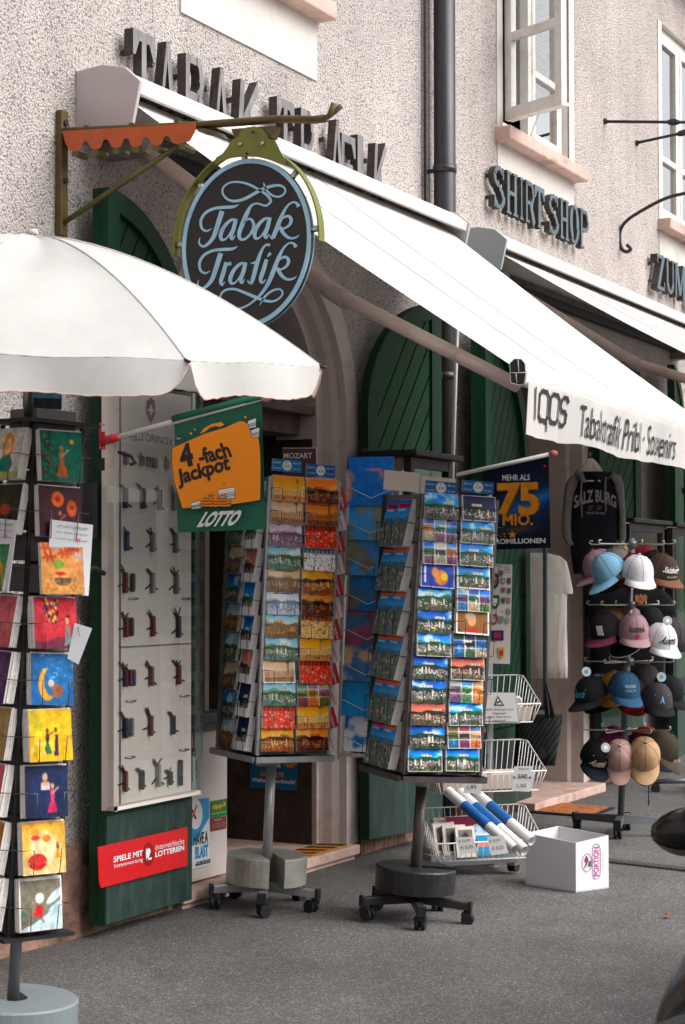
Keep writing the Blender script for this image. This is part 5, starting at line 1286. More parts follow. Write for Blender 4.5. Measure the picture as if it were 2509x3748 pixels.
def city(pal, seed, w=46, h=32, fort=True, horizon=0.46):
    sk0, sk1, cl, hill, tl, td, fg = PAL[pal]
    r = np.random.default_rng(seed); p = Pic(w, h, sk0)
    p.grad(sk0, sk1, 0, horizon + 0.1)
    n = vnoise(h + 1, w + 1, 3, seed); p.mask(np.clip((n - 0.52) * 6, 0, 1) * (p.y < horizon), cl, 0.85)
    ph = r.random() * 6
    ridge = horizon + 0.02 + 0.04 * np.sin(p.x * 5 + ph) + 0.03 * np.sin(p.x * 13 + ph * 2)
    far = ridge - 0.06 + 0.05 * np.sin(p.x * 4 + ph * 3); p.mask(p.y > far, [0.5 * (a + b) for a, b in zip(hill, sk1)])
    cx = 0.35 + 0.4 * r.random()
    mound = horizon - 0.10 * np.exp(-((p.x - cx) / 0.22) ** 2)
    p.mask(p.y > np.minimum(ridge, mound + 0.04), hill)
    if fort:
        for i in range(6):
            x = cx - 0.14 + i * 0.05; p.rect(x, mound.min() - 0.01 - 0.035 * r.random(), x + 0.05, mound.min() + 0.06, tl if i % 2 else [c * 0.85 for c in tl])
    y0 = horizon + 0.13
    p.mask(p.y > y0 + 0.02 * np.sin(p.x * 19 + ph), [0.62 * a + 0.38 * b for a, b in zip(td, tl)])
    p.mask((vnoise(h + 1, w + 1, 7, seed + 9) > .58) * (p.y > y0), [0.6 * a + 0.4 * b for a, b in zip(hill, fg)], .8)
    for k in range(int(w * 4.2)):                     # houses and church towers
        x, y = r.random(), y0 + (0.92 - y0) * r.random() ** 1.2
        s_ = 0.022 + 0.03 * (y - y0); c = tl if r.random() < 0.42 else td
        c = [min(255, max(0, q * (0.8 + 0.4 * r.random()))) for q in c]
        p.rect(x, y, x + s_ * 1.1, y + s_ * 1.2, c)
    for k in range(3):
        x = 0.1 + 0.8 * r.random(); p.rect(x, y0 - 0.06, x + 0.035, y0 + 0.16, tl); p.rect(x, y0 - 0.10, x + 0.03, y0 - 0.05, (86, 140, 120) if pal in ('blue', 'deep blue', 'green') else td)
    low = 0.84 + 0.06 * np.sin(p.x * 7 + ph); p.mask((p.y > low), fg, 0.55)
    p.noise(seed + 1, 14, 0.10); return p.a
def square(pal, seed, w=46, h=32):                   # a square with arcades and a tower
    sk0, sk1, cl, hill, tl, td, fg = PAL[pal]; r = np.random.default_rng(seed)
    p = Pic(w, h, sk0).grad(sk0, sk1, 0, 0.5)
    p.poly([(0, 0.42), (0.25, 0.55), (0.75, 0.52), (1, 0.36), (1, 0.8), (0, 0.8)], tl)
    for i in range(14): p.rect(0.03 + i * 0.07, 0.58, 0.05 + i * 0.07, 0.74, td, 0.7)
    x = 0.62 + 0.15 * r.random(); p.rect(x, 0.18, x + 0.06, 0.6, [c * 0.8 for c in tl]); p.ell(x + 0.03, 0.18, 0.045, 0.08, (92, 120, 78)); p.line(x + 0.03, 0.02, x + 0.03, 0.14, 0.008, (92, 120, 78))
    p.rect(0, 0.76, 1, 1, [0.6 * a + 0.4 * b for a, b in zip(tl, fg)])
    for k in range(26): p.rect(*(lambda a, b: (a, b, a + 0.025, b + 0.06))(r.random(), 0.74 + 0.2 * r.random()), [c * (0.5 + 0.6 * r.random()) for c in td])
    return p.noise(seed, 12, 0.10).a
def crowd(pal, seed, w=46, h=32):                    # market or street full of people
    sk0, sk1, cl, hill, tl, td, fg = PAL[pal]; r = np.random.default_rng(seed)
    p = Pic(w, h, tl).grad(sk0, tl, 0, 0.4)
    p.rect(0, 0.1, 1, 0.32, td, 0.6)
    for i in range(8): p.rect(0.02 + i * 0.125, 0.02, 0.08 + i * 0.125, 0.3, [c * 0.8 for c in td])
    for k in range(150):
        c = [(40, 32, 32), (236, 226, 214), (196, 64, 44), (226, 150, 60), (60, 70, 90)][int(r.random() * 5)]
        x, y = r.random(), 0.3 + 0.68 * r.random(); p.rect(x, y, x + 0.03, y + 0.05, c, 0.8)
    return p.noise(seed, 10, 0.08).a
def multi(pal, seed, w=46, h=32):                    # several small views with white rules
    p = city(pal, seed, w, h); q = Pic(w, h, (240, 240, 240)); q.a = p
    r = np.random.default_rng(seed)
    for i in range(3):
        for j in range(3):
            if (i, j) == (1, 1): continue
            c = [(36, 120, 190), (60, 96, 50), (196, 180, 150), (226, 120, 60), (120, 60, 110)][int(r.random() * 5)]
            q.rect(i / 3 + .01, j / 3 + .01, (i + 1) / 3 - .01, (j + 1) / 3 - .01, c, 0.55)
    for t in (1 / 3, 2 / 3): q.line(t, 0, t, 1, 0.012, (240, 240, 242)); q.line(0, t, 1, t, 0.012, (240, 240, 242))
    return q.noise(seed, 12, 0.12).a
def portrait(seed, w=36, h=25):                      # a plain stand-in: head and shoulders on brown
    p = Pic(w, h, (96, 70, 48)).ell(0.5, 0.5, 0.5, 0.55, (128, 96, 62)).poly([(0.25, 1), (0.34, 0.78), (0.6, 0.74), (0.72, 1)], (160, 40, 34)).ell(0.47, 0.42, 0.13, 0.26, (206, 160, 128)).ell(0.42, 0.30, 0.14, 0.16, (176, 160, 140))
    return p.noise(seed, 8, 0.05).a
def border(a, k=2, col=(242, 240, 238)):
    a = a.copy(); c = np.array(col) / 255.0
    a[:k] = c; a[-k:] = c; a[:, :k] = c; a[:, -k:] = c; return a

# ------------------------------------------------------------------ cards, booklets and their stands
PAPER = mat('paper_edges', S(224, 218, 214), 0.8, var=0.1, vscale=60)
CARD = print_mat('card_print', 0.3)
MATT = print_mat('matt_print', 0.55)
def card_mesh(name, w, h, t, img, pm=CARD, bow=0.0):
    """stack of cards, base at the origin, printed face towards -y"""
    m = MB(); nj, ni = img.shape[0] - 1, img.shape[1] - 1
    lu = img.mean(2, keepdims=True); sa_, co_ = (1.4, 1.2) if pm is CARD else (1.12, 1.08); img = np.clip((lu + (img - lu) * sa_ - .5) * co_ + .51, 0, 1)   # strong print colours
    y = -t
    m.grid(lambda a, b: Vector((-w / 2 + w * a, y - 0.0004 - bow * math.sin(math.pi * b), h * (1 - b))), ni, nj, smooth=False, col=img)
    m.m = 1
    lay = max(1, int(t / 0.004)); rr = random.Random(int(w * 1e5) + nj + int(t * 1e4))
    for k in range(lay):                              # a few separate bundles so the edges read as paper
        y0, y1 = -t + t * k / lay, -t + t * (k + 1) / lay - 0.0006
        dx, dz = (0, 0) if k == 0 else (rr.uniform(-.0025, .0025), rr.uniform(-.001, .005))
        m.box((dx, (y0 + y1) / 2, h / 2 + dz), (w, y1 - y0, h))
    return m, [pm, PAPER]
def put_card(name, label, cat, group, M, w, h, t, img, pm=CARD):
    m, ms = card_mesh(name, w, h, t, img, pm)
    o = m.build(name, ms, None, False); o.matrix_basis = M
    return tag(o, label, cat, group)
def frame_at(base, ndir, lean):
    """stand frame: z along the (leaning) pole, -y towards ndir"""
    z = Vector((lean[0], lean[1], 1)).normalized()
    y = -Vector((ndir[0], ndir[1], 0)); y = (y - z * y.dot(z)).normalized()
    x = y.cross(z)
    return Matrix.Translation(base) @ Matrix((x, y, z)).transposed().to_4x4()
def facing(base, deg):                               # deg: turned to the viewer's right from facing the camera
    to = Vector((CAM.x - base.x, CAM.y - base.y, 0)).normalized(); rt = Vector((-to.y, to.x, 0))
    return to * math.cos(R(deg)) + rt * math.sin(R(deg))
WIRE = mat('grey_wire', S(126, 124, 122), 0.35, metal=0.7)
WIRED = mat('dark_wire', S(62, 60, 60), 0.4, metal=0.6)
GREYP = mat('grey_rack_panel', S(112, 108, 108), 0.6, var=0.12, vscale=9)
SILVER = mat('silver_tube', S(168, 168, 168), 0.4, metal=0.5, var=0.1, vscale=20, dirt=S(110, 104, 98), dscale=18, damt=0.4)
DKTUBE = mat('brown_grey_tube', S(88, 82, 80), 0.4, metal=0.5, var=0.15, vscale=14)
BLACKB = mat('black_taped_block', S(34, 34, 36), 0.4, var=0.3, vscale=18, bump=0.3, bscale=40)
BLACKA = mat('dark_leg_metal', S(64, 58, 58), 0.4, metal=0.5, var=0.15, vscale=12)
RUBBER = mat('black_rubber', S(22, 22, 23), 0.6, var=0.2, vscale=20)
GALV = mat('galvanised_block', S(172, 170, 160), 0.45, metal=0.35, var=0.12, vscale=8, dirt=S(120, 104, 88), dscale=12, damt=0.4)

def pocket_wire(root, wire, w, h, d, M, n=[0]):
    """front wires of one pocket: two bent loops that hold the card"""
    m = MB()
    for s in (-1, 1):
        m.tube([Vector((s * w * 0.56, 0.0, h * 0.52)), Vector((s * w * 0.54, -d, h * 0.55)), Vector((s * w * 0.30, -d - 0.004, h * 0.55)), Vector((s * w * 0.28, -d - 0.003, 0.0)), Vector((s * w * 0.27, -0.004, -0.006))], 0.0017, 5)
    m.tube([Vector((-w * 0.27, -0.004, -0.006)), Vector((w * 0.27, -0.004, -0.006))], 0.0017, 5)
    m.v = [M @ p for p in m.v]
    return m.build('card_pocket', wire, root, False)
def castor(root, p, r=0.026, ang=0.0, mt=None):
    """p: point on the ground under the wheel, in the root's own frame"""
    M = Matrix.Translation(p) @ Matrix.Rotation(ang, 4, 'Z')
    m = MB()
    for s in (-1, 1): m.tube([M @ Vector((0.012, s * 0.006, r)), M @ Vector((0.012, s * 0.022, r))], r, 14)
    w = m.build('castor', RUBBER, root, False)
    m = MB(); m.tube([M @ Vector((0.0, 0, r * 1.3)), M @ Vector((0, 0, r * 2.5))], 0.009, 8); m.box((0.006, 0, r * 1.75), (0.04, 0.05, 0.016), M); m.box((0.012, 0, r), (0.012, 0.011, r * 1.5), M); m.build('castor_fork', mt or BLACKP, w, False)
def star_base(root, n, rad, ang0, leg_mat, slope_fn, zleg=0.085, end=True):
    for k in range(n):
        an = ang0 + 2 * math.pi * k / n
        d = Vector((math.cos(an), math.sin(an), 0)); M = Matrix.Rotation(an, 4, 'Z')
        m = MB(); m.hexa([M @ Vector(q) for q in ((0.02, -0.019, zleg - 0.012), (rad, -0.017, zleg - 0.020), (rad, 0.017, zleg - 0.020), (0.02, 0.019, zleg - 0.012), (0.02, -0.019, zleg + 0.03), (rad, -0.017, zleg + 0.012), (rad, 0.017, zleg + 0.012), (0.02, 0.019, zleg + 0.03))])
        lg = m.build('leg', leg_mat, root, False, bevel=0.003)
        m = MB(); m.box((rad + 0.006, 0, zleg - 0.004), (0.016, 0.040, 0.046), M); m.build('leg_cap', BLACKP, lg, False, bevel=0.003)
        castor(root, d * (rad - 0.012), 0.026, an + 0.7 * k)
def weight_block(root, r, z0, z1, mt, slot=0.05, ang=0.0):
    """round ballast with a slot so it can be slid round the pole"""
    n = 36; m = MB()
    outer, inner = [], []
    gap = math.asin(min(0.9, slot / r))
    for i in range(n + 1):
        a = ang + gap + (2 * math.pi - 2 * gap) * i / n; outer.append((r * math.cos(a), r * math.sin(a)))
    ri = slot * 1.0
    g2 = math.pi / 2 - 0.001
    for i in range(n + 1):
        a = ang + (2 * math.pi - g2 * 0.999) - (2 * math.pi - 2 * g2 * 0.999) * i / n
        inner.append((ri * math.cos(a), ri * math.sin(a)))
    ring_ = outer + inner
    k = len(ring_); b = 0.006
    cx = [(x * (1 - b / max(0.01, math.hypot(x, y))), y * (1 - b / max(0.01, math.hypot(x, y)))) if i <= n else (x, y) for i, (x, y) in enumerate(ring_)]
    vs = [Vector((x, y, z0)) for x, y in ring_] + [Vector((x, y, z1 - b)) for x, y in ring_] + [Vector((x, y, z1)) for x, y in cx]
    fs = []
    for i in range(k):
        j = (i + 1) % k; fs += [(i, j, k + j, k + i), (k + i, k + j, 2 * k + j, 2 * k + i)]
    # top as quads between matching outer and inner points
    for i in range(n):
        fs.append((2 * k + i, 2 * k + i + 1, 2 * k + k - 2 - i, 2 * k + k - 1 - i)); fs.append((i, k - 1 - i, k - 2 - i, i + 1))
    m.add(vs, fs); return m.build('ballast', mt, root, False)
ORD = ['top', 'second', 'third', 'fourth', 'fifth', 'sixth', 'seventh', 'eighth', 'ninth', 'tenth', 'eleventh', 'lowest', 'lowest but one']
def ordn(i, n): return 'top row' if i == 0 else 'lowest row' if i == n - 1 else ORD[i] + ' row'
def drum(root, a, z0, z1, wire, edge_mat):
    """square core: slatted panels between corner posts, and a tray rail round the foot"""
    n = int((z1 - z0) / 0.05)
    src = None
    for k in range(n):
        if src is None:
            m = MB(); m.box((0, 0, 0), (2 * a - 0.012, 2 * a - 0.012, 0.046)); src = m.build('slat', GREYP, root, False); src.matrix_basis = Matrix.Translation((0, 0, z0 + 0.025))
        else: inst(src, 'slat', root, Matrix.Translation((0, 0, z0 + 0.025 + k * (z1 - z0) / n)))
    for sx in (-1, 1):
        for sy in (-1, 1):
            m = MB(); m.box((sx * a, sy * a, (z0 + z1) / 2), (0.014, 0.014, z1 - z0)); m.build('corner_post', edge_mat, root, False)
    b = a + 0.03
    for (x0, y0, x1, y1) in ((-b, -b, b, -b), (b, -b, b, b), (b, b, -b, b), (-b, b, -b, -b)):
        m = MB(); d = Vector((x1 - x0, y1 - y0, 0)).normalized() * 0.012
        m.slab([Vector((x0, y0, z0 - 0.03)) + d, Vector((x1, y1, z0 - 0.03)) - d, Vector((x1, y1, z0 - 0.005)) - d, Vector((x0, y0, z0 - 0.005)) + d], Vector((-d.y, d.x, 0)) * 0.5); m.build('tray_rail', edge_mat, root, False)
    m = MB(); m.box((0, 0, z0 - 0.02), (2 * a, 2 * a, 0.012)); m.build('tray', edge_mat, root, False)
FACE = {'front': 0.0, 'right': math.pi / 2, 'back': math.pi, 'left': -math.pi / 2}
def facetM(face, a, x, z): return Matrix.Rotation(FACE[face], 4, 'Z') @ Matrix.Translation((x, -a, z))
def sign_card(root_M, face, a, x, z, w, h, title, price, label, col=(18, 96, 160)):
    p = Pic(30, 12, col); p.ell(0.5, 0.5, 0.16, 0.42, (236, 236, 236))
    M = root_M @ facetM(face, a, x, z)
    t = thing('price_header', label, 'sign', M.to_translation()); t.rotation_euler = M.to_euler()
    m = MB(); m.grid(lambda q, b: Vector((-w / 2 + w * q, -0.003, h * (1 - b))), 30, 12, smooth=False, col=p.a); m.build('board', MATT, t, False)
    m = MB(); m.box((0, 0, h / 2), (w, 0.004, h)); m.build('backing', PAPER, t, False)
    for (s_, x0, z0, ww, hh, mt) in ((title[0], -w * 0.47, h * 0.62, w * 0.26, h * 0.2, FWHITE), (title[1], w * 0.2, h * 0.62, w * 0.26, h * 0.2, FWHITE), (price, -w * 0.1, h * 0.3, w * 0.2, h * 0.28, INK), ('€', -w * 0.05, h * 0.64, w * 0.06, h * 0.2, INK), ("I'm the best!", -w * 0.47, h * 0.18, w * 0.28, h * 0.16, FWHITE), ('I like, sugar!', w * 0.19, h * 0.18, w * 0.26, h * 0.16, FWHITE)):
        m = MB(); m.text(s_, (x0, -0.0045, z0), (ww, 0, 0), (0, 0, hh), shear=0.1); m.build('lettering', mt, t, False)

# ---- rack 1: galvanised stand in front of the entrance
b1 = G(970, 3322); n1 = facing(b1, 30)
L1 = (0.010 + 0.0, -0.045)
R1 = thing('postcard_rack', 'revolving postcard rack on silver pole with galvanised ballast by the doorstep', 'card rack', tuple(b1))
F1 = frame_at(b1, n1, (0.018, -0.040)); R1.rotation_euler = F1.to_euler()
a_ = 0.174
drum(R1, a_, 0.68, 1.86, WIRE, SILVER)
m = MB(); m.tube([(0, 0, 0.10), (0, 0, 0.66)], 0.0215, 16); m.build('pole', SILVER, R1, False)
m = MB(); m.tube([(0, 0, 0.615), (0, 0, 0.655)], 0.03, 14); m.build('collar', SILVER, R1, False)
star_base(R1, 5, 0.235, R(20), mat('silver_leg', S(164, 166, 170), 0.35, metal=0.6, var=0.08), None)
bl = weight_block(R1, 0.175, 0.112, 0.232, GALV, 0.034, R(-105))
pics1 = [[('square', 'orange', 'orange square with a bell tower'), ('square', 'sepia', 'dusky pink town square'), ('city', 'violet', 'violet winter trees'), ('city', 'green', 'castle hill over the river'), ('city', 'sepia', 'pale sepia castle town'), ('city', 'snow', 'snowy blue town'), ('city', 'autumn', 'autumn trees'), ('city', 'green', 'green lake and palace'), ('square', 'sepia', 'white facades and cobbles'), ('city', 'green', 'green valley town'), ('crowd', 'red', 'red market stalls'), ('city', 'orange', 'dome against an orange sky')],
         [('city', 'brown', 'dark brown skyline'), ('square', 'brown', 'amber square with fountain'), ('crowd', 'red', 'red flower parade'), ('crowd', 'snow', 'crowd in a white street'), ('city', 'orange', 'golden roofs'), ('city', 'brown', 'brown castle ridge'), ('crowd', 'orange', 'busy orange market'), ('square', 'orange', 'golden square with trees'), ('crowd', 'red', 'red umbrellas in a square'), ('multi', 'autumn', 'green and yellow garden stairs'), ('square', 'orange', 'orange square with green tower'), ('city', 'brown', 'brown evening town')]]
def picture(kind, pal, seed):
    return {'square': square, 'city': city, 'crowd': crowd, 'multi': multi}[kind](pal, seed)
pr = random.Random(11)
FN = 'galvanised-foot rack'
for c in range(2):
    x = (-0.086, 0.088)[c]
    for i in range(12):
        kind, pal, desc = pics1[c][i]
        z = 0.695 + 0.0965 * (11 - i)
        M = facetM('front', a_, x, z)
        pocket_wire(R1, WIRE, 0.15, 0.10, 0.036, M)
        img = picture(kind, pal, 100 + c * 20 + i)
        if (c, i) in ((0, 8),): img = border(img)
        t = pr.choice([0.010, 0.014, 0.018, 0.012])
        put_card('postcard', 'postcard of %s, %s column, %s, %s' % (desc, ('left', 'right')[c], ordn(i, 12), FN), 'postcard', 'postcards on the galvanised-foot rack',
                 F1 @ M @ Matrix.Translation((pr.uniform(-.004, .004), -0.008, 0)) @ Matrix.Rotation(R(pr.uniform(-1.2, 1.2)), 4, 'Y') @ Matrix.Rotation(R(-9), 4, 'X'), 0.157, 0.108, t, img)
for i in range(9):                                    # left face: small prints and white-framed cards
    z = 0.69 + 0.125 * (8 - i)
    M = facetM('left', a_, -0.07, z); pocket_wire(R1, WIRE, 0.11, 0.13, 0.03, M)
    put_card('art_print', 'small landscape print, left face, %s, outer column, %s' % (ordn(i, 9), FN), 'art print', 'art prints on the left face of the galvanised-foot rack',
             F1 @ M @ Matrix.Translation((0, -0.008, 0)) @ Matrix.Rotation(R(-10), 4, 'X'), 0.115, 0.125, 0.016, city(('autumn', 'green', 'sepia', 'blue')[i % 4], 300 + i, 26, 26, False, 0.5), MATT)
for i in range(8):
    z = 0.69 + 0.143 * (7 - i)
    M = facetM('left', a_, 0.085, z); pocket_wire(R1, WIRE, 0.10, 0.13, 0.035, M)
    a0 = border(city(('night', 'blue', 'sunset', 'blue', 'deep blue', 'sunset', 'night', 'night')[i], 340 + i, 24, 34, True, 0.5), 2); a0[-9:] = np.array((238, 238, 240)) / 255
    put_card('folding_card', 'white-framed folding card, left face, %s, inner column, %s' % (ordn(i, 8), FN), 'folding card', 'folding cards on the left face of the galvanised-foot rack',
             F1 @ M @ Matrix.Translation((0, -0.008, 0)) @ Matrix.Rotation(R(-8), 4, 'X') @ Matrix.Rotation(R(pr.uniform(-2, 2)), 4, 'Y'), 0.105, 0.148, 0.03, a0, MATT)
for i in range(12):                                   # right face: narrow ticket booklets seen edge on
    z = 0.69 + 0.0955 * (11 - i)
    red = i % 2 == 0
    M = F1 @ facetM('right', a_, -0.14, z) @ Matrix.Translation((0, -0.034, 0)) @ Matrix.Rotation(R(9), 4, 'Y') @ Matrix.Rotation(R(-14), 4, 'X')
    t = thing('ticket_booklet', '%s booklet bundle, %s, right edge of the %s' % ('red' if red else 'white and red', ordn(i, 12), FN), 'booklet', M.to_translation(), group='booklets on the right edge of the galvanised-foot rack'); t.rotation_euler = M.to_euler()
    m = MB(); m.box((0, -0.006, 0.05), (0.018, 0.062, 0.10)); m.build('spine_block', mat('booklet_red', S(196, 26, 40), 0.4) if red else mat('booklet_white', S(224, 206, 208), 0.4), t, False)
    m = MB(); m.box((0.012, 0.004, 0.052), (0.006, 0.055, 0.104)); m.box((0.019, 0.006, 0.048), (0.006, 0.05, 0.10)); m.build('back_pages', mat('booklet_blue', S(60, 110, 150), 0.5) if i % 3 else mat('booklet_violet', S(140, 90, 140), 0.5), t, False)
    m = MB(); m.text('SALZBURG - Austria', (-0.0096, -0.018, 0.006), (0, 0, 0.088), (0, 0.010, 0), bold=0.02); m.v = [Vector((-0.0098, p.y * 1.0, p.z)) for p in m.v]
    m.build('lettering', FWHITE if red else REDP, t, False)
    m = MB(); m.text('SALZBURG - Austria', (0.006, -0.0376, 0.006), (0, 0, 0.088), (-0.011, 0, 0), bold=0.02); m.build('lettering', FWHITE if red else REDP, t, False)
sign_card(F1, 'front', a_ - 0.012, -0.085, 1.885, 0.145, 0.052, ('Kauf mi', 'Buy me'), '0,70', 'blue price header over the left column of the galvanised-foot rack', (22, 120, 180))
sign_card(F1, 'front', a_ - 0.012, 0.085, 1.875, 0.145, 0.052, ('Kauf mi', 'Buy me'), '0,70', 'blue price header over the right column of the galvanised-foot rack')

# ---- rack 2: black-footed stand
b2 = G(1512, 3365); n2 = facing(b2, 27)
R2 = thing('postcard_rack', 'revolving postcard rack on black taped ballast standing out on the pavement', 'card rack', tuple(b2))
F2 = frame_at(b2, n2, (0.030, -0.060)); R2.rotation_euler = F2.to_euler()
drum(R2, a_ + 0.004, 0.635, 1.80, WIRED, DKTUBE)
m = MB(); m.tube([(0, 0, 0.10), (0, 0, 0.62)], 0.024, 16); m.build('pole', DKTUBE, R2, False)
m = MB(); m.tube([(0, 0, 0.565), (0, 0, 0.615)], 0.031, 14); m.build('collar', SILVER, R2, False)
star_base(R2, 5, 0.235, R(-38), BLACKA, None, zleg=0.083)
weight_block(R2, 0.172, 0.125, 0.225, BLACKB, 0.034, R(-25))
pics2 = [[('city', 'blue', 'castle over the river meadow', 0), ('multi', 'blue', 'town with five round views', 0), ('multi', 'deep blue', 'nine small views', 1), ('portrait', 'deep blue', 'bather on bright blue', 1), ('city', 'blue', 'old town roofs', 0), ('city', 'deep blue', 'dark old town skyline', 0), ('city', 'blue', 'river bend under blue sky', 1), ('city', 'deep blue', 'white churches and castle', 0), ('city', 'deep blue', 'town framed by a branch', 0), ('city', 'sunset', 'pink clouds over the river', 0), ('city', 'deep blue', 'spires below dark hills', 0), ('city', 'blue', 'castle under a white cloud', 1)],
         [('city', 'night', 'lit castle at night', 1), ('city', 'blue', 'mountains with foliage above', 1), ('city', 'blue', 'pale blue castle view', 1), ('city', 'blue', 'castle and white churches', 2), ('multi', 'blue', 'twelve small views', 1), ('portrait', 'brown', 'painted portrait in red coat', 2), ('multi', 'night', 'dark views lettered across', 0), ('city', 'sunset', 'red sunset clouds', 1), ('multi', 'green', 'lake strip and town', 0), ('city', 'blue', 'castle before pale mountains', 1), ('multi', 'sunset', 'six small sunset views', 1), ('city', 'blue', 'rocky peaks above the river', 1)]]
BN = 'black-footed rack'
for c in range(2):
    x = (-0.088, 0.088)[c]
    for i in range(12):
        kind, pal, desc, brd = pics2[c][i]
        z = (0.648 if c == 0 else 0.652) + 0.0955 * (11 - i)
        M = facetM('front', a_ + 0.004, x, z)
        pocket_wire(R2, WIRED, 0.15, 0.10, 0.036, M)
        if kind == 'portrait':
            img = portrait(5) if pal == 'brown' else Pic(36, 25, (16, 70, 150)).ell(.6, .6, .2, .3, (196, 130, 80)).ell(.42, .4, .1, .2, (206, 150, 100)).ell(.7, .55, .1, .16, (226, 190, 60)).rect(.1, .2, .14, .8, (226, 226, 220)).noise(4, 6, .2).a
        else: img = picture(kind, pal, 500 + c * 30 + i)
        if brd: img = border(img, brd)
        t = pr.choice([0.008, 0.012, 0.018, 0.014])
        put_card('postcard', 'postcard of %s, %s column, %s, %s' % (desc, ('left', 'right')[c], ordn(i, 12), BN), 'postcard', 'postcards on the black-footed rack',
                 F2 @ M @ Matrix.Translation((pr.uniform(-.004, .004), -0.008, 0)) @ Matrix.Rotation(R(pr.uniform(-1.5, 1.5)), 4, 'Y') @ Matrix.Rotation(R(-9), 4, 'X'), 0.158, 0.107, t, img)
def guide_cover(seed, top):
    p = Pic(20, 32, (28, 110, 170)); p.grad((30, 104, 168), (90, 164, 206), 0, 0.4); p.rect(0.08, 0.08, 0.92, 0.17, top); p.rect(0.1, 0.2, 0.6, 0.23, (196, 206, 216))
    p.mask(p.y > 0.42 + 0.06 * np.sin(p.x * 9 + seed), (104, 120, 118)); r = np.random.default_rng(seed)
    for k in range(40): p.rect(*(lambda a, b: (a, b, a + .06, b + .04))(r.random(), .5 + .42 * r.random()), [(206, 190, 170), (90, 60, 50), (60, 70, 80)][int(r.random() * 3)])
    return p.noise(seed, 8, .1).a
for i in range(6):                                    # left face: two bundles of guide books in every pocket
    z = 0.64 + 0.186 * (5 - i)
    for k, x in enumerate((-0.085, 0.055)):
        M = facetM('left', a_ + 0.004, x, z); pocket_wire(R2, WIRED, 0.13, 0.2, 0.05, M)
        col = (206, 120, 40) if i not in (5,) or k else (206, 70, 120)
        put_card('guide_book', 'blue city guide books, %s, %s column, left face of the %s' % (ordn(i, 6), ('outer', 'inner')[k], BN), 'guide book', 'guide books on the left face of the black-footed rack',
                 F2 @ M @ Matrix.Translation((0, -0.008, 0)) @ Matrix.Rotation(R(pr.uniform(-1.5, 1.5)), 4, 'Y') @ Matrix.Rotation(R(-11), 4, 'X'), 0.125, 0.20, 0.04 if k else 0.028, guide_cover(700 + i * 2 + k, col if i else (150, 40, 50)))
for i in range(7):                                    # right face: rulers, maps and booklets seen edge on
    z = 0.65 + 0.162 * (6 - i)
    for k, (x, col, hh, nm) in enumerate(((-0.15, (190, 30, 34), 0.17, 'red map booklet'), (-0.122, (60, 150, 196), 0.155, 'pale blue ruler card'), (-0.09, (60, 84, 60), 0.15, 'dark green picture booklet'))):
        if i == 0 and k == 0: nm, col, hh = 'pale magazine', (206, 200, 190), 0.20
        M = F2 @ facetM('right', a_ + 0.004, x, z) @ Matrix.Translation((0, -0.008 - 0.017 * k, 0)) @ Matrix.Rotation(R(3), 4, 'Y') @ Matrix.Rotation(R(-10), 4, 'X')
        t = thing('map_booklet', '%s, %s, right edge of the %s' % (nm, ordn(i, 7), BN), 'booklet', M.to_translation(), group='booklets on the right edge of the black-footed rack'); t.rotation_euler = M.to_euler()
        m = MB(); m.box((0, -0.008, hh / 2), (0.024, 0.016, hh)); m.build('cover', mat('booklet_%d_%d_%d' % col, S(*col), 0.35, var=0.15, vscale=40), t, False)
        if k:
            m = MB()
            for q in range(9): m.box((-0.0122, -0.012 + 0.006 * (q % 2), hh * (0.08 + q * 0.1)), (0.001, 0.006, hh * 0.045))
            m.build('cover_print', mat('booklet_print', S(190, 206, 200), 0.5), t, False, kind='stuff')
        if k == 0: pocket_wire(R2, WIRED, 0.1, 0.12, 0.06, facetM('right', a_ + 0.004, -0.09, z))
sign_card(F2, 'front', a_ - 0.008, -0.088, 1.805, 0.15, 0.052, ('Kauf mi', 'Buy me'), '0,40', 'blue price header over the left column of the black-footed rack')
sign_card(F2, 'front', a_ - 0.008, 0.088, 1.822, 0.15, 0.052, ('Kauf mi', 'Buy me'), '0,70', 'blue price header over the right column of the black-footed rack')
for k, (x, z) in enumerate(((-0.12, 1.82), (0.06, 1.81))):
    M = F2 @ facetM('back', a_ - 0.03, -x, z) @ Matrix.Rotation(math.pi, 4, 'Z')
    put_card('blank_header', 'blank cream header board at the rear of the black-footed rack, %s' % ('left', 'right')[k], 'board', None, M, 0.17, 0.085, 0.004, np.ones((4, 4, 3)) * np.array((216, 204, 196)) / 255, MATT)

# ---- rack 3: art card stand at the left edge
b3 = G(43, 3786); R3 = thing('art_card_rack', 'revolving art card rack with round grey keyhole foot at the left', 'card rack', tuple(b3))
n3 = facing(b3, 33)
F3 = frame_at(b3, n3, (0.020, -0.040)); R3.rotation_euler = F3.to_euler()
a3 = 0.09
m = MB(); m.tube([(0, 0, 0.06), (0, 0, 1.93)], 0.0185, 14); m.build('pole', mat('grey_pole', S(126, 128, 130), 0.4, metal=0.3), R3, False)
weight_block(R3, 0.205, 0.0, 0.115, mat('grey_plastic_foot', S(124, 134, 138), 0.5, var=0.06, vscale=5), 0.045, R(75))
BLACKPOST = mat('black_post', S(24, 23, 24), 0.6)
for sx in (-1, 1):
    for sy in (-1, 1):
        m = MB(); m.box((sx * a3, sy * a3, 1.12), (0.012, 0.012, 1.60)); m.build('corner_post', BLACKPOST, R3, False)
for z in (0.325, 1.93):
    m = MB(); m.box((0, 0, z), (0.26, 0.26, 0.012)); m.build('tray', BLACKPOST, R3, False)
for k in range(17):
    z = 0.36 + k * 0.098
    m = MB(); m.box((0, 0, z), (2 * a3 - 0.03, 2 * a3 - 0.03, 0.088)); m.build('slat', GREYP, R3, False)
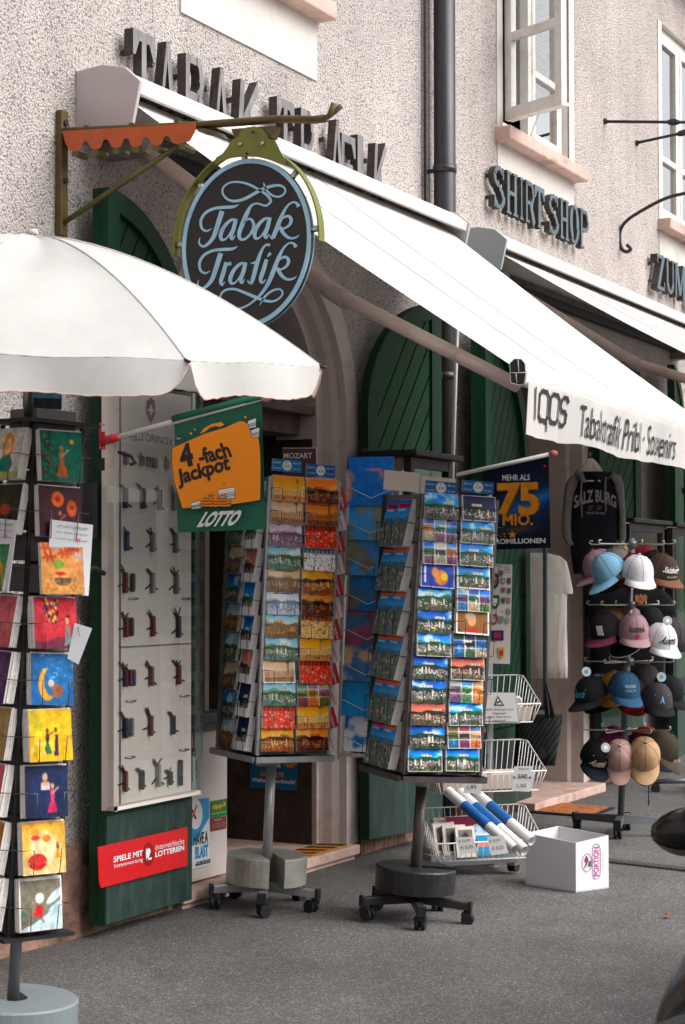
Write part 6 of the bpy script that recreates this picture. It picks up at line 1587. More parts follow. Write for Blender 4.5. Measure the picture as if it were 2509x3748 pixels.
def art(kind, seed):
    p = Pic(44, 46, (20, 120, 100)); r = np.random.default_rng(seed)
    def fig(x, y, h, c1, c2, skin=(214, 160, 130)):
        p.poly([(x, y - h * .6), (x - h * .22, y), (x + h * .2, y)], c1); p.ell(x, y - h * .62, h * .09, h * .2, c2); p.ell(x, y - h * .9, h * .07, h * .09, skin); p.line(x, y - h * .65, x + h * .25, y - h * .85, h * .025, skin)
    if kind == 'teal':
        p.mask((p.x < 0.4) * (vnoise(47, 45, 9, seed) > .5), (28, 84, 62)); p.ell(.75, .2, .05, .05, (236, 190, 60)); fig(.5, .9, .62, (214, 104, 48), (206, 120, 70))
        for i in range(7): p.ell(.1 + .07 * (i % 3), .12 + .11 * i, .03, .03, (150, 110, 60))
    elif kind == 'purple':
        p.a[:] = np.array((74, 28, 50)) / 255; p.ell(.45, .25, .15, .15, (226, 110, 30)).ell(.45, .25, .06, .06, (180, 40, 20)).ell(.78, .42, .12, .17, (220, 100, 34)).ell(.78, .4, .05, .05, (160, 40, 20)); fig(.5, .98, .5, (50, 34, 24), (40, 26, 22), (196, 120, 80))
    elif kind == 'lotus':
        p.a[:] = np.array((240, 168, 96)) / 255
        for i, (x, y) in enumerate(((.15, .1), (.4, .08), (.75, .14), (.55, .2), (.9, .25), (.2, .28))):
            for q in range(7): p.ell(x + .1 * math.cos(q), y + .05 * math.sin(q), .07, .03, [(226, 96, 26), (232, 200, 190), (206, 80, 30)][i % 3], q)
        p.ell(.42, .42, .12, .09, (128, 164, 54)); p.ell(.5, .72, .2, .12, (110, 84, 64)); p.rect(.3, .6, .7, .68, (240, 168, 96)); p.ell(.45, .6, .12, .035, (190, 32, 26))
        for k in range(26): p.ell(r.random(), .7 + .28 * r.random(), .025, .02, (170, 130, 50))
    elif kind == 'red':
        p.a[:] = np.array((200, 44, 62)) / 255; p.noise(seed, 5, .15); p.mask(p.y > .82 + .05 * np.sin(p.x * 8), (80, 40, 70), .7)
        for k in range(60):
            x, y = .22 + .36 * r.random(), .03 + .5 * r.random()
            if abs(x - .4) < .2 * (1 - max(0, y - .2) * 2): p.ell(x, y, .028, .035, [(226, 120, 40), (40, 50, 110), (236, 200, 70), (30, 24, 34), (120, 40, 90)][int(r.random() * 5)])
        p.line(.42, .52, .7, .42, .008, (60, 30, 30)); p.poly([(.74, .55), (.7, .94), (.86, .92), (.82, .55)], (128, 150, 146)); p.ell(.77, .45, .04, .07, (226, 180, 150)); p.ell(.79, .37, .04, .03, (60, 30, 24))
    elif kind == 'moon':
        p.a[:] = np.array((18, 104, 164)) / 255; p.noise(seed, 6, .25); p.ell(.38, .6, .2, .32, (240, 160, 30)); p.ell(.5, .54, .2, .29, (18, 110, 168)); p.ell(.47, .58, .07, .07, (226, 180, 160)); p.ell(.62, .72, .14, .13, (150, 92, 70))
        for k in range(18): p.ell(r.random(), .5 * r.random(), .012, .012, (200, 220, 230))
    elif kind == 'yellow':
        p.a[:] = np.array((230, 186, 28)) / 255; p.noise(seed, 4, .14); p.mask((p.x < .3) * (p.y < .45), (196, 190, 60), .5); fig(.42, .86, .5, (30, 110, 70), (50, 36, 60), (90, 50, 60)); p.poly([(.6, .5), (.56, .9), (.68, .9), (.66, .5)], (58, 40, 80)); p.ell(.62, .4, .035, .05, (80, 44, 50))
        for k in range(16): p.ell(.05 + .3 * r.random(), .6 + .3 * r.random(), .03, .03, (240, 214, 110))
    elif kind == 'navy':
        p.a[:] = np.array((18, 38, 76)) / 255; p.noise(seed, 4, .08); p.ell(.47, .22, .06, .08, (196, 160, 140)); p.rect(.38, .34, .58, .47, (206, 190, 196)); p.ell(.48, .34, .1, .04, (214, 150, 110)); fig(.64, .9, .56, (196, 40, 96), (206, 70, 110))
    elif kind == 'macaron':
        p.grad((238, 176, 60), (244, 214, 160), 0, 1); p.noise(seed, 4, .12); p.ell(.5, .5, .3, .34, (236, 210, 190), al=.6)
        p.ell(.34, .76, .22, .16, (186, 36, 34)); p.rect(.13, .74, .55, .80, (226, 140, 110)); p.ell(.34, .74, .2, .07, (206, 56, 44)); p.ell(.3, .2, .1, .07, (226, 150, 60)); p.ell(.56, .32, .1, .07, (220, 130, 40)); p.ell(.3, .3, .1, .05, (206, 60, 70)); fig(.82, .7, .36, (216, 150, 40), (90, 60, 40))
    elif kind == 'snow':
        p.grad((128, 122, 104), (116, 112, 96), 0, 1); p.mask(p.y > .95 - .5 * p.x ** 1.5, (196, 220, 222)); p.ell(.85, .35, .25, .08, (206, 226, 232), -.6); p.ell(.9, .55, .25, .07, (190, 214, 222), -.5); p.ell(.48, .38, .1, .1, (232, 226, 220)); p.poly([(.42, .5), (.3, .7), (.52, .74), (.56, .54)], (196, 40, 44)); p.rect(.05, .6, .12, .7, (60, 130, 90)); p.line(.5, .74, .56, .84, .012, (160, 40, 40))
        p.a[:2] = p.a[-2:] = .92; p.a[:, :2] = .92; p.a[:, -2:] = .92
    elif kind == 'cream':
        p.a[:] = np.array((206, 202, 196)) / 255; p.ell(.5, .35, .2, .28, (216, 140, 50)); p.ell(.5, .4, .1, .2, (226, 180, 150)); p.ell(.48, .72, .24, .2, (40, 130, 110)); p.mask(p.y > .86, (170, 176, 110)); p.noise(seed, 8, .1)
    elif kind == 'dark':
        p.a[:] = np.array((60, 58, 44)) / 255; p.ell(.5, .5, .26, .1, (170, 60, 40)); p.poly([(.25, .3), (.1, .98), (.35, .98)], (150, 130, 140)); p.poly([(.7, .3), (.6, .98), (.85, .98)], (30, 60, 54)); p.noise(seed, 6, .12)
    elif kind == 'jade':
        p.a[:] = np.array((76, 140, 104)) / 255; p.noise(seed, 5, .2)
        for i in range(4): p.line(.3 + .1 * i, .1, 1.0, .6 + .12 * i, .02, (206, 170, 60))
    elif kind == 'rose':
        p.a[:] = np.array((206, 110, 116)) / 255; p.noise(seed, 5, .12)
    elif kind == 'lilac':
        p.a[:] = np.array((96, 66, 106)) / 255; p.noise(seed, 6, .2); p.ell(.2, .5, .12, .14, (206, 70, 130))
    elif kind == 'tan':
        p.a[:] = np.array((176, 150, 104)) / 255; p.noise(seed, 6, .12)
    elif kind == 'ochre':
        p.a[:] = np.array((206, 150, 76)) / 255; p.noise(seed, 6, .12)
    a = p.a * (0.78 + 0.44 * vnoise(47, 45, 9, seed + 3)[..., None]); a += (vnoise(47, 45, 22, seed + 5)[..., None] - .5) * .14
    return np.clip(a * (1 - .25 * np.hypot(p.x - .5, p.y - .5)[..., None]), 0, 1)
ART = {'teal': 'woman in orange dress on teal', 'purple': 'orange flowers on purple', 'lotus': 'lotus face on orange', 'red': 'figure with heart of balloons on red', 'moon': 'sleeper on a moon on blue', 'yellow': 'dancing couple on yellow', 'navy': 'pink-skirted figure on navy', 'macaron': 'red macaron on golden ground', 'snow': 'red-dressed child in snow', 'cream': 'orange-haired figure on cream', 'dark': 'two figures on dark olive', 'jade': 'gold rays on jade green', 'rose': 'plain rose pink', 'lilac': 'flower on dusky lilac', 'tan': 'plain tan', 'ochre': 'plain ochre'}
rowsR = ['teal', 'purple', 'lotus', 'red', 'moon', 'yellow', 'navy', 'macaron', 'snow']
rowsL = ['cream', 'dark', 'jade', 'rose', 'lilac', 'tan', 'rose', 'ochre', 'snow']
WIRE3 = mat('brown_wire', S(104, 96, 90), 0.35, metal=0.7)
for f, rows in (('front', rowsR), ('left', rowsL)):
    for i, kd in enumerate(rows):
        z = 0.345 + 0.1745 * (8 - i)
        x = -0.004 if f == 'front' else 0.006
        M = facetM(f, a3 + 0.012, x, z); pocket_wire(R3, WIRE3, 0.17, 0.15, 0.05, M)
        put_card('art_card', 'art card of %s, %s, %s column, left rack' % (ART[kd], ordn(i, 9), 'right' if f == 'front' else 'left'), 'art card', 'art cards on the left rack',
                 F3 @ M @ Matrix.Translation((pr.uniform(-.003, .003), -0.01 if i != 2 else -0.058, 0)) @ Matrix.Rotation(R(pr.uniform(-1.5, 1.5)), 4, 'Y') @ Matrix.Rotation(R(-8), 4, 'X'), 0.158, 0.160, pr.choice([0.03, 0.038, 0.026]) if i != 2 else 0.012, art(kd, 900 + i), MATT)
for f, lab in (('front', 'right'), ('left', 'left')):
    z = 0.345 + 0.1745 * 6
    M = F3 @ facetM(f, a3 + 0.012, 0.018, z + 0.01) @ Matrix.Translation((0, -0.056, 0)) @ Matrix.Rotation(R(-3), 4, 'X') @ Matrix.Rotation(R(3), 4, 'Y')
    t = thing('price_leaflet', 'white leaflet headed ART - CARDS behind the third card, %s column' % lab, 'leaflet', M.to_translation()); t.rotation_euler = M.to_euler()
    m = MB(); m.box((0, 0, 0.105), (0.16, 0.002, 0.225)); m.build('sheet', mat('white_sheet', S(226, 226, 232), 0.6), t, False)
    m = MB(); m.text('ART - CARDS / KUNSTKARTEN', (-0.06, -0.002, 0.196), (0.125, 0, 0), (0, 0, 0.009), shear=0.1); m.build('lettering', mat('green_ink', S(90, 140, 80), 0.6), t, False)
    m = MB(); m.text('1 card 2,90 - Set 4 cards - 14,00€', (-0.066, -0.002, 0.158), (0.132, 0, 0), (0, 0, 0.007), shear=0.1); m.build('lettering', GREYINK, t, False)
    m = MB(); m.text('von Gaelle (Kuvert)', (-0.066, -0.002, 0.178), (0.132, 0, 0), (0, 0, 0.007), shear=0.1); m.build('lettering', GREYINK, t, False)
    m = MB(); m.quad([(0.02, -0.0025, 0.155), (0.034, -0.0025, 0.158), (0.036, -0.0025, 0.17), (0.022, -0.0025, 0.168)]); m.build('price_sticker', mat('pink_sticker', S(230, 110, 190), 0.6), t, False)
# blank white tag on a string
c = P(298, 2350, 0.80)
c = PZ(298, 2350, 5.30)
t = thing('price_tag', 'blank white paper tag hanging by a string from the art card rack', 'tag', tuple(c))
cn = [PZ(u, v, 5.3) for u, v in ((275, 2280), (338, 2300), (288, 2432), (248, 2410))]
m = MB(); m.slab(cn, (-0.001, -0.0005, 0)); m.build('paper', mat('white_sheet'), t)
m = MB(); m.tube(spline([PZ(282, 2256, 5.34), PZ(292, 2275, 5.32), PZ(288, 2300, 5.295), PZ(292, 2330, 5.29)], 5), 0.0012, 5); m.build('string', mat('string_tan', S(140, 116, 90), 0.8), t)
# landscape print at the top rear of the rack
M = F3 @ facetM('right', a3, -0.02, 1.80) @ Matrix.Rotation(R(0), 4, 'X')
p = Pic(30, 40, (200, 180, 160)); p.rect(0, .3, 1, .55, (70, 120, 140)); p.mask((p.y > .5) & (p.y < .75), (36, 40, 46)); p.rect(.5, .2, 1, .32, (40, 46, 56)); p.noise(3, 6, .2)
cc = PZ(155, 1545, 5.75); Mx = Matrix.Translation(cc) @ frame_at(Vector((0, 0, 0)), facing(cc, 8), (0, 0))
put_card('art_print', 'larger seaside landscape print standing at the top rear of the left rack', 'art print', None, Mx, 0.125, 0.16, 0.003, p.a, MATT)

# ---- calendar stand between the two racks
bc = P(1318, 3180, 0.58); bc.z = gz(bc.y)
nC = facing(bc, -8)
CS = thing('calendar_stand', 'white wire holder of wall calendars between the two postcard racks', 'holder', tuple(bc)); FC = frame_at(bc, nC, (0.012, -0.03)); CS.rotation_euler = FC.to_euler()
WW = mat('white_wire', S(214, 210, 206), 0.4)
for x in (-0.12, 0.12):
    m = MB(); m.tube([(x, 0.03, 0.62), (x, 0.03, 1.92)], 0.009, 8); m.build('upright', WW, CS, False)
for z in (0.64, 1.9):
    m = MB(); m.tube([(-0.12, 0.03, z), (0.12, 0.03, z)], 0.008, 8); m.build('crossbar', WW, CS, False)
for s in (-1, 1):
    m = MB(); m.tube([(s * 0.12, 0.03, 1.9), (s * 0.12, 0.12, 1.93), (s * 0.12, 0.2, 1.9)], 0.006, 8); m.build('wall_hook', WW, CS, False)
cal = [((16, 92, 160), (170, 110, 96), 'blue mountain'), ((60, 130, 190), (110, 120, 116), 'grey rock face'), ((60, 120, 170), (110, 104, 90), 'mossy rock'), ((30, 90, 140), (90, 80, 76), 'blue lake'), ((120, 60, 80), (60, 90, 120), 'town collage'), ((60, 100, 140), (180, 150, 120), 'white and blue building'), ((24, 120, 170), (40, 110, 150), 'plain sky blue'), ((30, 100, 160), (190, 190, 200), 'Alpine titled 2023')]
for i, (c0, c1, nm) in enumerate(cal):
    z = 0.66 + 0.158 * (7 - i)
    p = Pic(28, 30, c0); n_ = vnoise(31, 29, 4, 40 + i); p.mask(np.clip((n_ - .48) * 9, 0, 1) * (p.y > .25), c1); p.noise(i, 8, .12)
    if i == 7: p.rect(0.3, 0.93, 1, 1, (230, 230, 232)); p.mask((p.x > .55) & (p.y > .6) & (p.y < .93) & (n_ > .5), (220, 224, 230))
    M = FC @ Matrix.Translation((pr.uniform(-.012, .012), -0.012, z)) @ Matrix.Rotation(R(pr.uniform(-2, 2)), 4, 'Y') @ Matrix.Rotation(R(-7), 4, 'X')
    put_card('wall_calendar', '%s wall calendar, %s on the white wire stand' % (nm, ordn(i, 8)), 'calendar', 'calendars on the white wire stand', M, 0.205, 0.22 if i < 7 else 0.21, 0.006, np.clip(p.a * 1.25 + .03, 0, 1), MATT)
    m = MB(); m.tube([(-0.11, -0.005, z + 0.06), (-0.10, -0.045, z + 0.075), (0.0, -0.05, z + 0.03), (0.10, -0.045, z + 0.075), (0.11, -0.005, z + 0.06)], 0.0024, 6); m.build('wire_holder', WW, CS, False)
    if i == 7:
        M2 = M @ Matrix.Translation((0, -0.0085, 0))
        t = MB(); t.text('Alpenkalender 2023', M2 @ Vector((-0.075, 0, 0.012)), (M2.to_3x3() @ Vector((0, 0, 0.19))), (M2.to_3x3() @ Vector((-0.016, 0, 0))), bold=0.015)
        t.build('lettering', FWHITE, CS, True)
# ------------------------------------------------------------------ stickers and posters at the entrance
def Z5(x, y, y0=None, x0=None, e=0.0):
    u, v = 650 + x / 2.24, 2600 + y / 2.24
    return P(u, v, -y0 + e) if y0 is not None else PX(u, v, x0 - e)
def poster(name, label, quad, fn, base_mat, art_fn):
    t = thing(name, label, 'poster', tuple(fn(*quad[3], 0)))
    m = MB(); m.slab([fn(x, y, 0.001) for x, y in quad], (fn(*quad[0], 0.003) - fn(*quad[0], 0.001))); m.build('sheet', base_mat, t)
    art_fn(t, fn); return t
def ptext(t, fn, s_, ll, lr, ul, mt, bold=0.0, e=0.005, shear=0.0):
    o, x, y = fn(*ll, e), fn(*lr, e), fn(*ul, e)
    m = MB(); m.text(s_, o, x - o, y - o, bold=bold, shear=shear); m.build('lettering', mt, t)
def pshape(t, fn, pts, mt, name, e=0.004):
    m = MB(); m.quad([fn(x, y, e) for x, y in pts]); m.build(name, mt, t)
WPAPER = mat('poster_white', S(232, 228, 226), 0.5); CYAN = mat('poster_cyan', S(20, 152, 206), 0.45, var=0.1, vscale=30); NAVY = mat('poster_navy', S(22, 28, 60), 0.5)
fnA = lambda x, y, e: Z5(x, y, y0=0.008, e=e)
def artA(t, fn):
    pshape(t, fn, [(82, 735), (262, 716), (262, 880), (215, 960), (150, 1080), (84, 1160)], CYAN, 'blue_wash', 0.0042)
    pshape(t, fn, [(148 + 58 * math.cos(i * .2618), 850 + 126 * math.sin(i * .2618)) for i in range(24)], WPAPER, 'lid_disc', 0.0048)
    pshape(t, fn, [(108, 800), (124, 806), (160, 890), (146, 894)], NAVY, 'cross_mark', 0.0054)
    pshape(t, fn, [(102, 912), (112, 916), (168, 780), (156, 772)], mat('poster_orange', S(232, 92, 30), 0.5), 'cross_mark', 0.0057)
    ptext(t, fn, 'HAVE A', (134, 1112), (252, 1085), (134, 1012), NAVY, 0.03)
    ptext(t, fn, 'BLAST', (148, 1222), (254, 1196), (148, 1118), CYAN, 0.04)
    pshape(t, fn, [(146, 1278), (268, 1248), (270, 1216), (160, 1244)], NAVY, 'banner')
    ptext(t, fn, 'FEEL THE RUSH', (164, 1264), (260, 1240), (164, 1248), FWHITE, 0.0, 0.0055)
poster('poster', 'white and cyan poster reading HAVE A BLAST on the white panel', [(82, 1312), (270, 1275), (264, 714), (82, 742)], fnA, WPAPER, artA)
def artB(t, fn):
    ptext(t, fn, 'tipp3', (284, 826), (396, 796), (284, 776), mat('poster_yellow', S(240, 176, 20), 0.5), 0.04)
    pshape(t, fn, [(280, 850), (404, 826), (404, 830), (280, 854)], FWHITE, 'rule')
poster('sticker', 'green and orange sticker reading tipp3 above the red sticker', [(275, 888), (406, 862), (408, 722), (275, 746)], fnA, mat('sticker_green', S(34, 128, 34), 0.45), artB)
def artC(t, fn):
    for i in range(3): ptext(t, fn, 'Nur ab 18 Jahren erlaubt', (288, 940 + i * 16), (392, 918 + i * 16), (288, 931 + i * 16), FWHITE)
    ptext(t, fn, 'WIN2DAY', (304, 908), (370, 896), (304, 898), FWHITE, 0.02)
poster('sticker', 'dark red sticker with small white print below the green sticker', [(275, 994), (402, 968), (403, 866), (275, 891)], fnA, mat('sticker_red', S(140, 18, 26), 0.45), artC)
fnD = lambda x, y, e: Z5(x, y, x0=XR - 0.008, e=e)
def artD(t, fn):
    OR = mat('poster_gold', S(230, 140, 26), 0.5)
    pshape(t, fn, [(640, 384), (840, 384), (846, 470), (640, 455)], mat('poster_pale', S(190, 186, 190), 0.5, var=0.4, vscale=60), 'picture_block')
    pshape(t, fn, [(925 + (62 if i % 2 else 40) * math.cos(i * math.pi / 8), 425 + (55 if i % 2 else 36) * math.sin(i * math.pi / 8)) for i in range(16)], OR, 'burst')
    ptext(t, fn, '100000', (862, 422), (980, 418), (862, 390), REDP, 0.04); ptext(t, fn, 'gewinnen!', (880, 446), (966, 440), (880, 428), INK, 0.02)
    ptext(t, fn, 'DOPPELTE', (682, 540), (872, 552), (682, 498), OR, 0.04); ptext(t, fn, 'Weihnachtsvorfreude!', (612, 585), (966, 606), (612, 550), FWHITE, 0.03)
poster('poster', 'blue poster reading DOPPELTE Weihnachtsvorfreude on the dark porch wall', [(592, 635), (978, 660), (995, 376), (600, 376)], fnD, mat('poster_teal', S(18, 104, 150), 0.4, var=0.08), artD)
fnM = lambda x, y, e: PZ(300 + x / 1.568, 1400 + y / 1.568, 8.35 - e)
def artM(t, fn): ptext(t, fn, 'MOZART', (1160, 436), (1322, 436), (1160, 404), FWHITE, 0.012)
t = poster('book_display', 'dark red boxed book lettered MOZART behind the left postcard rack', [(1152, 540), (1346, 540), (1344, 378), (1150, 378)], fnM, mat('book_red', S(84, 26, 30), 0.4), artM)
m = MB(); m.slab([fnM(x, y, -0.004) for x, y in [(1156, 545), (1352, 545), (1350, 374), (1330, 374), (1154, 374)]], ray(1000, 1700) * 0.035); m.build('block', PAPER, t)
# small bottles on the window ledge
for k, (x, h, c) in enumerate(((6.56, 0.16, S(60, 66, 60)), (6.62, 0.20, S(90, 60, 50)), (6.68, 0.17, S(80, 84, 60)))):
    b = MB(); b.lathe([(0.0, 0), (0.028, 0), (0.03, 0.02), (0.03, h * .5), (0.018, h * .68), (0.011, h * .75), (0.012, h * .82)], 16, Matrix.Translation((x, 0.16, 0.82)))
    t = thing('bottle', '%s small bottle with silver stopper on the shop window ledge' % ('leftmost', 'middle', 'rightmost')[k], 'bottle', (x, 0.16, 0.82), group='bottles in the shop window')
    b.build('body', mat('bottle_%d' % k, c, 0.15, var=0.3, vscale=40), t)
    b = MB(); b.lathe([(0.012, h * .82), (0.015, h * .84), (0.015, h * .92), (0.006, h * .96), (0.007, h * .99), (0.0, h)], 12, Matrix.Translation((x, 0.16, 0.82))); b.build('stopper', STEEL, t)

# ------------------------------------------------------------------ black display cabinets
def cabinet(name, label, x0, x1, out, back, z0, z1, lamp=False, stand=False):
    t = thing(name, label, 'display cabinet', ((x0 + x1) / 2, -back, z0))
    w = 0.04
    m = MB(); m.box(((x0 + x1) / 2, -(out + back) / 2 - 0.01, z1 + 0.02), (x1 - x0 + 0.08, out - back + 0.08, 0.03)); m.build('cornice', BLACKWOOD, t, bevel=0.006)
    m = MB(); m.box(((x0 + x1) / 2, -(out + back) / 2, z0 + 0.03), (x1 - x0, out - back, 0.06)); m.build('base', BLACKWOOD, t)
    for x in (x0 + w / 2, x1 - w / 2):
        for y in (-out + w / 2, -back - w / 2):
            m = MB(); m.box((x, y, (z0 + 0.06 + z1) / 2), (w, w, z1 - z0 - 0.062)); m.build('post', BLACKWOOD, t)
    for y in (-out + w / 2,):
        m = MB(); m.box(((x0 + x1) / 2, y, z1 - 0.025), (x1 - x0 - 2 * w, w * 0.9, 0.05)); m.build('top_rail', BLACKWOOD, t)
    m = MB(); m.quad([(x0 + w, -out + 0.02, z0 + .06), (x1 - w, -out + 0.02, z0 + .06), (x1 - w, -out + 0.02, z1 - .05), (x0 + w, -out + 0.02, z1 - .05)]); m.build('pane', CLEAR, t)
    m = MB(); m.quad([(x0 + 0.012, -out + w, z0 + .06), (x0 + 0.012, -back - w, z0 + .06), (x0 + 0.012, -back - w, z1), (x0 + 0.012, -out + w, z1)]); m.build('side_panel', mat('cabinet_side', S(150, 142, 138), 0.5) if not lamp else CLEAR, t)
    m = MB(); m.quad([(x0 + .02, -back - .01, z0 + .06), (x1 - .02, -back - .01, z0 + .06), (x1 - .02, -back - .01, z1), (x0 + .02, -back - .01, z1)]); m.build('back_panel', mat('cabinet_back', S(96, 90, 88), 0.7, var=0.3, vscale=5), t)
    for q in range(3):
        z = z0 + (z1 - z0) * (0.25 + 0.24 * q); m = MB(); m.box(((x0 + x1) / 2, -(out + back) / 2, z), (x1 - x0 - 2 * w, out - back - 0.06, 0.008)); m.build('shelf', mat('glass_shelf'), t)
    if lamp:
        m = MB(); m.lathe([(0.0, 0.0), (0.035, 0.0), (0.03, 0.015), (0.0, 0.016)], 14, Matrix.Translation(((x0 + x1) / 2, -(out + back) / 2, z1 - 0.03)))
        e, nt, b_ = (None, None, None)
        if 'lamp_glow' not in MATS:
            e, nt, b_ = new_mat('lamp_glow'); b_.inputs['Emission Color'].default_value = (1.0, 0.62, 0.3, 1); b_.inputs['Emission Strength'].default_value = 6.0
        m.build('lamp', MATS['lamp_glow'], t)
    return t
xa_, xb_ = P(1505, 1700, .42).x, P(1655, 1700, .42).x
cabinet('display_cabinet', 'small black glazed cabinet on the wall behind the black-footed rack', xa_, xb_, 0.42, 0.17, 1.35, P(1505, 1672, .42).z)
xa_, xb_ = P(2305, 1900, .40).x, P(2432, 1900, .40).x
cabinet('display_cabinet', 'lit black display cabinet behind the cap stand', xa_, xb_, 0.40, 0.10, 0.62, P(2305, 1915, .40).z, lamp=True)
xa_, xb_ = P(2462, 1900, .40).x, P(2600, 1900, .40).x
cabinet('display_cabinet', 'lit black display cabinet cut by the right picture edge', xa_, xb_, 0.40, 0.10, 0.62, P(2462, 1930, .40).z, lamp=True)
# glazed door leaf of the pink porch
GX = 10.62
def ZG(x, y, e=0.0): return PZ(1800 + x / 1.8, 1600 + y / 1.8, 10.75 - e)
GD = thing('glass_door', 'black-framed glass door standing open in the pink porch', 'door', tuple(ZG(345, 1800)))
for (a, b, c_, d) in ((338, 640, 356, 1800), (118, 640, 138, 1840)):
    m = MB(); m.slab([ZG(a, b), ZG(c_, b), ZG(c_, d), ZG(a, d)], (0.03, 0, 0)); m.build('stile', BLACKWOOD, GD)
m = MB(); m.slab([ZG(138, 1800), ZG(338, 1770), ZG(338, 1795), ZG(138, 1840)], (0.03, 0, 0)); m.build('rail', BLACKWOOD, GD)
m = MB(); m.slab([ZG(138, 640), ZG(338, 640), ZG(338, 660), ZG(138, 660)], (0.03, 0, 0)); m.build('rail', BLACKWOOD, GD)
m = MB(); m.quad([ZG(138, 660, -.012), ZG(338, 660, -.012), ZG(338, 1775, -.012), ZG(138, 1805, -.012)]); m.build('pane', glass_mat('door_glass', (0.75, 0.78, 0.78), 0.06), GD)
# lamp glowing inside the porch
c = PZ(1800 + 40 / 1.8, 1600 + 790 / 1.8, 11.2); m = MB(); m.lathe([(0.0, 0.06), (0.03, 0.058), (0.075, 0.0), (0.07, 0.0), (0.0, 0.02)], 20, Matrix.Translation(c))
lm, nt, b_ = new_mat('lamp_shade_glow'); b_.inputs['Base Color'].default_value = (0.8, 0.6, 0.5, 1); b_.inputs['Emission Color'].default_value = (1.0, 0.66, 0.48, 1); b_.inputs['Emission Strength'].default_value = 1.1
t = thing('ceiling_lamp', 'glowing peach lamp shade inside the pink porch', 'lamp', tuple(c)); m.build('shade', lm, t)
m = MB(); m.tube([c + Vector((0, 0, 0.06)), c + Vector((0, 0, 0.5))], 0.004, 6); m.build('cord', IRON, t)

# ------------------------------------------------------------------ badge board
BZ = 8.75
def ZB(x, y, e=0.0): return PZ(1300 + x / 1.953, 1600 + y / 1.953, BZ - e)
BB = thing('badge_board', 'cream board pinned with shield badges beside the black-footed rack', 'board', tuple(ZB(1020, 1620)))
m = MB(); m.slab([ZB(930, 1615), ZB(1108, 1622), ZB(1126, 912), ZB(944, 905)], ray(1800, 2200) * 0.006); m.build('board', mat('cream_board', S(206, 198, 190), 0.6, var=0.05, vscale=8), BB)
def badge(cx, cy, w, h, col, inner=None, shape='shield'):
    if shape == 'shield': pts = [(-.5, -.5), (.5, -.5), (.5, .1), (.3, .38), (0, .5), (-.3, .38), (-.5, .1)]
    elif shape == 'rect': pts = [(-.5, -.5), (.5, -.5), (.5, .5), (-.5, .5)]
    else: pts = [((.5 if i % 2 == 0 else .36) * math.cos(i * math.pi / 8), (.5 if i % 2 == 0 else .36) * math.sin(i * math.pi / 8)) for i in range(16)]
    m = MB(); m.slab([ZB(cx + a * w, cy + b * h, 0.001) for a, b in pts], ray(1800, 2200) * -0.003); o = m.build('badge', mat('badge_%d_%d_%d' % col, S(*col), 0.4), BB)
    if inner: m = MB(); m.quad([ZB(cx + a * w * .55, cy + b * h * .55, 0.0062) for a, b in pts]); m.build('badge_motif', mat('badge_%d_%d_%d' % inner, S(*inner), 0.4), o)
for a in ((1000, 1030, 60, 110, (52, 40, 34), (150, 90, 50)), (1000, 1180, 66, 100, (30, 92, 52), (220, 220, 214), 'shield'), (1046, 975, 30, 50, (130, 124, 120), (70, 90, 80)), (1060, 1030, 28, 48, (110, 130, 140), (180, 180, 176)), (1102, 1030, 26, 48, (90, 84, 80), (150, 60, 50)), (1062, 1095, 28, 46, (150, 130, 130), (160, 40, 50)), (1102, 1100, 26, 46, (100, 130, 150), (60, 80, 100)), (1060, 1170, 28, 48, (110, 116, 100), (60, 90, 60)), (1098, 1170, 26, 48, (130, 124, 90), (170, 150, 70)), (1098, 1247, 38, 58, (140, 140, 138), None, 'star'), (990, 1305, 56, 80, (150, 64, 44), (206, 170, 150)), (1042, 1308, 40, 56, (120, 134, 128), None), (1090, 1312, 44, 56, (150, 150, 140), None, 'star'), (1018, 1417, 90, 72, (26, 40, 90), (170, 30, 44), 'rect'), (1046, 1545, 48, 84, (200, 170, 60), (190, 40, 44))):
    badge(*a)
def btext(s_, x0, y0, x1, y1): ptext(BB, lambda x, y, e: ZB(x, y, e), s_, (x0, y1), (x1, y1), (x0, y0), GREYINK, 0.0, 0.004)
btext('STOCK-', 1044, 922, 1108, 936); btext('NAGEL', 1068, 940, 1116, 954); btext('€ 2,20', 1062, 960, 1108, 974); btext('3,40', 1036, 1242, 1060, 1254)

# ------------------------------------------------------------------ white wire trolley
A_, B_, C_, D_ = G(1632, 3202), G(1920, 3197), G(1757, 3166), G(1478, 3176)
wx = ((B_ - A_) + (C_ - D_)) / 2; wx.z = 0; cw = wx.length; wx.normalize()
wy = Vector((-wx.y, wx.x, 0)); cd = abs((D_ - A_).dot(wy)); cd = max(0.26, min(cd, 0.42))
if wy.dot(D_ - A_) < 0: wy = -wy
org = (A_ + B_ + C_ + D_) / 4 - wx * cw / 2 - wy * cd / 2; org.z = gz(org.y)
CM = Matrix.Translation(org) @ Matrix((wx, wy, Vector((0, 0, 1)))).transposed().to_4x4()
CT = thing('display_trolley', 'white wire three-tier trolley of cheap souvenirs on castors', 'trolley', tuple(org)); CT.rotation_euler = CM.to_euler()
LT = mat('light_grey_frame', S(150, 152, 156), 0.4, metal=0.4, var=0.08)
def T_(x, y, z): return Vector((x, y, z))
for x in (0.02, cw - 0.02):
    m = MB(); m.box((x, cd - 0.02, 0.56), (0.034, 0.026, 0.98)); m.build('upright', LT, CT, False, bevel=0.003)
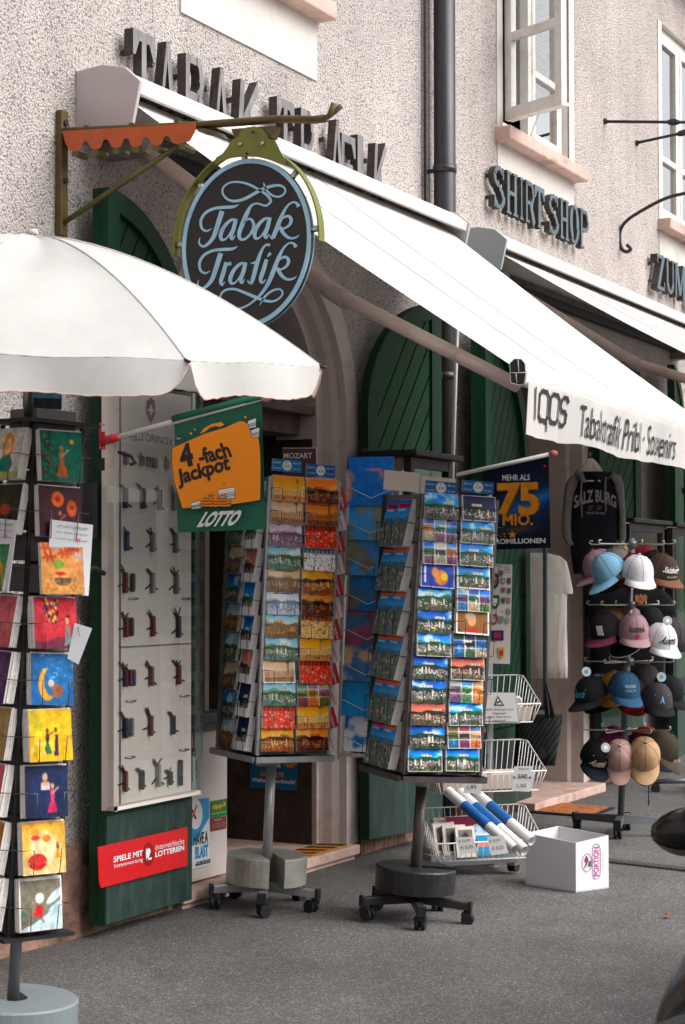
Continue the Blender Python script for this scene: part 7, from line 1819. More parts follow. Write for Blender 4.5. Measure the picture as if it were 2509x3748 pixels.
for (p, q) in (((0, 0, .072), (cw, 0, .072)), ((0, cd - .02, .072), (cw, cd - .02, .072)), ((0.0, 0, .072), (0, cd, .072)), ((cw, 0, .072), (cw, cd, .072))):
    m = MB(); p, q = Vector(p), Vector(q); c = (p + q) / 2; d = q - p
    m.box(tuple(c), (abs(d.x) - .04 if abs(d.x) > .01 else .036, abs(d.y) + .034 if abs(d.y) > .01 else .036, .05)); m.build('base_rail', LT, CT, False)
for (x, y) in ((0, 0), (cw, 0), (0, cd), (cw, cd)): castor(CT, Vector((x, y, 0)), 0.024, 0.6, STEEL)
WW2 = mat('white_basket_wire', S(226, 224, 222), 0.4)
def basket(zb0, zf1, zb1, x0, x1, y0, y1, nm, nx=14, ny=7):
    """bottom height, front rim height, back rim height"""
    r = 0.0024
    bi = 0.03
    def rimz(y): return zf1 + (zb1 - zf1) * min(1.0, max(0.0, (y - y0) / (y1 - y0) * 1.35))
    m = MB()
    yk = y0 + (y1 - y0) / 1.35
    m.tube([T_(x0, y0, zf1), T_(x1, y0, zf1), T_(x1, yk, zb1), T_(x1, y1, zb1), T_(x0, y1, zb1), T_(x0, yk, zb1)], 0.0042, 6, closed=True); rim_ = m.build('basket_rim', WW2, CT, False)
    m = MB()
    m.tube([T_(x0 + bi, y0 + bi, zb0), T_(x1 - bi, y0 + bi, zb0), T_(x1 - bi, y1, zb0), T_(x0 + bi, y1, zb0)], 0.003, 6, closed=True)
    for i in range(nx + 1):
        t = i / nx; x = x0 + (x1 - x0) * t; xb = x0 + bi + (x1 - x0 - 2 * bi) * t
        m.tube([T_(x, y0, zf1), T_(xb, y0 + bi, zb0), T_(xb, y1, zb0), T_(x, y1, zb1)], r, 5)
    for s, x, xb in ((0, x0, x0 + bi), (1, x1, x1 - bi)):
        for i in range(1, ny + 1):
            y = y0 + (y1 - y0) * i / (ny + 1); m.tube([T_(x, y, rimz(y)), T_(xb, max(y, y0 + bi), zb0)], r, 5)
    for i in range(1, ny):
        y = y0 + bi + (y1 - y0 - bi) * i / ny; m.tube([T_(x0 + bi, y, zb0 - .003), T_(x1 - bi, y, zb0 - .003)], r, 5)
    m.build('basket_wires', WW2, CT, False, kind='stuff')
yf = -0.08
basket(0.075, 0.165, 0.30, -0.02, cw + 0.13, yf, cd - 0.05, 'low', 18, 8)
basket(0.405, 0.50, 0.625, -0.02, cw + 0.14, yf - .02, cd - 0.05, 'mid', 18, 8)
basket(0.735, 0.825, 0.95, -0.02, cw + 0.12, yf, cd - 0.05, 'top', 16, 8)
BEIGE = mat('beige_tray', S(206, 188, 176), 0.5, var=0.05)
def tray(x0, x1, y0, y1, z, h, label):
    o_ = CM @ Vector(((x0 + x1) / 2, (y0 + y1) / 2, z)); t = thing('tray', label, 'tray', tuple(o_)); t.rotation_euler = CM.to_euler()
    hx, hy = (x1 - x0) / 2, (y1 - y0) / 2; m = MB(); b = 0.012
    lo = [(-hx + b, -hy + b, 0.002), (hx - b, -hy + b, 0.002), (hx - b, hy - b, 0.002), (-hx + b, hy - b, 0.002)]; up = [(-hx, -hy, h), (hx, -hy, h), (hx, hy, h), (-hx, hy, h)]; ui = [(p[0] * .96, p[1] * .96, h) for p in up]; li = [(p[0] * .94, p[1] * .94, 0.006) for p in lo]
    m.add(lo + up + ui + li, [(3, 2, 1, 0)] + [f for i in range(4) for f in ((i, (i + 1) % 4, 4 + (i + 1) % 4, 4 + i), (4 + i, 4 + (i + 1) % 4, 8 + (i + 1) % 4, 8 + i), (8 + i, 8 + (i + 1) % 4, 12 + (i + 1) % 4, 12 + i))] + [(12, 13, 14, 15)])
    m.build('tub', BEIGE, t, False, bevel=0.003); return t
tray(0.02, cw * .47, yf + .02, cd - .1, 0.41, 0.075, 'left beige tray of magnets in the middle basket')
tray(cw * .52, cw + 0.10, yf + .02, cd - .1, 0.41, 0.075, 'right beige tray of magnets in the middle basket')
tray(cw * .50, cw + .09, yf + .02, cd - .1, 0.74, 0.07, 'beige tray below the row of magnets in the upper basket')
mr = random.Random(9)
mcols = [('red', (176, 40, 44)), ('blue', (40, 96, 160)), ('white', (214, 212, 210)), ('brown', (110, 70, 50)), ('green', (50, 100, 70)), ('navy', (34, 40, 80)), ('orange', (216, 130, 40)), ('teal', (30, 120, 130))]
def magnet(p, col, nm, label, w=0.03, h=0.05, rot=0.0):
    M = CM @ Matrix.Translation(p) @ Matrix.Rotation(rot, 4, 'Z') @ Matrix.Rotation(R(-20), 4, 'X')
    t = thing('magnet', label, 'magnet', M.to_translation(), group='souvenir magnets on the trolley'); t.rotation_euler = M.to_euler()
    pts = [(-w / 2, 0), (w / 2, 0), (w / 2, h * .7), (w * .3, h * .93), (0, h), (-w * .3, h * .93), (-w / 2, h * .7)]
    m = MB(); m.slab([(a, 0, b) for a, b in pts], (0, 0.006, 0)); m.build('plate', mat('magnet_' + nm, S(*col), 0.25), t, False, bevel=0.0015)
    m = MB(); m.slab([(a * .7, -0.0012, b * .7 + h * .12) for a, b in pts], (0, 0.001, 0)); m.build('picture', mat('magnet_pic_%d' % (len(nm) % 3), [S(196, 190, 180), S(90, 130, 160), S(130, 110, 90)][len(nm) % 3], 0.3, var=0.5, vscale=120), t, False)
for i in range(6):
    nm, col = mcols[(5, 1, 3, 1, 0, 2)[i]]
    magnet((cw * .60 + i * .045, yf + .07 + .01 * i, 0.80), col, nm, '%s magnet, number %s of the upright row in the upper basket' % (nm, ('one', 'two', 'three', 'four', 'five', 'six')[i]), 0.038, 0.06)
for i in range(10):
    nm, col = mcols[i % 8]
    magnet((0.05 + i * (cw - .08) / 9, yf + .08 + .05 * (i % 3), 0.425), col, nm, '%s magnet lying in the middle trays, %s from the left' % (nm, ('first', 'second', 'third', 'fourth', 'fifth', 'sixth', 'seventh', 'eighth', 'ninth', 'last')[i]), 0.035, 0.055, mr.uniform(-.5, .5))
def cart_card(name, label, x, y, z, w, h, t_, img, tilt=-14, yaw=0.0, roll=0.0, group=None, cat='card'):
    return put_card(name, label, cat, group, CM @ Matrix.Translation((x, y, z)) @ Matrix.Rotation(yaw, 4, 'Z') @ Matrix.Rotation(R(roll), 4, 'Y') @ Matrix.Rotation(R(tilt), 4, 'X'), w, h, t_, img, MATT)
def oldphoto(seed):
    p = Pic(20, 28, (222, 214, 204)); p.rect(.12, .1, .88, .85, (120, 114, 108)); p.ell(.5, .4, .2, .22, (60, 56, 54)); p.rect(.3, .45, .7, .84, (44, 40, 40)); return p.noise(seed, 8, .15).a
for i in range(9):
    cart_card('old_photo_card', 'cream black-and-white photo card, %s of the row in the lower basket' % (ORD[i] if i else 'foremost'), 0.07 + 0.012 * i + (0.05 if i == 0 else 0), yf + 0.10 + 0.033 * i, 0.085, 0.115, 0.15, 0.018, oldphoto(i), -16, 0.1 * mr.uniform(-1, 1), mr.uniform(-3, 3), 'old photo cards in the lower basket')
cart_card('old_photo_card', 'framed portrait card with dark figure at the front of the lower basket', 0.16, yf + 0.06, 0.085, 0.10, 0.145, 0.012, oldphoto(44), -12)
for i, (dx, dy, im, nm) in enumerate(((0.27, 0.10, city('deep blue', 61, 24, 26), 'blue mountain'), (0.31, 0.14, city('night', 62, 24, 26), 'dark green'), (0.29, 0.07, Pic(24, 14, (40, 140, 180)).rect(0, .3, 1, .5, (220, 120, 90)).noise(2, 6, .1).a, 'turquoise strip'))):
    cart_card('picture_booklet', '%s picture booklet standing in the lower basket' % nm, dx, yf + dy, 0.085, 0.13, 0.14 if i < 2 else 0.10, 0.012, im, -14)
for i, c in enumerate(((130, 40, 70), (200, 150, 60), (90, 60, 50))):
    cart_card('booklet_stack', '%s booklet behind the photo cards in the lower basket' % ('plum', 'golden', 'brown')[i], 0.20 + .05 * i, cd - .12 + .012 * i, 0.12, 0.16, 0.14, 0.01, np.ones((4, 4, 3)) * np.array(c) / 255, -8)
# poster tubes
TUBE = mat('tube_card', S(232, 230, 230), 0.5); LBL = mat('tube_label', S(26, 96, 166), 0.45, var=0.15, vscale=25)
for i, ((u0, v0, z0), (u1, v1, z1)) in enumerate((((1640, 2896, 8.35), (1885, 3108, 8.02)), ((1685, 2900, 8.40), (1922, 3114, 8.0)), ((1745, 2905, 8.45), (1948, 3078, 8.14)))):
    p, q = PZ(u0, v0, z0), PZ(u1, v1, z1)
    t = thing('poster_tube', 'white poster tube with blue label leaning in the trolley, %s' % ('nearest the pole', 'middle one', 'rightmost')[i], 'poster tube', tuple(q), group='poster tubes in the trolley')
    d = (q - p).normalized(); m = MB(); m.tube([p, q], 0.025, 20, cap=False); m.tube([p, q], 0.0222, 20, cap=False); m.build('tube', TUBE, t)
    m = MB(); m.tube([p + d * 0.002, p + d * 0.004], 0.0235, 20); m.build('end_cap', BEIGE, t)
    l = (q - p).length; m = MB(); m.tube([p.lerp(q, .25), p.lerp(q, .62)], 0.0256, 20, cap=False); k = len(m.f)
    ct_ = p.lerp(q, .5); vw = (CAM - ct_).normalized()
    m.f = [f for f in m.f if ((sum((m.v[z_] for z_ in f), Vector()) / 4 - p) - d * ((sum((m.v[z_] for z_ in f), Vector()) / 4 - p).dot(d))).normalized().dot(vw) > .25]; m.mi = m.mi[:len(m.f)]; m.smooth = set(range(len(m.f))); m.build('label', LBL, t)
# price cards and the theft notice
WCARD = mat('price_card_white', S(236, 234, 232), 0.55, var=0.03)
BLUEC = mat('blue_clip', S(40, 140, 190), 0.4)
def Z7(x, y, z): return PZ(1300 + x / 1.96, 2600 + y / 1.96, z)
def price_card(label, quad, zz, lines, pin=None):
    fn = lambda x, y, e: Z7(x, y, zz - e)
    t = thing('price_card', label, 'price card', tuple(fn(*quad[0], 0)))
    m = MB(); m.slab([fn(x, y, 0) for x, y in quad], ray(1700, 2900) * 0.002); m.build('sheet', WCARD, t)
    for (s_, ll, lr, ul, mt) in lines: ptext(t, fn, s_, ll, lr, ul, mt, 0.0, 0.003)
    for (x, y) in pin or ():
        m = MB(); m.tube([fn(x - 12, y, .004), fn(x + 12, y, .004)], 0.003, 6); m.build('clip', BLUEC, t)
    return t, fn
zq = 7.93
t, fn = price_card('price card reading Magnete 3,00 and 1,50 on the middle basket', [(1126, 578), (1258, 584), (1270, 400), (1144, 402)], zq,
                   [('Magnete', (1176, 428), (1252, 428), (1176, 412), INK), ('3,00', (1168, 490), (1236, 488), (1168, 458), INK), ('1,50', (1162, 558), (1228, 556), (1162, 528), INK)], ((1146, 478), (1262, 478)))
m = MB(); m.tube([fn(1170, 456, .004), fn(1236, 492, .004)], 0.0008, 4); m.tube([fn(1170, 490, .004), fn(1236, 458, .004)], 0.0008, 4); m.build('strike_out', INK, t)
t, fn = price_card('price card reading 3,90 and 1,95 partly behind the rack', [(778, 594), (906, 600), (922, 412), (800, 404)], zq + .1,
                   [('Magnete', (830, 440), (896, 440), (830, 424), INK), ('3,90', (806, 502), (876, 500), (806, 470), INK), ('1,95', (806, 568), (872, 566), (806, 536), INK)], ((908, 488),))
m = MB(); m.tube([fn(808, 470, .004), fn(878, 502, .004)], 0.0008, 4); m.build('strike_out', INK, t)
price_card('left hand-written price card reading € 0,25 on the lower basket', [(752, 1036), (886, 1016), (842, 906), (722, 912)], zq - .02, [('€ 0,25', (762, 1002), (850, 990), (756, 974), GREYINK), ('€ 0,50', (746, 950), (826, 940), (742, 930), GREYINK)])
price_card('right hand-written price card reading € 0,25 on the lower basket', [(976, 1040), (1102, 1024), (1066, 898), (948, 906)], zq - .04, [('€ 0,25', (988, 1008), (1070, 996), (982, 978), GREYINK), ('€ 0,50', (966, 950), (1044, 940), (962, 928), GREYINK)])
zq2 = 8.0
def ZJ(x, y, e): return PZ(1300 + x / 1.953, 1600 + y / 1.953, zq2 - e)
t = thing('theft_notice', 'laminated white notice with warning triangle about theft on the trolley', 'notice', tuple(ZJ(1045, 2040, 0)))
m = MB(); m.slab([ZJ(x, y, -.001) for x, y in ((916, 2040), (1180, 2046), (1150, 1826), (948, 1822))], ray(1830, 2600) * 0.001); m.build('laminate', mat('laminate_grey', S(190, 192, 194), 0.2), t)
m = MB(); m.slab([ZJ(x, y, .001) for x, y in ((926, 2028), (1166, 2034), (1144, 1830), (950, 1828))], ray(1830, 2600) * 0.0008); m.build('sheet', WCARD, t)
m = MB(); m.quad([ZJ(x, y, .003) for x, y in ((1020, 1846), (1068, 1920), (996, 1918))]); m.build('triangle', GREYINK, t)
m = MB(); m.quad([ZJ(x, y, .004) for x, y in ((1021, 1864), (1052, 1912), (1008, 1911))]); m.build('triangle_field', WCARD, t)
m = MB(); m.quad([ZJ(x, y, .005) for x, y in ((1012, 1896), (1034, 1884), (1038, 1894), (1018, 1904))]); m.build('camera_symbol', INK, t)
for i, s_ in enumerate(('Jeder Diebstahl wird', 'angezeigt!', 'Every theft will be', 'reported!')):
    w_ = (192, 98, 166, 86)[i]; x0 = 1034 - w_ / 2; y0 = 1956 + i * 26
    ptext(t, ZJ, s_, (x0, y0), (x0 + w_, y0 + 1), (x0, y0 - 17), GREYINK, 0.005, 0.003)

# ------------------------------------------------------------------ carton on the pavement
q0, q1, q2 = G(1925, 3239), G(2109, 3269), G(2229, 3252)
q3 = q0 + (q2 - q1); q3.z = gz(q3.y)
CB = thing('carton', 'open white cardboard carton with magenta PORTION logo on the pavement', 'carton', tuple((q0 + q1 + q2 + q3) / 4))
CARTON = mat('white_carton', S(214, 212, 214), 0.7, var=0.04, vscale=6, bump=0.05, bscale=120)
hh = [0.245, 0.232, 0.250, 0.262]
base = [q0, q1, q2, q3]; cen = (q0 + q1 + q2 + q3) / 4
for i in range(4):
    a, b = base[i], base[(i + 1) % 4]; n_ = (cen - (a + b) / 2); n_.z = 0; n_.normalize()
    e_ = (b - a).normalized() * (0.004 if i % 2 else 0.0)
    ha, hb = hh[i], hh[(i + 1) % 4]
    if i == 0: ha, hb = 0.245, 0.232
    m = MB(); m.slab([a + e_ + Vector((0, 0, .002)), b - e_ + Vector((0, 0, .002)), b - e_ + Vector((0, 0, hb)), a + e_ + Vector((0, 0, ha))], n_ * 0.004); m.build('side_panel', CARTON, CB)
m = MB(); m.slab([p + Vector((0, 0, .004)) for p in base], (0, 0, 0.003)); m.build('bottom_panel', CARTON, CB)
fx = (q2 - q1); fz = Vector((0, 0, 0.245)); fn_ = Vector((fx.y, -fx.x, 0)).normalized()
if fn_.dot(CAM - q1) < 0: fn_ = -fn_
MAG = mat('magenta_ink', S(196, 40, 140), 0.5)
def cb(a, b, e=0.002): return q1 + fx * a + fz * b + fn_ * e
m = MB(); m.text('PORTION', cb(.70, .27), fz * .56, fx * -.17, bold=0.02); m.build('lettering', MAG, CB)
def loop(cx, cy, rx, ry, n=28, sq=1.0): return [cb(cx + rx * math.copysign(abs(math.cos(2 * math.pi * i / n)) ** sq, math.cos(2 * math.pi * i / n)), cy + ry * math.copysign(abs(math.sin(2 * math.pi * i / n)) ** sq, math.sin(2 * math.pi * i / n)), .0025) for i in range(n)]
TEALI = mat('teal_ink', S(50, 96, 90), 0.5)
m = MB(); m.tube(loop(.615, .55, .125, .33, 36, .55), 0.0011, 4, closed=True); m.build('logo_outline', TEALI, CB)
m = MB(); m.tube(loop(.33, .55, .15, .17), 0.0011, 4, closed=True); m.build('logo_outline', TEALI, CB)
for k in range(3):
    m = MB(); m.tube([cb(.26 + .02 * k + .06 * math.sin(t_ * 3.2), .46 + .055 * k * 0.6 + .17 * t_ * .9, .0025) for t_ in [j / 8 for j in range(9)]], 0.0025, 4); m.build('logo_wave', MAG, CB)
m = MB(); m.quad([cb(.36, .47), cb(.45, .47), cb(.45, .58), cb(.38, .57)]); m.build('logo_cup', TEALI, CB)
m = MB(); m.text('www.portion.com', cb(.83, .36), fz * .36, fx * -.03); m.build('lettering', TEALI, CB)

# ------------------------------------------------------------------ doormat, pot, drain, litter
def Z8(x, y): return G(1800 + x / 2.041, 2600 + y / 2.041)
mt_ = [Z8(280, 768), Z8(745, 806), Z8(920, 738), Z8(520, 700)]
DM = thing('doormat', 'orange coir doormat with black rubber edge in front of the pink porch', 'doormat', tuple(sum(mt_, Vector()) / 4))
m = MB(); m.slab([p + Vector((0, 0, .002)) for p in mt_], (0, 0, 0.008)); m.build('rubber_edge', RUBBER, DM)
c = sum(mt_, Vector()) / 4; ins = [c + (p - c) * .9 for p in mt_]
COIR = mat('coir', S(178, 104, 54), 0.95, var=0.3, vscale=40, dirt=S(90, 52, 30), dscale=18, damt=0.9, bump=0.8, bscale=150)
m = MB(); m.grid(lambda a, b: (ins[0].lerp(ins[1], a)).lerp(ins[3].lerp(ins[2], a), b) + Vector((0, 0, .014 + .004 * math.sin(a * 71) * math.sin(b * 53))), 40, 20); m.build('coir_pile', COIR, DM)
pt = G(1640, 3046); m = MB(); m.lathe([(0.0, 0.0), (0.058, 0.0), (0.082, 0.165), (0.092, 0.165), (0.094, 0.20), (0.084, 0.20), (0.076, 0.17), (0, .16)], 24, Matrix.Translation(pt))
solo(m, 'flower_pot', mat('terracotta', S(150, 62, 36), 0.6, var=0.15, vscale=12), 'terracotta flower pot behind the trolley', 'flower pot')
d0, d1 = G(2120, 3140), G(2700, 3206); dv = (d1 - d0).normalized(); dn = Vector((-dv.y, dv.x, 0)) * 0.055
DR = thing('drain_grating', 'slotted iron drain grating set in the asphalt beyond the carton', 'drain', tuple((d0 + d1) / 2))
DR['kind'] = 'thing'; up4 = Vector((0, 0, 0.004))
m = MB(); m.quad([d0 - dn + up4, d1 - dn + up4, d1 + dn + up4, d0 + dn + up4]); m.build('channel', mat('drain_dark', S(30, 30, 31), 0.8), DR)
nb_ = int((d1 - d0).length / 0.022)
m = MB(); m.slab([d0 + up4 * 1.5 - dn * .1, d0 + dv * .012 + up4 * 1.5 - dn * .1, d0 + dv * .012 + up4 * 1.5 + dn, d0 + up4 * 1.5 + dn], (0, 0, .004)); 
for i in range(nb_):
    p = d0 + dv * (i * .022)
    b = MB(); b.slab([p - dn * .85 + up4 * 1.5, p + dv * .011 - dn * .85 + up4 * 1.5, p + dv * .016 + dn * .85 + up4 * 1.5, p + dv * .005 + dn * .85 + up4 * 1.5], (0, 0, .004)); b.build('slat', mat('drain_bar', S(92, 96, 96), 0.5, metal=0.5), DR)
def dead_leaf(u, v, s, col, label):
    c = G(u, v, .004); rr = random.Random(int(u)); m = MB()
    m.grid(lambda a, b: c + Vector(((a - .5) * s * 1.6, (b - .5) * s * (1 - abs(a - .5) * 1.6), .006 + .018 * s / .04 * abs(math.sin(a * 5 + 1)) * (.4 + b))), 8, 5)
    solo(m, 'dead_leaf', mat('leaf_' + '_'.join(str(x) for x in col), S(*col), 0.7, var=0.3, vscale=60), label, 'leaf')
dead_leaf(233, 3432, 0.05, (110, 62, 38), 'curled brown dead leaf by the foot of the wall')
dead_leaf(2448, 3358, 0.03, (120, 66, 46), 'reddish dead leaf on the open asphalt near the car')
dead_leaf(1800 + 30 / 2.04, 2600 + 1180 / 2.04, 0.022, (200, 196, 188), 'crumpled pale scrap under the trolley')
dead_leaf(145, 3458, 0.02, (190, 186, 180), 'pale paper scrap by the wall below the art cards')

# ------------------------------------------------------------------ clothes
def garment(mb, rows, zz, fn, n=14, top=False):
    """rows: (y, x_left, x_right, depth): a closed soft shell, front and back"""
    ring_ = []
    for (y, xl, xr, d) in rows:
        cxm, hw = (xl + xr) / 2, (xr - xl) / 2
        rr = []
        for i in range(n * 2):
            an = math.pi * i / n
            ca, sa = math.cos(an), math.sin(an)
            x = cxm + hw * math.copysign(abs(ca) ** 0.7, ca)
            e = d * math.copysign(abs(sa) ** 0.8, sa)
            fold = 0.006 * math.sin(i * 2.1 + y * 0.02) * (1 if d > 0.02 else 0.4)
            rr.append(fn(x, y, e + fold))
        ring_.append(rr)
    k = n * 2; vs = [p for r_ in ring_ for p in r_]
    fs = [(j * k + i, j * k + (i + 1) % k, (j + 1) * k + (i + 1) % k, (j + 1) * k + i) for j in range(len(ring_) - 1) for i in range(k)]
    mb.add(vs, fs, True); return mb
def fabric(name, col, var=0.08): return mat(name, S(*col), 0.9, var=var, vscale=25, bump=0.25, bscale=300, spec=0.2)
HZ = 11.55
def ZH(x, y, e=0.0): return PZ(1800 + x / 1.8, 1600 + y / 1.8, HZ - e)
NAVYF, GREYF = fabric('navy_fleece', (24, 26, 36)), fabric('grey_fleece', (132, 126, 126))
HD = thing('hooded_sweatshirt', 'navy and grey hooded sweatshirt lettered SALZBURG on a hanger', 'sweatshirt', tuple(ZH(690, 900)))
m = MB(); garment(m, [(275, 560, 800, .03), (300, 545, 815, .06), (360, 530, 830, .08), (450, 520, 835, .09), (560, 515, 838, .09), (680, 515, 840, .085), (760, 522, 838, .08), (830, 532, 830, .08), (895, 540, 700, .06), (902, 545, 690, .01)], 0, ZH); m.build('body', NAVYF, HD)
m = MB(); garment(m, [(230, 585, 600, .02), (255, 520, 610, .05), (300, 490, 575, .07), (380, 476, 545, .07), (480, 468, 535, .07), (580, 462, 528, .065), (660, 470, 535, .06), (700, 490, 560, .055), (722, 520, 600, .045), (740, 545, 610, .03)], 0, ZH); m.build('sleeve', GREYF, HD)
m = MB(); garment(m, [(230, 775, 790, .02), (255, 770, 850, .05), (300, 800, 868, .07), (380, 820, 876, .07), (480, 836, 880, .07), (580, 838, 886, .06), (660, 838, 886, .055), (700, 836, 880, .05)], 0, ZH); m.build('sleeve', GREYF, HD)
for (a, b, c_, d) in ((525, 690, 608, 745), (765, 672, 838, 720)):
    m = MB(); garment(m, [(b, a, c_, .05), (b + (d - b) * .5, a + 6, c_ + 4, .05), (d, a + 12, c_, .04)], 0, ZH); m.build('cuff', GREYF, HD)
m = MB(); garment(m, [(226, 575, 795, .02), (240, 560, 800, .06), (262, 600, 770, .08), (300, 640, 730, .09), (318, 665, 700, .06)], 0, lambda x, y, e: ZH(x, y, e + .02)); m.build('hood', NAVYF, HD)
m = MB(); garment(m, [(216, 560, 585, .03), (240, 548, 610, .08), (270, 575, 618, .1), (300, 600, 625, .08)], 0, lambda x, y, e: ZH(x, y, e + .03)); m.build('hood_lining', GREYF, HD)
for (x0, y0, y1) in ((594, 262, 530), (752, 262, 490)):
    m = MB(); m.tube([ZH(x0, y0, .13), ZH(x0 - 4, (y0 + y1) / 2, .13), ZH(x0 + 2, y1, .12)], 0.005, 6); m.build('drawstring', GREYF, HD)
LETF = mat('letter_felt', S(150, 142, 140), 0.8)
def arch_text(s_, x0, x1, ybase, hgt, rise, mt, bold):
    m = MB()
    def f(a, b):
        x = x0 + (x1 - x0) * a; y = ybase + rise * (2 * a - 1) ** 2 - hgt * b
        return ZH(x, y, .112)
    m.text(s_, (0, 0, 0), (0, 0, 0), (0, 0, 0), bold=bold, fn=f); m.build('lettering', mt, HD)
arch_text('SALZ BURG', 545, 822, 428, 82, 44, LETF, 0.03)
arch_text('EST', 642, 668, 480, 30, 0, mat('rust_felt', S(150, 90, 50), 0.8), 0.0); arch_text('1287', 695, 726, 480, 30, 0, MATS['rust_felt'], 0.0)
arch_text('World Heritage', 622, 748, 514, 24, 0, LETF, 0.0)
m = MB(); garment(m, [(140, 630, 668, .012), (160, 625, 690, .02), (195, 592, 716, .025), (222, 580, 730, .02), (226, 582, 728, .005)], 0, lambda x, y, e: ZH(x, y, e + .13)); hg = m.build('hanger', mat('pale_hanger', S(206, 194, 184), 0.5), HD)
m = MB(); m.tube([ZH(612, 288, .1), ZH(716, 288, .1)], 0.006, 8); m.tube([ZH(650, 140, .02), ZH(650, 112, .02), ZH(662, 100, .02)], 0.003, 6); m.build('hanger_bar', mat('pale_hanger'), HD)
# pale T-shirt on the porch wall
TX = 11.22
def ZT(x, y, e=0.0): return PZ(1800 + x / 1.8, 1600 + y / 1.8, 11.25 - e)
m = MB(); garment(m, [(762, 250, 360, .01), (785, 200, 455, .03), (820, 185, 495, .04), (900, 172, 515, .045), (1010, 166, 536, .045), (1032, 170, 535, .04)], 0, ZT)
TS = thing('t_shirt', 'long pale grey T-shirt hanging on the pink porch wall', 'T-shirt', tuple(ZT(350, 1590))); PALEF = fabric('pale_jersey', (224, 216, 208), 0.05)
m.build('shoulders', PALEF, TS)
m = MB(); garment(m, [(1000, 200, 500, .045), (1100, 205, 496, .05), (1250, 205, 498, .055), (1400, 215, 500, .055), (1500, 222, 502, .055), (1582, 225, 502, .05), (1590, 226, 500, .03)], 0, ZT, 22); m.build('body', PALEF, TS)
# black tote bag
TGX = 10.95
def ZTg(x, y, e=0.0): return PZ(1800 + x / 1.8, 1600 + y / 1.8, 10.4 - e)
TG = thing('tote_bag', 'black tote bag with faint diagonal stripes hanging beside the trolley', 'bag', tuple(ZTg(300, 2160)))
BAGM, nt, bb_ = new_mat('striped_black_cloth')
wv = nt.nodes.new('ShaderNodeTexWave'); wv.inputs['Scale'].default_value = 14; wv.inputs['Distortion'].default_value = 1.0; wv.inputs['Detail'].default_value = 2
tcb = nt.nodes.new('ShaderNodeTexCoord'); mpb = nt.nodes.new('ShaderNodeMapping'); mpb.inputs['Rotation'].default_value = (R(62), 0, 0)
nt.links.new(tcb.outputs['Object'], mpb.inputs[0]); nt.links.new(mpb.outputs[0], wv.inputs['Vector'])
wv.bands_direction = 'Z'
rpb = nt.nodes.new('ShaderNodeValToRGB'); rpb.color_ramp.elements[0].color = (*S(16, 16, 18), 1); rpb.color_ramp.elements[1].color = (*S(58, 58, 60), 1); rpb.color_ramp.elements[0].position = 0.72; rpb.color_ramp.elements[1].position = 0.9
nt.links.new(wv.outputs['Fac'], rpb.inputs[0]); nt.links.new(rpb.outputs[0], bb_.inputs['Base Color']); bb_.inputs['Roughness'].default_value = 0.8
m = MB(); garment(m, [(1826, 165, 468, .01), (1850, 160, 470, .03), (1950, 156, 456, .05), (2060, 150, 436, .055), (2140, 146, 424, .05), (2165, 150, 420, .02)], 0, ZTg); m.build('bag_body', BAGM, TG)
for (x0, x1) in ((360, 405), (372, 392)):
    m = MB(); m.tube([ZTg(x0, 1850, .05), ZTg(358, 1700, .03), ZTg(352, 1592, .0), ZTg(380, 1700, .03), ZTg(x1 + 5, 1850, .05)], 0.009, 6); m.build('handle', BLACKP, TG)
m = MB(); m.quad([ZTg(333 + 26 * math.cos(i * .5236), 2082 + 40 * math.sin(i * .5236), .064) for i in range(12)]); m.build('seal_print', mat('seal_grey', S(60, 60, 62), 0.7), TG)
# black shirt behind the caps
SZ = 10.75
def ZK(x, y, e=0.0): return PZ(1800 + x / 1.8, 1600 + y / 1.8, SZ - e)
BS = thing('t_shirt', 'black T-shirt with golden eagle emblem hanging behind the caps', 'T-shirt', tuple(ZK(900, 1480))); BLKF = fabric('black_jersey', (20, 20, 23))
m = MB(); garment(m, [(985, 800, 1010, .01), (1005, 700, 1130, .04), (1050, 630, 1180, .06), (1120, 615, 1215, .06), (1190, 612, 1220, .05), (1200, 640, 1180, .05), (1300, 645, 1150, .06), (1450, 650, 1140, .06), (1560, 655, 1135, .04)], 0, ZK); m.build('body', BLKF, BS)
def eagle(fn, parent, cx, cy, s, mt):
    m = MB()
    for sx in (-1, 1):
        m.quad([fn(cx + sx * a * s, cy + b * s) for a, b in ((.08, -.2), (.3, -.42), (.5, -.3), (.48, .1), (.3, .3), (.1, .15))][::sx])
    m.quad([fn(cx + a * s, cy + b * s, .001) for a, b in ((-.12, -.3), (0, -.5), (.12, -.3), (.14, .15), (.2, .48), (0, .4), (-.2, .48), (-.14, .15))]); m.build('eagle_emblem', mt, parent, kind='stuff')
    m = MB(); m.quad([fn(cx + a * s, cy + b * s, .002) for a, b in ((-.1, -.1), (.1, -.1), (.1, .06), (0, .16), (-.1, .06))]); m.build('eagle_shield', mat('eagle_red', S(180, 40, 40), 0.6), parent)
GOLDT = mat('gold_thread', S(176, 116, 60), 0.6)
eagle(lambda x, y, e=0.0: ZK(x, y, .075 + e), BS, 985, 1068, 80, GOLDT)

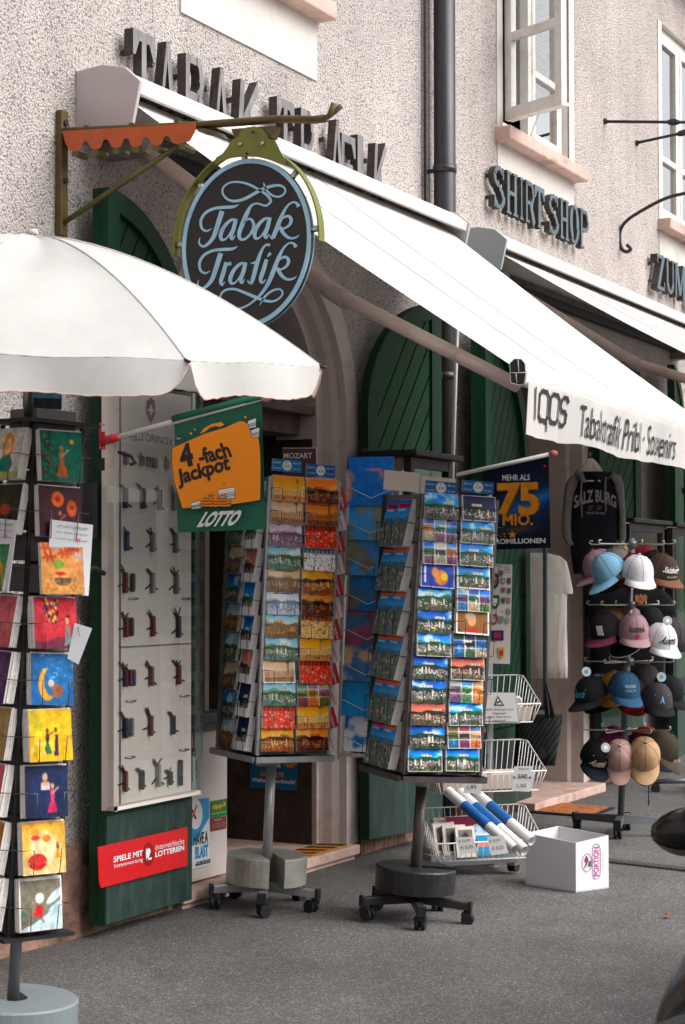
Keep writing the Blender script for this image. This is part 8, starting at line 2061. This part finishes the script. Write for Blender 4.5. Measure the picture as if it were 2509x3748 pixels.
# ------------------------------------------------------------------ cap stand
bcS = G(2273, 3063); CPS = thing('cap_stand', 'grey metal cap stand with four tiers of wire arms on castors', 'stand', tuple(bcS))
topS = PZ(1800 + 925 / 1.8, 1600 + 665 / 1.8, 9.93) - bcS
CGREY = mat('grey_steel_tube', S(120, 122, 126), 0.4, metal=0.4, var=0.08); CREAMW = mat('cream_wire', S(186, 182, 166), 0.4, metal=0.3)
m = MB(); m.tube([Vector((0, 0, .09)), topS], 0.019, 12); m.build('pole', CGREY, CPS, False)
for (x, y) in ((630, 880), (940, 965), (1010, 895), (1290, 945)):
    e = Z8(x, y) - bcS; e.z = 0; d = e.normalized()
    m = MB(); n_ = Vector((-d.y, d.x, 0)) * .018
    m.hexa([-n_ + Vector((0, 0, .075)), d * e.length - n_ + Vector((0, 0, .065)), d * e.length + n_ + Vector((0, 0, .065)), n_ + Vector((0, 0, .075)), -n_ + Vector((0, 0, .125)), d * e.length - n_ + Vector((0, 0, .10)), d * e.length + n_ + Vector((0, 0, .10)), n_ + Vector((0, 0, .125))])
    lg = m.build('leg', CGREY, CPS, False); castor(CPS, d * (e.length - .01), .03, .4)
    m = MB(); c_ = d * (e.length + .006); m.box((0, 0, 0), (.012, .042, .045), Matrix.Translation(c_ + Vector((0, 0, .083))) @ Matrix.Rotation(math.atan2(d.y, d.x), 4, 'Z')); m.build('leg_cap', BLACKP, lg, False)
tiers = [(705, 925), (1105, 915), (1480, 905), (1930, 885)]
for ti, (yy_, xx_) in enumerate(tiers):
    c = PZ(1800 + xx_ / 1.8, 1600 + yy_ / 1.8, 9.93) - bcS
    for k in range(3):
        an = R(-28 + 60 * k + 7 * ti); d = Vector((math.cos(an), math.sin(an), 0))
        L_ = 0.235
        m = MB()
        for s in (-1, 1):
            p = c + d * (L_ * s)
            m.tube([c + d * .02 * s, p, p + d * .012 * s + Vector((0, 0, .008)), p + d * .010 * s + Vector((0, 0, .02)), p + Vector((0, 0, .02)) - d * .006 * s], 0.0042, 6)
        m.build('wire_arm', CREAMW, CPS, False)
    m = MB(); m.lathe([(.021, -.02), (.027, -.018), (.027, .018), (.021, .02)], 14, Matrix.Translation(c)); m.build('arm_collar', CGREY, CPS, False)
m = MB(); k0, k1 = Z8(1175, 835) + Vector((0, 0, .1)), PZ(1800 + 1175 / 2.041, 2600 + 465 / 2.041, 9.75)
m.tube([k0, k0.lerp(k1, .5), k1], 0.004, 5); m.build('cord', mat('speckled_cord', S(70, 70, 74), 0.8, var=0.6, vscale=120), CPS)

def crown_base(az, h, r=0.087, hh_=0.118, grow=0.0):
    """az 0 = front (-y); h 0 rim .. 1 top"""
    k = math.sqrt(max(0.0, 1 - h ** 2.4))
    rx, ry = r * k, (r * 1.16) * k
    front = 0.5 + 0.5 * math.cos(az)
    z = hh_ * h * (1.0 + 0.06 * front)
    return Vector((math.sin(az) * (rx + grow), -math.cos(az) * (ry + grow) + 0.006 * h, z))
def cap(label, u, v, dist, yaw, pitch, crown, brim, text=None, tcol=FWHITE, roll=0.0, scale=1.0, emblem=None, logo=None, tag_=None, front=None, trim=None):
    """u, v: where the middle of the cap front shows; yaw: turned to the viewer's right, pitch: nods downwards"""
    c = PZ(u, v, dist); cr = random.Random(int(u * 7 + v)); d1_, d2_, ph_ = cr.uniform(-.05, .05), cr.uniform(-.05, .04), cr.uniform(0, 6)
    def crown_pt(az, h, grow=0.0):                     # every cap is dented a little differently
        p = crown_base(az, h, grow=grow); k_ = 1 + h * (d1_ * math.sin(2 * az + ph_) + d2_ * math.sin(3 * az + ph_ * 2)) - .07 * h * max(0, -math.cos(az))
        return Vector((p.x * k_, p.y * k_, p.z * (1 + d2_ * .6 * math.sin(az + ph_))))
    nd = facing(c, yaw)
    M = Matrix.Translation(c) @ frame_at(Vector((0, 0, 0)), nd, (0, 0)) @ Matrix.Rotation(R(roll), 4, 'Y') @ Matrix.Rotation(R(pitch), 4, 'X') @ Matrix.Scale(scale, 4) @ Matrix.Translation((0, 0.05, -0.05))
    t = thing('cap', label, 'cap', M.to_translation(), group='caps on the stand'); t.rotation_euler = M.to_euler(); t.scale = (scale,) * 3
    n, k = 28, 9
    for g_ in range(6):                                # six gores with raised seams
        m = MB(); a0 = g_ * math.pi / 3
        m.grid(lambda a, b: crown_pt(a0 + a * math.pi / 3, b * .995, grow=0.0018 * math.sin(math.pi * a)), 6, k)
        mtc = front if (front is not None and g_ in (0, 5)) else crown
        m.build('crown_panel', mtc, t, False)
    m = MB()
    for g_ in range(6): m.tube([crown_pt(g_ * math.pi / 3, q / 8 * .985, grow=.0005) for q in range(9)], .0011, 4)
    m.build('seams', brim if brim is not crown else SEAM, t, False, kind='stuff')
    m = MB(); m.lathe([(0.0, .004), (.005, .003), (.007, 0), (.0, -.003)], 10, Matrix.Translation(crown_pt(0, 1.0) + Vector((0, 0, .001)))); m.build('button', crown, t, False)
    def bp(a, b, e=0.0):
        az = (a - .5) * 2 * R(64)
        p = crown_pt(az, 0.0); ext = 0.085 * (math.cos((a - .5) * math.pi) ** 0.6) * b
        return Vector((p.x * (1 + .10 * b), p.y - ext, 0.003 - 0.020 * (2 * a - 1) ** 2 * b - 0.010 * b + e))
    m = MB(); m.grid(lambda a, b: bp(a, b, .003), 16, 6); m.grid(lambda a, b: bp(a, b, -.001), 16, 6); m.build('brim', brim, t, False)
    if trim is not None:
        m = MB(); m.tube([bp(a / 24, 1.0, .001) for a in range(25)], .0028, 6); m.build('brim_trim', trim, t, False)
    m = MB(); m.tube([crown_pt(math.pi * .82, .02), crown_pt(math.pi * .9, .05), crown_pt(math.pi, .07), crown_pt(math.pi * 1.1, .05), crown_pt(math.pi * 1.18, .02)], .006, 6); m.build('strap', brim, t, False)
    for az in (-.5, .5):
        m = MB(); p = crown_pt(az, .62, grow=.003); m.lathe([(.0, .001), (.003, .001), (.003, -.001)], 8, Matrix.Translation(p)); m.build('eyelet', tcol if text else crown, t, False)
    if text:
        for (s_, sp, h0, h1, sh_, bold) in text:
            m = MB(); m.text(s_, (0, 0, 0), (0, 0, 0), (0, 0, 0), bold=bold, shear=sh_, fn=lambda a, b: crown_pt((a - .5) * 2 * sp, h0 + (h1 - h0) * b, grow=.005)); m.build('lettering', tcol, t, False)
    if emblem: eagle(lambda x, y, e=0.0: crown_pt(x, .5 - y, grow=.005 + e), t, 0, 0, .62, emblem)
    if logo:
        m = MB(); m.grid(lambda a, b: crown_pt((a - .5) * .34 + logo[2], .16 + .13 * b, grow=.004), 6, 6); lp = m.build('patch', logo[0], t, False)
    if tag_:
        m = MB(); m.box((0.03, -0.105, .06), (.035, .002, .055)); m.build('price_tag', tag_, t, False)
    return t
CA = {k: fabric('cap_' + k.replace(' ', '_'), c) for k, c in {'light blue': (120, 168, 196), 'white': (226, 226, 230), 'dark red': (110, 22, 30), 'red': (150, 30, 38), 'brown': (66, 52, 44), 'tan brown': (122, 82, 62), 'grey': (120, 116, 116), 'pink': (160, 128, 134), 'black': (24, 24, 27), 'burgundy': (92, 30, 52), 'ochre brown': (110, 80, 54), 'yellow': (206, 140, 50), 'denim blue': (44, 84, 116), 'navy': (26, 30, 46), 'olive': (62, 54, 42), 'camel': (180, 146, 110), 'rose': (186, 148, 140), 'dark grey': (66, 60, 64), 'magenta': (140, 40, 90)}.items()}
SEAM = fabric('seam_thread', (60, 58, 58))
def c4(x, y): return 1800 + x / 1.8, 1600 + y / 1.8
BLUEI = mat('cap_blue_ink', S(80, 160, 200), 0.6); TAGW = mat('cap_tag_white', S(230, 230, 232), 0.4)
# (label, x, y, distance, yaw, pitch, crown, brim, kwargs)
caps = [('black cap tucked behind the first tier at left', 760, 905, 10.1, -30, 25, 'black', 'black', {}), ('navy cap behind the second tier at right', 1100, 1270, 10.05, 15, 20, 'navy', 'black', {}), ('black cap behind the third tier at left', 700, 1690, 9.98, -25, 24, 'black', 'black', {}), ('black cap behind the lowest tier in the middle', 925, 2080, 10.0, 5, 26, 'black', 'black', {}), ('dark grey cap at the far right of the second tier', 1215, 1290, 9.95, 40, 22, 'dark grey', 'black', {}), ('black cap at the far right of the third tier', 1205, 1670, 9.9, 45, 22, 'black', 'black', {}),
        ('light blue cap facing left on the top tier', 715, 885, 9.72, -48, 38, 'light blue', 'light blue', dict(roll=-6)),
        ('grey cap behind the light blue cap, top tier', 800, 830, 9.9, -22, 25, 'grey', 'grey', {}),
        ('dusty pink cap half hidden at the left of the top tier', 655, 850, 10.0, -60, 30, 'pink', 'pink', {}),
        ('white cap with golden eagle on the top tier', 985, 880, 9.66, 18, 22, 'white', 'white', dict(emblem=GOLDT, tcol=INK, trim=GOLDT)),
        ('dark red cap behind the white eagle cap', 912, 868, 9.86, -8, 22, 'dark red', 'red', {}),
        ('red cap at the back of the top tier', 1035, 815, 10.1, 30, 18, 'red', 'red', {}),
        ('brown cap lettered Salzburg on the top tier', 1165, 875, 9.74, 32, 22, 'brown', 'tan brown', dict(text=[('Salzburg', .75, .32, .62, .25, .02), ('Original Fashion', .42, .16, .26, .2, 0)], tcol=FWHITE)),
        ('black cap between red and brown caps, top tier', 1085, 850, 10.0, 20, 22, 'black', 'black', {}),
        ('beige cap at the rear of the top tier', 862, 800, 10.12, -10, 15, 'camel', 'camel', {}),
        ('black cap with burgundy brim on the second tier', 715, 1260, 9.70, -30, 22, 'black', 'burgundy', dict(tag_=TAGW)),
        ('ochre brown cap behind the burgundy-brimmed cap', 778, 1225, 9.92, -6, 22, 'ochre brown', 'burgundy', {}),
        ('pink cap lettered AUSTRIA with a small flag', 950, 1265, 9.66, 14, 20, 'pink', 'pink', dict(text=[('AUSTRIA', .55, .38, .58, 0, .03)], tcol=INK, logo=(mat('flag_patch', S(190, 40, 48), 0.6), 0, 0.0))),
        ('black cap lettered along its brim beside the pink cap', 868, 1310, 9.84, -20, 30, 'black', 'black', dict(trim=TAGW)),
        ('dusky pink cap behind the pink AUSTRIA cap', 890, 1215, 9.98, -14, 18, 'pink', 'dark grey', {}),
        ('white cap with script Austria on the second tier', 1150, 1330, 9.68, 28, 22, 'white', 'white', dict(text=[('Austria', .7, .3, .62, .3, .025)], tcol=mat('cap_navy_ink', S(20, 30, 48), 0.6))),
        ('black cap behind the white script cap', 1060, 1215, 9.98, 22, 18, 'black', 'black', {}),
        ('black cap facing left with blue script, third tier', 610, 1680, 9.72, -42, 22, 'black', 'black', dict(text=[('Austria', .6, .3, .6, .25, .03)], tcol=BLUEI)),
        ('yellow cap behind the denim cap, third tier', 800, 1650, 9.86, -16, 22, 'yellow', 'yellow', {}),
        ('denim blue cap with stitched patch, third tier', 900, 1650, 9.66, 22, 22, 'denim blue', 'denim blue', dict(text=[('AUSTRIA', .42, .52, .64, 0, .02), ('ORIGINAL 1996', .36, .36, .46, 0, 0)], tcol=mat('cap_pale_ink', S(150, 170, 180), 0.6))),
        ('black cap behind the denim cap with red brim', 940, 1700, 9.9, 10, 25, 'black', 'red', {}),
        ('black cap with ringed letter A, third tier', 1110, 1720, 9.70, 18, 18, 'dark grey', 'black', dict(text=[('A', .16, .3, .62, .1, .04)], tcol=BLUEI)),
        ('dark grey cap at the rear right of the third tier', 1035, 1600, 9.98, 20, 18, 'dark grey', 'dark grey', {}),
        ('black cap lettered Austria on the lowest tier', 705, 2110, 9.70, 12, 34, 'black', 'navy', dict(text=[('Austria', .62, .2, .5, .3, .025)], tcol=mat('cap_cream_ink', S(200, 190, 170), 0.6), roll=8)),
        ('rose cap hanging brim down on the lowest tier', 845, 2130, 9.66, 0, 55, 'rose', 'rose', dict(scale=.92)),
        ('camel and black cap on the lowest tier', 1012, 2120, 9.64, 5, 50, 'camel', 'camel', dict(front=None, trim=BLKF)),
        ('olive brown cap at the right of the lowest tier', 1175, 2060, 9.74, 60, 40, 'olive', 'olive', dict(roll=10)),
        ('navy cap beside the olive cap, lowest tier', 1105, 2060, 9.92, 40, 30, 'navy', 'navy', {}),
        ('magenta cap at the back of the lowest tier', 800, 2010, 9.98, -5, 20, 'magenta', 'magenta', {}),
        ('red cap at the back of the lowest tier', 1035, 2010, 10.0, 20, 20, 'red', 'red', {})]
for (lb, x, y, ds, yw, pt_, c1, c2, kw) in caps:
    u, v = c4(x, y); cap(lb, u, v, ds, yw, pt_, CA[c1], CA[c2], **kw)
STK = mat('sticker_clear', S(170, 176, 178), 0.2)
for k, (x, y, ds) in enumerate(((625, 1545, 9.62), (1160, 1210, 9.58), (1120, 1580, 9.6), (752, 2045, 9.6))):
    u, v = c4(x, y); c = PZ(u, v, ds); Mx = Matrix.Translation(c) @ frame_at(Vector((0, 0, 0)), facing(c, 20), (0, .3))
    t = thing('round_tag', 'round plastic cap tag, %s' % ('with blue centre over the left black cap', 'clear, over the white script cap', 'with blue centre over the ringed A cap', 'white, over the lowest black cap')[k], 'tag', tuple(c)); t.rotation_euler = Mx.to_euler()
    m = MB(); m.tube([(0, 0, 0), (0, .002, 0)], .026, 20); m.build('disc', STK, t, False)
    m = MB(); m.tube([(0, -.0015, 0), (0, .0, 0)], .011, 16); m.build('disc_centre', BLUEC if k in (0, 2) else TAGW, t, False)

# ------------------------------------------------------------------ wrought-iron bracket at the upper right
xw = P(2207, 444, 0).x
IB = thing('iron_bracket', 'black wrought-iron sign bracket with rods and scroll at the upper right', 'bracket', (xw, 0, P(2207, 444, 0).z))
def ZI(x, y, X): return PX(1255 + x / 1.25, y / 1.25, X)
for (a, b, c_, d) in ((1195, 556, 1640, 560), (1340, 655, 1640, 590)):
    X = P(1255 + a / 1.25, b / 1.25, 0).x; p, q = ZI(a, b, X), ZI(c_, d, X)
    m = MB(); m.tube([p, q], 0.011, 8); rd = m.build('rod', IRON, IB)
    m = MB(); m.tube([p + Vector((0, .005, 0)), p - Vector((0, .02, 0))], .022, 10); m.build('wall_boss', IRON, rd)
    s_ = p.lerp(q, .72); d_ = (q - p).normalized()
    m = MB(); m.tube([s_ + d_ * (.045 * math.cos(i * .5236)) + Vector((0, 0, .018 * math.sin(i * .5236))) for i in range(12)], .006, 6, closed=True); m.build('eye', IRON, rd)
X = P(1255 + 1278 / 1.25, 1130 / 1.25, 0.02).x
sp = spline([ZI(a, b, X) for a, b in ((1300, 1120), (1318, 1140), (1300, 1152), (1278, 1140), (1268, 1100), (1272, 1050), (1300, 1010), (1350, 975), (1430, 930), (1500, 900), (1600, 878))], 6)
m = MB(); m.tube(sp, 0.013, 8); m.build('scroll', IRON, IB)

# ------------------------------------------------------------------ foot of another clothes stand beyond the caps
bo = G(2560, 2905); OS = thing('clothes_stand', 'grey stand foot with castor cut by the right picture edge', 'stand', tuple(bo))
m = MB(); m.tube([(0, 0, .07), (0, 0, 1.5)], .018, 10); m.build('pole', CGREY, OS, False)
for an in (2.0, 3.6, 5.2, .4):
    d = Vector((math.cos(an), math.sin(an), 0)); m = MB(); m.tube([Vector((0, 0, .09)), d * .30 + Vector((0, 0, .08))], .018, 8); m.build('leg', CGREY, OS, False); castor(OS, d * .28, .03, an)

# ------------------------------------------------------------------ parked black car at the right edge
CARP, nt, b_ = new_mat('black_car_paint'); b_.inputs['Base Color'].default_value = (*S(5, 5, 6), 1); b_.inputs['Roughness'].default_value = 0.25; b_.inputs['Specular IOR Level'].default_value = 0.3; b_.inputs['Coat Weight'].default_value = 0.25; b_.inputs['Coat Roughness'].default_value = 0.03
front = Vector((2.90, -3.10, 0)); yawc = 0.0
front.z = gz(front.y) - 0.05
CAR = thing('parked_car', 'glossy black parked car cut by the right picture edge', 'car', tuple(front + Vector((2.1, -.4, 0)))); 
# car frame: X from nose to tail, Y to the wall side, built in world space
CF = Matrix.Translation(front) @ Matrix.Rotation(yawc, 4, 'Z')
def ring_section(x, hw, zb, zbelt, zt, rw):
    pts = []
    half = [(0, zb), (hw * .72, zb), (hw * .94, zb + .08), (hw, zb + .28), (hw * .995, (zb + zbelt) / 2 + .1), (hw * .97, zbelt - .04), (hw * .92, zbelt), (max(rw, .01) * 1.0 + (hw * .9 - rw) * .12, zbelt + (zt - zbelt) * .8), (rw * .8, zt - .01), (0, zt)]
    r_ = [Vector((x, -CARW - y, z)) for y, z in half]          # street side
    l_ = [Vector((x, -CARW + y, z)) for y, z in half[1:-1]]
    return l_[::-1] and ([Vector((x, -CARW + half[0][0], half[0][1]))] + l_ + [Vector((x, -CARW, half[-1][1]))] + r_[1:-1][::-1])
CARW = 0.88
st = [(0.00, .50, .32, .62, .66, .40), (0.06, .66, .24, .70, .76, .55), (0.25, .78, .20, .76, .86, .62), (0.6, .85, .19, .82, .93, .68), (1.0, .875, .19, .88, .985, .70), (1.35, .88, .19, .93, 1.02, .70), (1.8, .885, .19, .95, 1.30, .62), (2.2, .885, .19, .96, 1.43, .60), (2.9, .885, .19, .97, 1.45, .60), (3.6, .88, .20, .99, 1.38, .58), (4.0, .85, .24, 1.0, 1.10, .62), (4.2, .74, .32, .86, .92, .6)]
secs = [ring_section(*q) for q in st]; k = len(secs[0])
m = MB(); m.add([CF @ p for s_ in secs for p in s_], [(j * k + i, j * k + (i + 1) % k, (j + 1) * k + (i + 1) % k, (j + 1) * k + i) for j in range(len(secs) - 1) for i in range(k)] + [tuple(range(k))[::-1], tuple(range((len(secs) - 1) * k, len(secs) * k))], True)
m.build('body', CARP, CAR, sub=2)
GLB = mat('car_glass', S(20, 24, 26), 0.05)
for sgn in (-1, 1):
    m = MB(); yy_ = -CARW + sgn * .80
    m.slab([CF @ Vector((x, -CARW + sgn * w_, z)) for x, z, w_ in ((1.5, 1.0, .842), (2.05, 1.33, .70), (3.5, 1.33, .69), (3.9, 1.06, .78))], (CF.to_3x3() @ Vector((0, .006 * sgn, 0)))); m.build('side_window', GLB, CAR)
for (x, sgn) in ((.78, 1), (.78, -1), (3.35, 1), (3.35, -1)):
    c = CF @ Vector((x, -CARW + sgn * .80, .31)); ax_ = CF.to_3x3() @ Vector((0, sgn, 0))
    m = MB(); m.tube([c - ax_ * .1, c + ax_ * .085], .31, 28); w_ = m.build('wheel', RUBBER, CAR)
    m = MB(); m.tube([c + ax_ * .08, c + ax_ * .095], .20, 24); m.build('rim', SILVER, w_)
LAMPG, nt, b_ = new_mat('headlamp_lens'); b_.inputs['Base Color'].default_value = (*S(50, 54, 58), 1); b_.inputs['Roughness'].default_value = 0.08; b_.inputs['Metallic'].default_value = 0.2
for sgn in (1, -1):
    pts = [CF @ Vector((x, -CARW + sgn * y, z)) for x, y, z in ((.045, .46, .655), (.10, .68, .68), (.22, .74, .74), (.26, .60, .80), (.13, .46, .75))]
    m = MB(); m.slab(pts, CF.to_3x3() @ Vector((-.012, .01 * sgn, .012))); m.build('headlamp', LAMPG, CAR, bevel=.006)
m = MB(); m.slab([CF @ Vector((-.015, -CARW + y, z)) for y, z in ((-.4, .46), (.4, .46), (.36, .58), (-.36, .58))], CF.to_3x3() @ Vector((.02, 0, 0))); m.build('grille', BLACKP, CAR)
# wing mirror on the wall side
mc = PZ(2508, 3028, 4.55); ax_ = CF.to_3x3() @ Vector((0, 1, 0)); xx_ = CF.to_3x3() @ Vector((1, 0, 0))
m = MB(); n_ = 18; rings = []
for j in range(9):
    t_ = j / 8; s_ = math.sin(math.pi * (.04 + .92 * t_)) ** .55
    rings.append([mc + ax_ * (.085 - .20 * t_) + Vector((0, 0, .062 * s_ * math.sin(2 * math.pi * i / n_) - .016 * (1 - t_))) + xx_ * (.055 * s_ * math.cos(2 * math.pi * i / n_)) for i in range(n_)])
vs = [p for r_ in rings for p in r_]
m.add(vs, [(j * n_ + i, j * n_ + (i + 1) % n_, (j + 1) * n_ + (i + 1) % n_, (j + 1) * n_ + i) for j in range(8) for i in range(n_)] + [tuple(range(n_))[::-1], tuple(range(8 * n_, 9 * n_))], True)
mi_ = m.build('wing_mirror', CARP, CAR)
m = MB(); m.add([p + Vector((0, 0, -.004)) for r_ in rings for p in r_], [(j * n_ + i, j * n_ + (i + 1) % n_, (j + 1) * n_ + (i + 1) % n_, (j + 1) * n_ + i) for j in range(8) for i in range(11, 16)], True); m.build('mirror_underside', mat('mirror_grey', S(120, 108, 104), 0.4), mi_)
m = MB(); p0 = mc - ax_ * .10; m.tube([p0, p0 - ax_ * .10 + Vector((0, 0, -.05)) + xx_ * .03], [.03, .035], 10); m.build('mirror_arm', BLACKP, mi_)
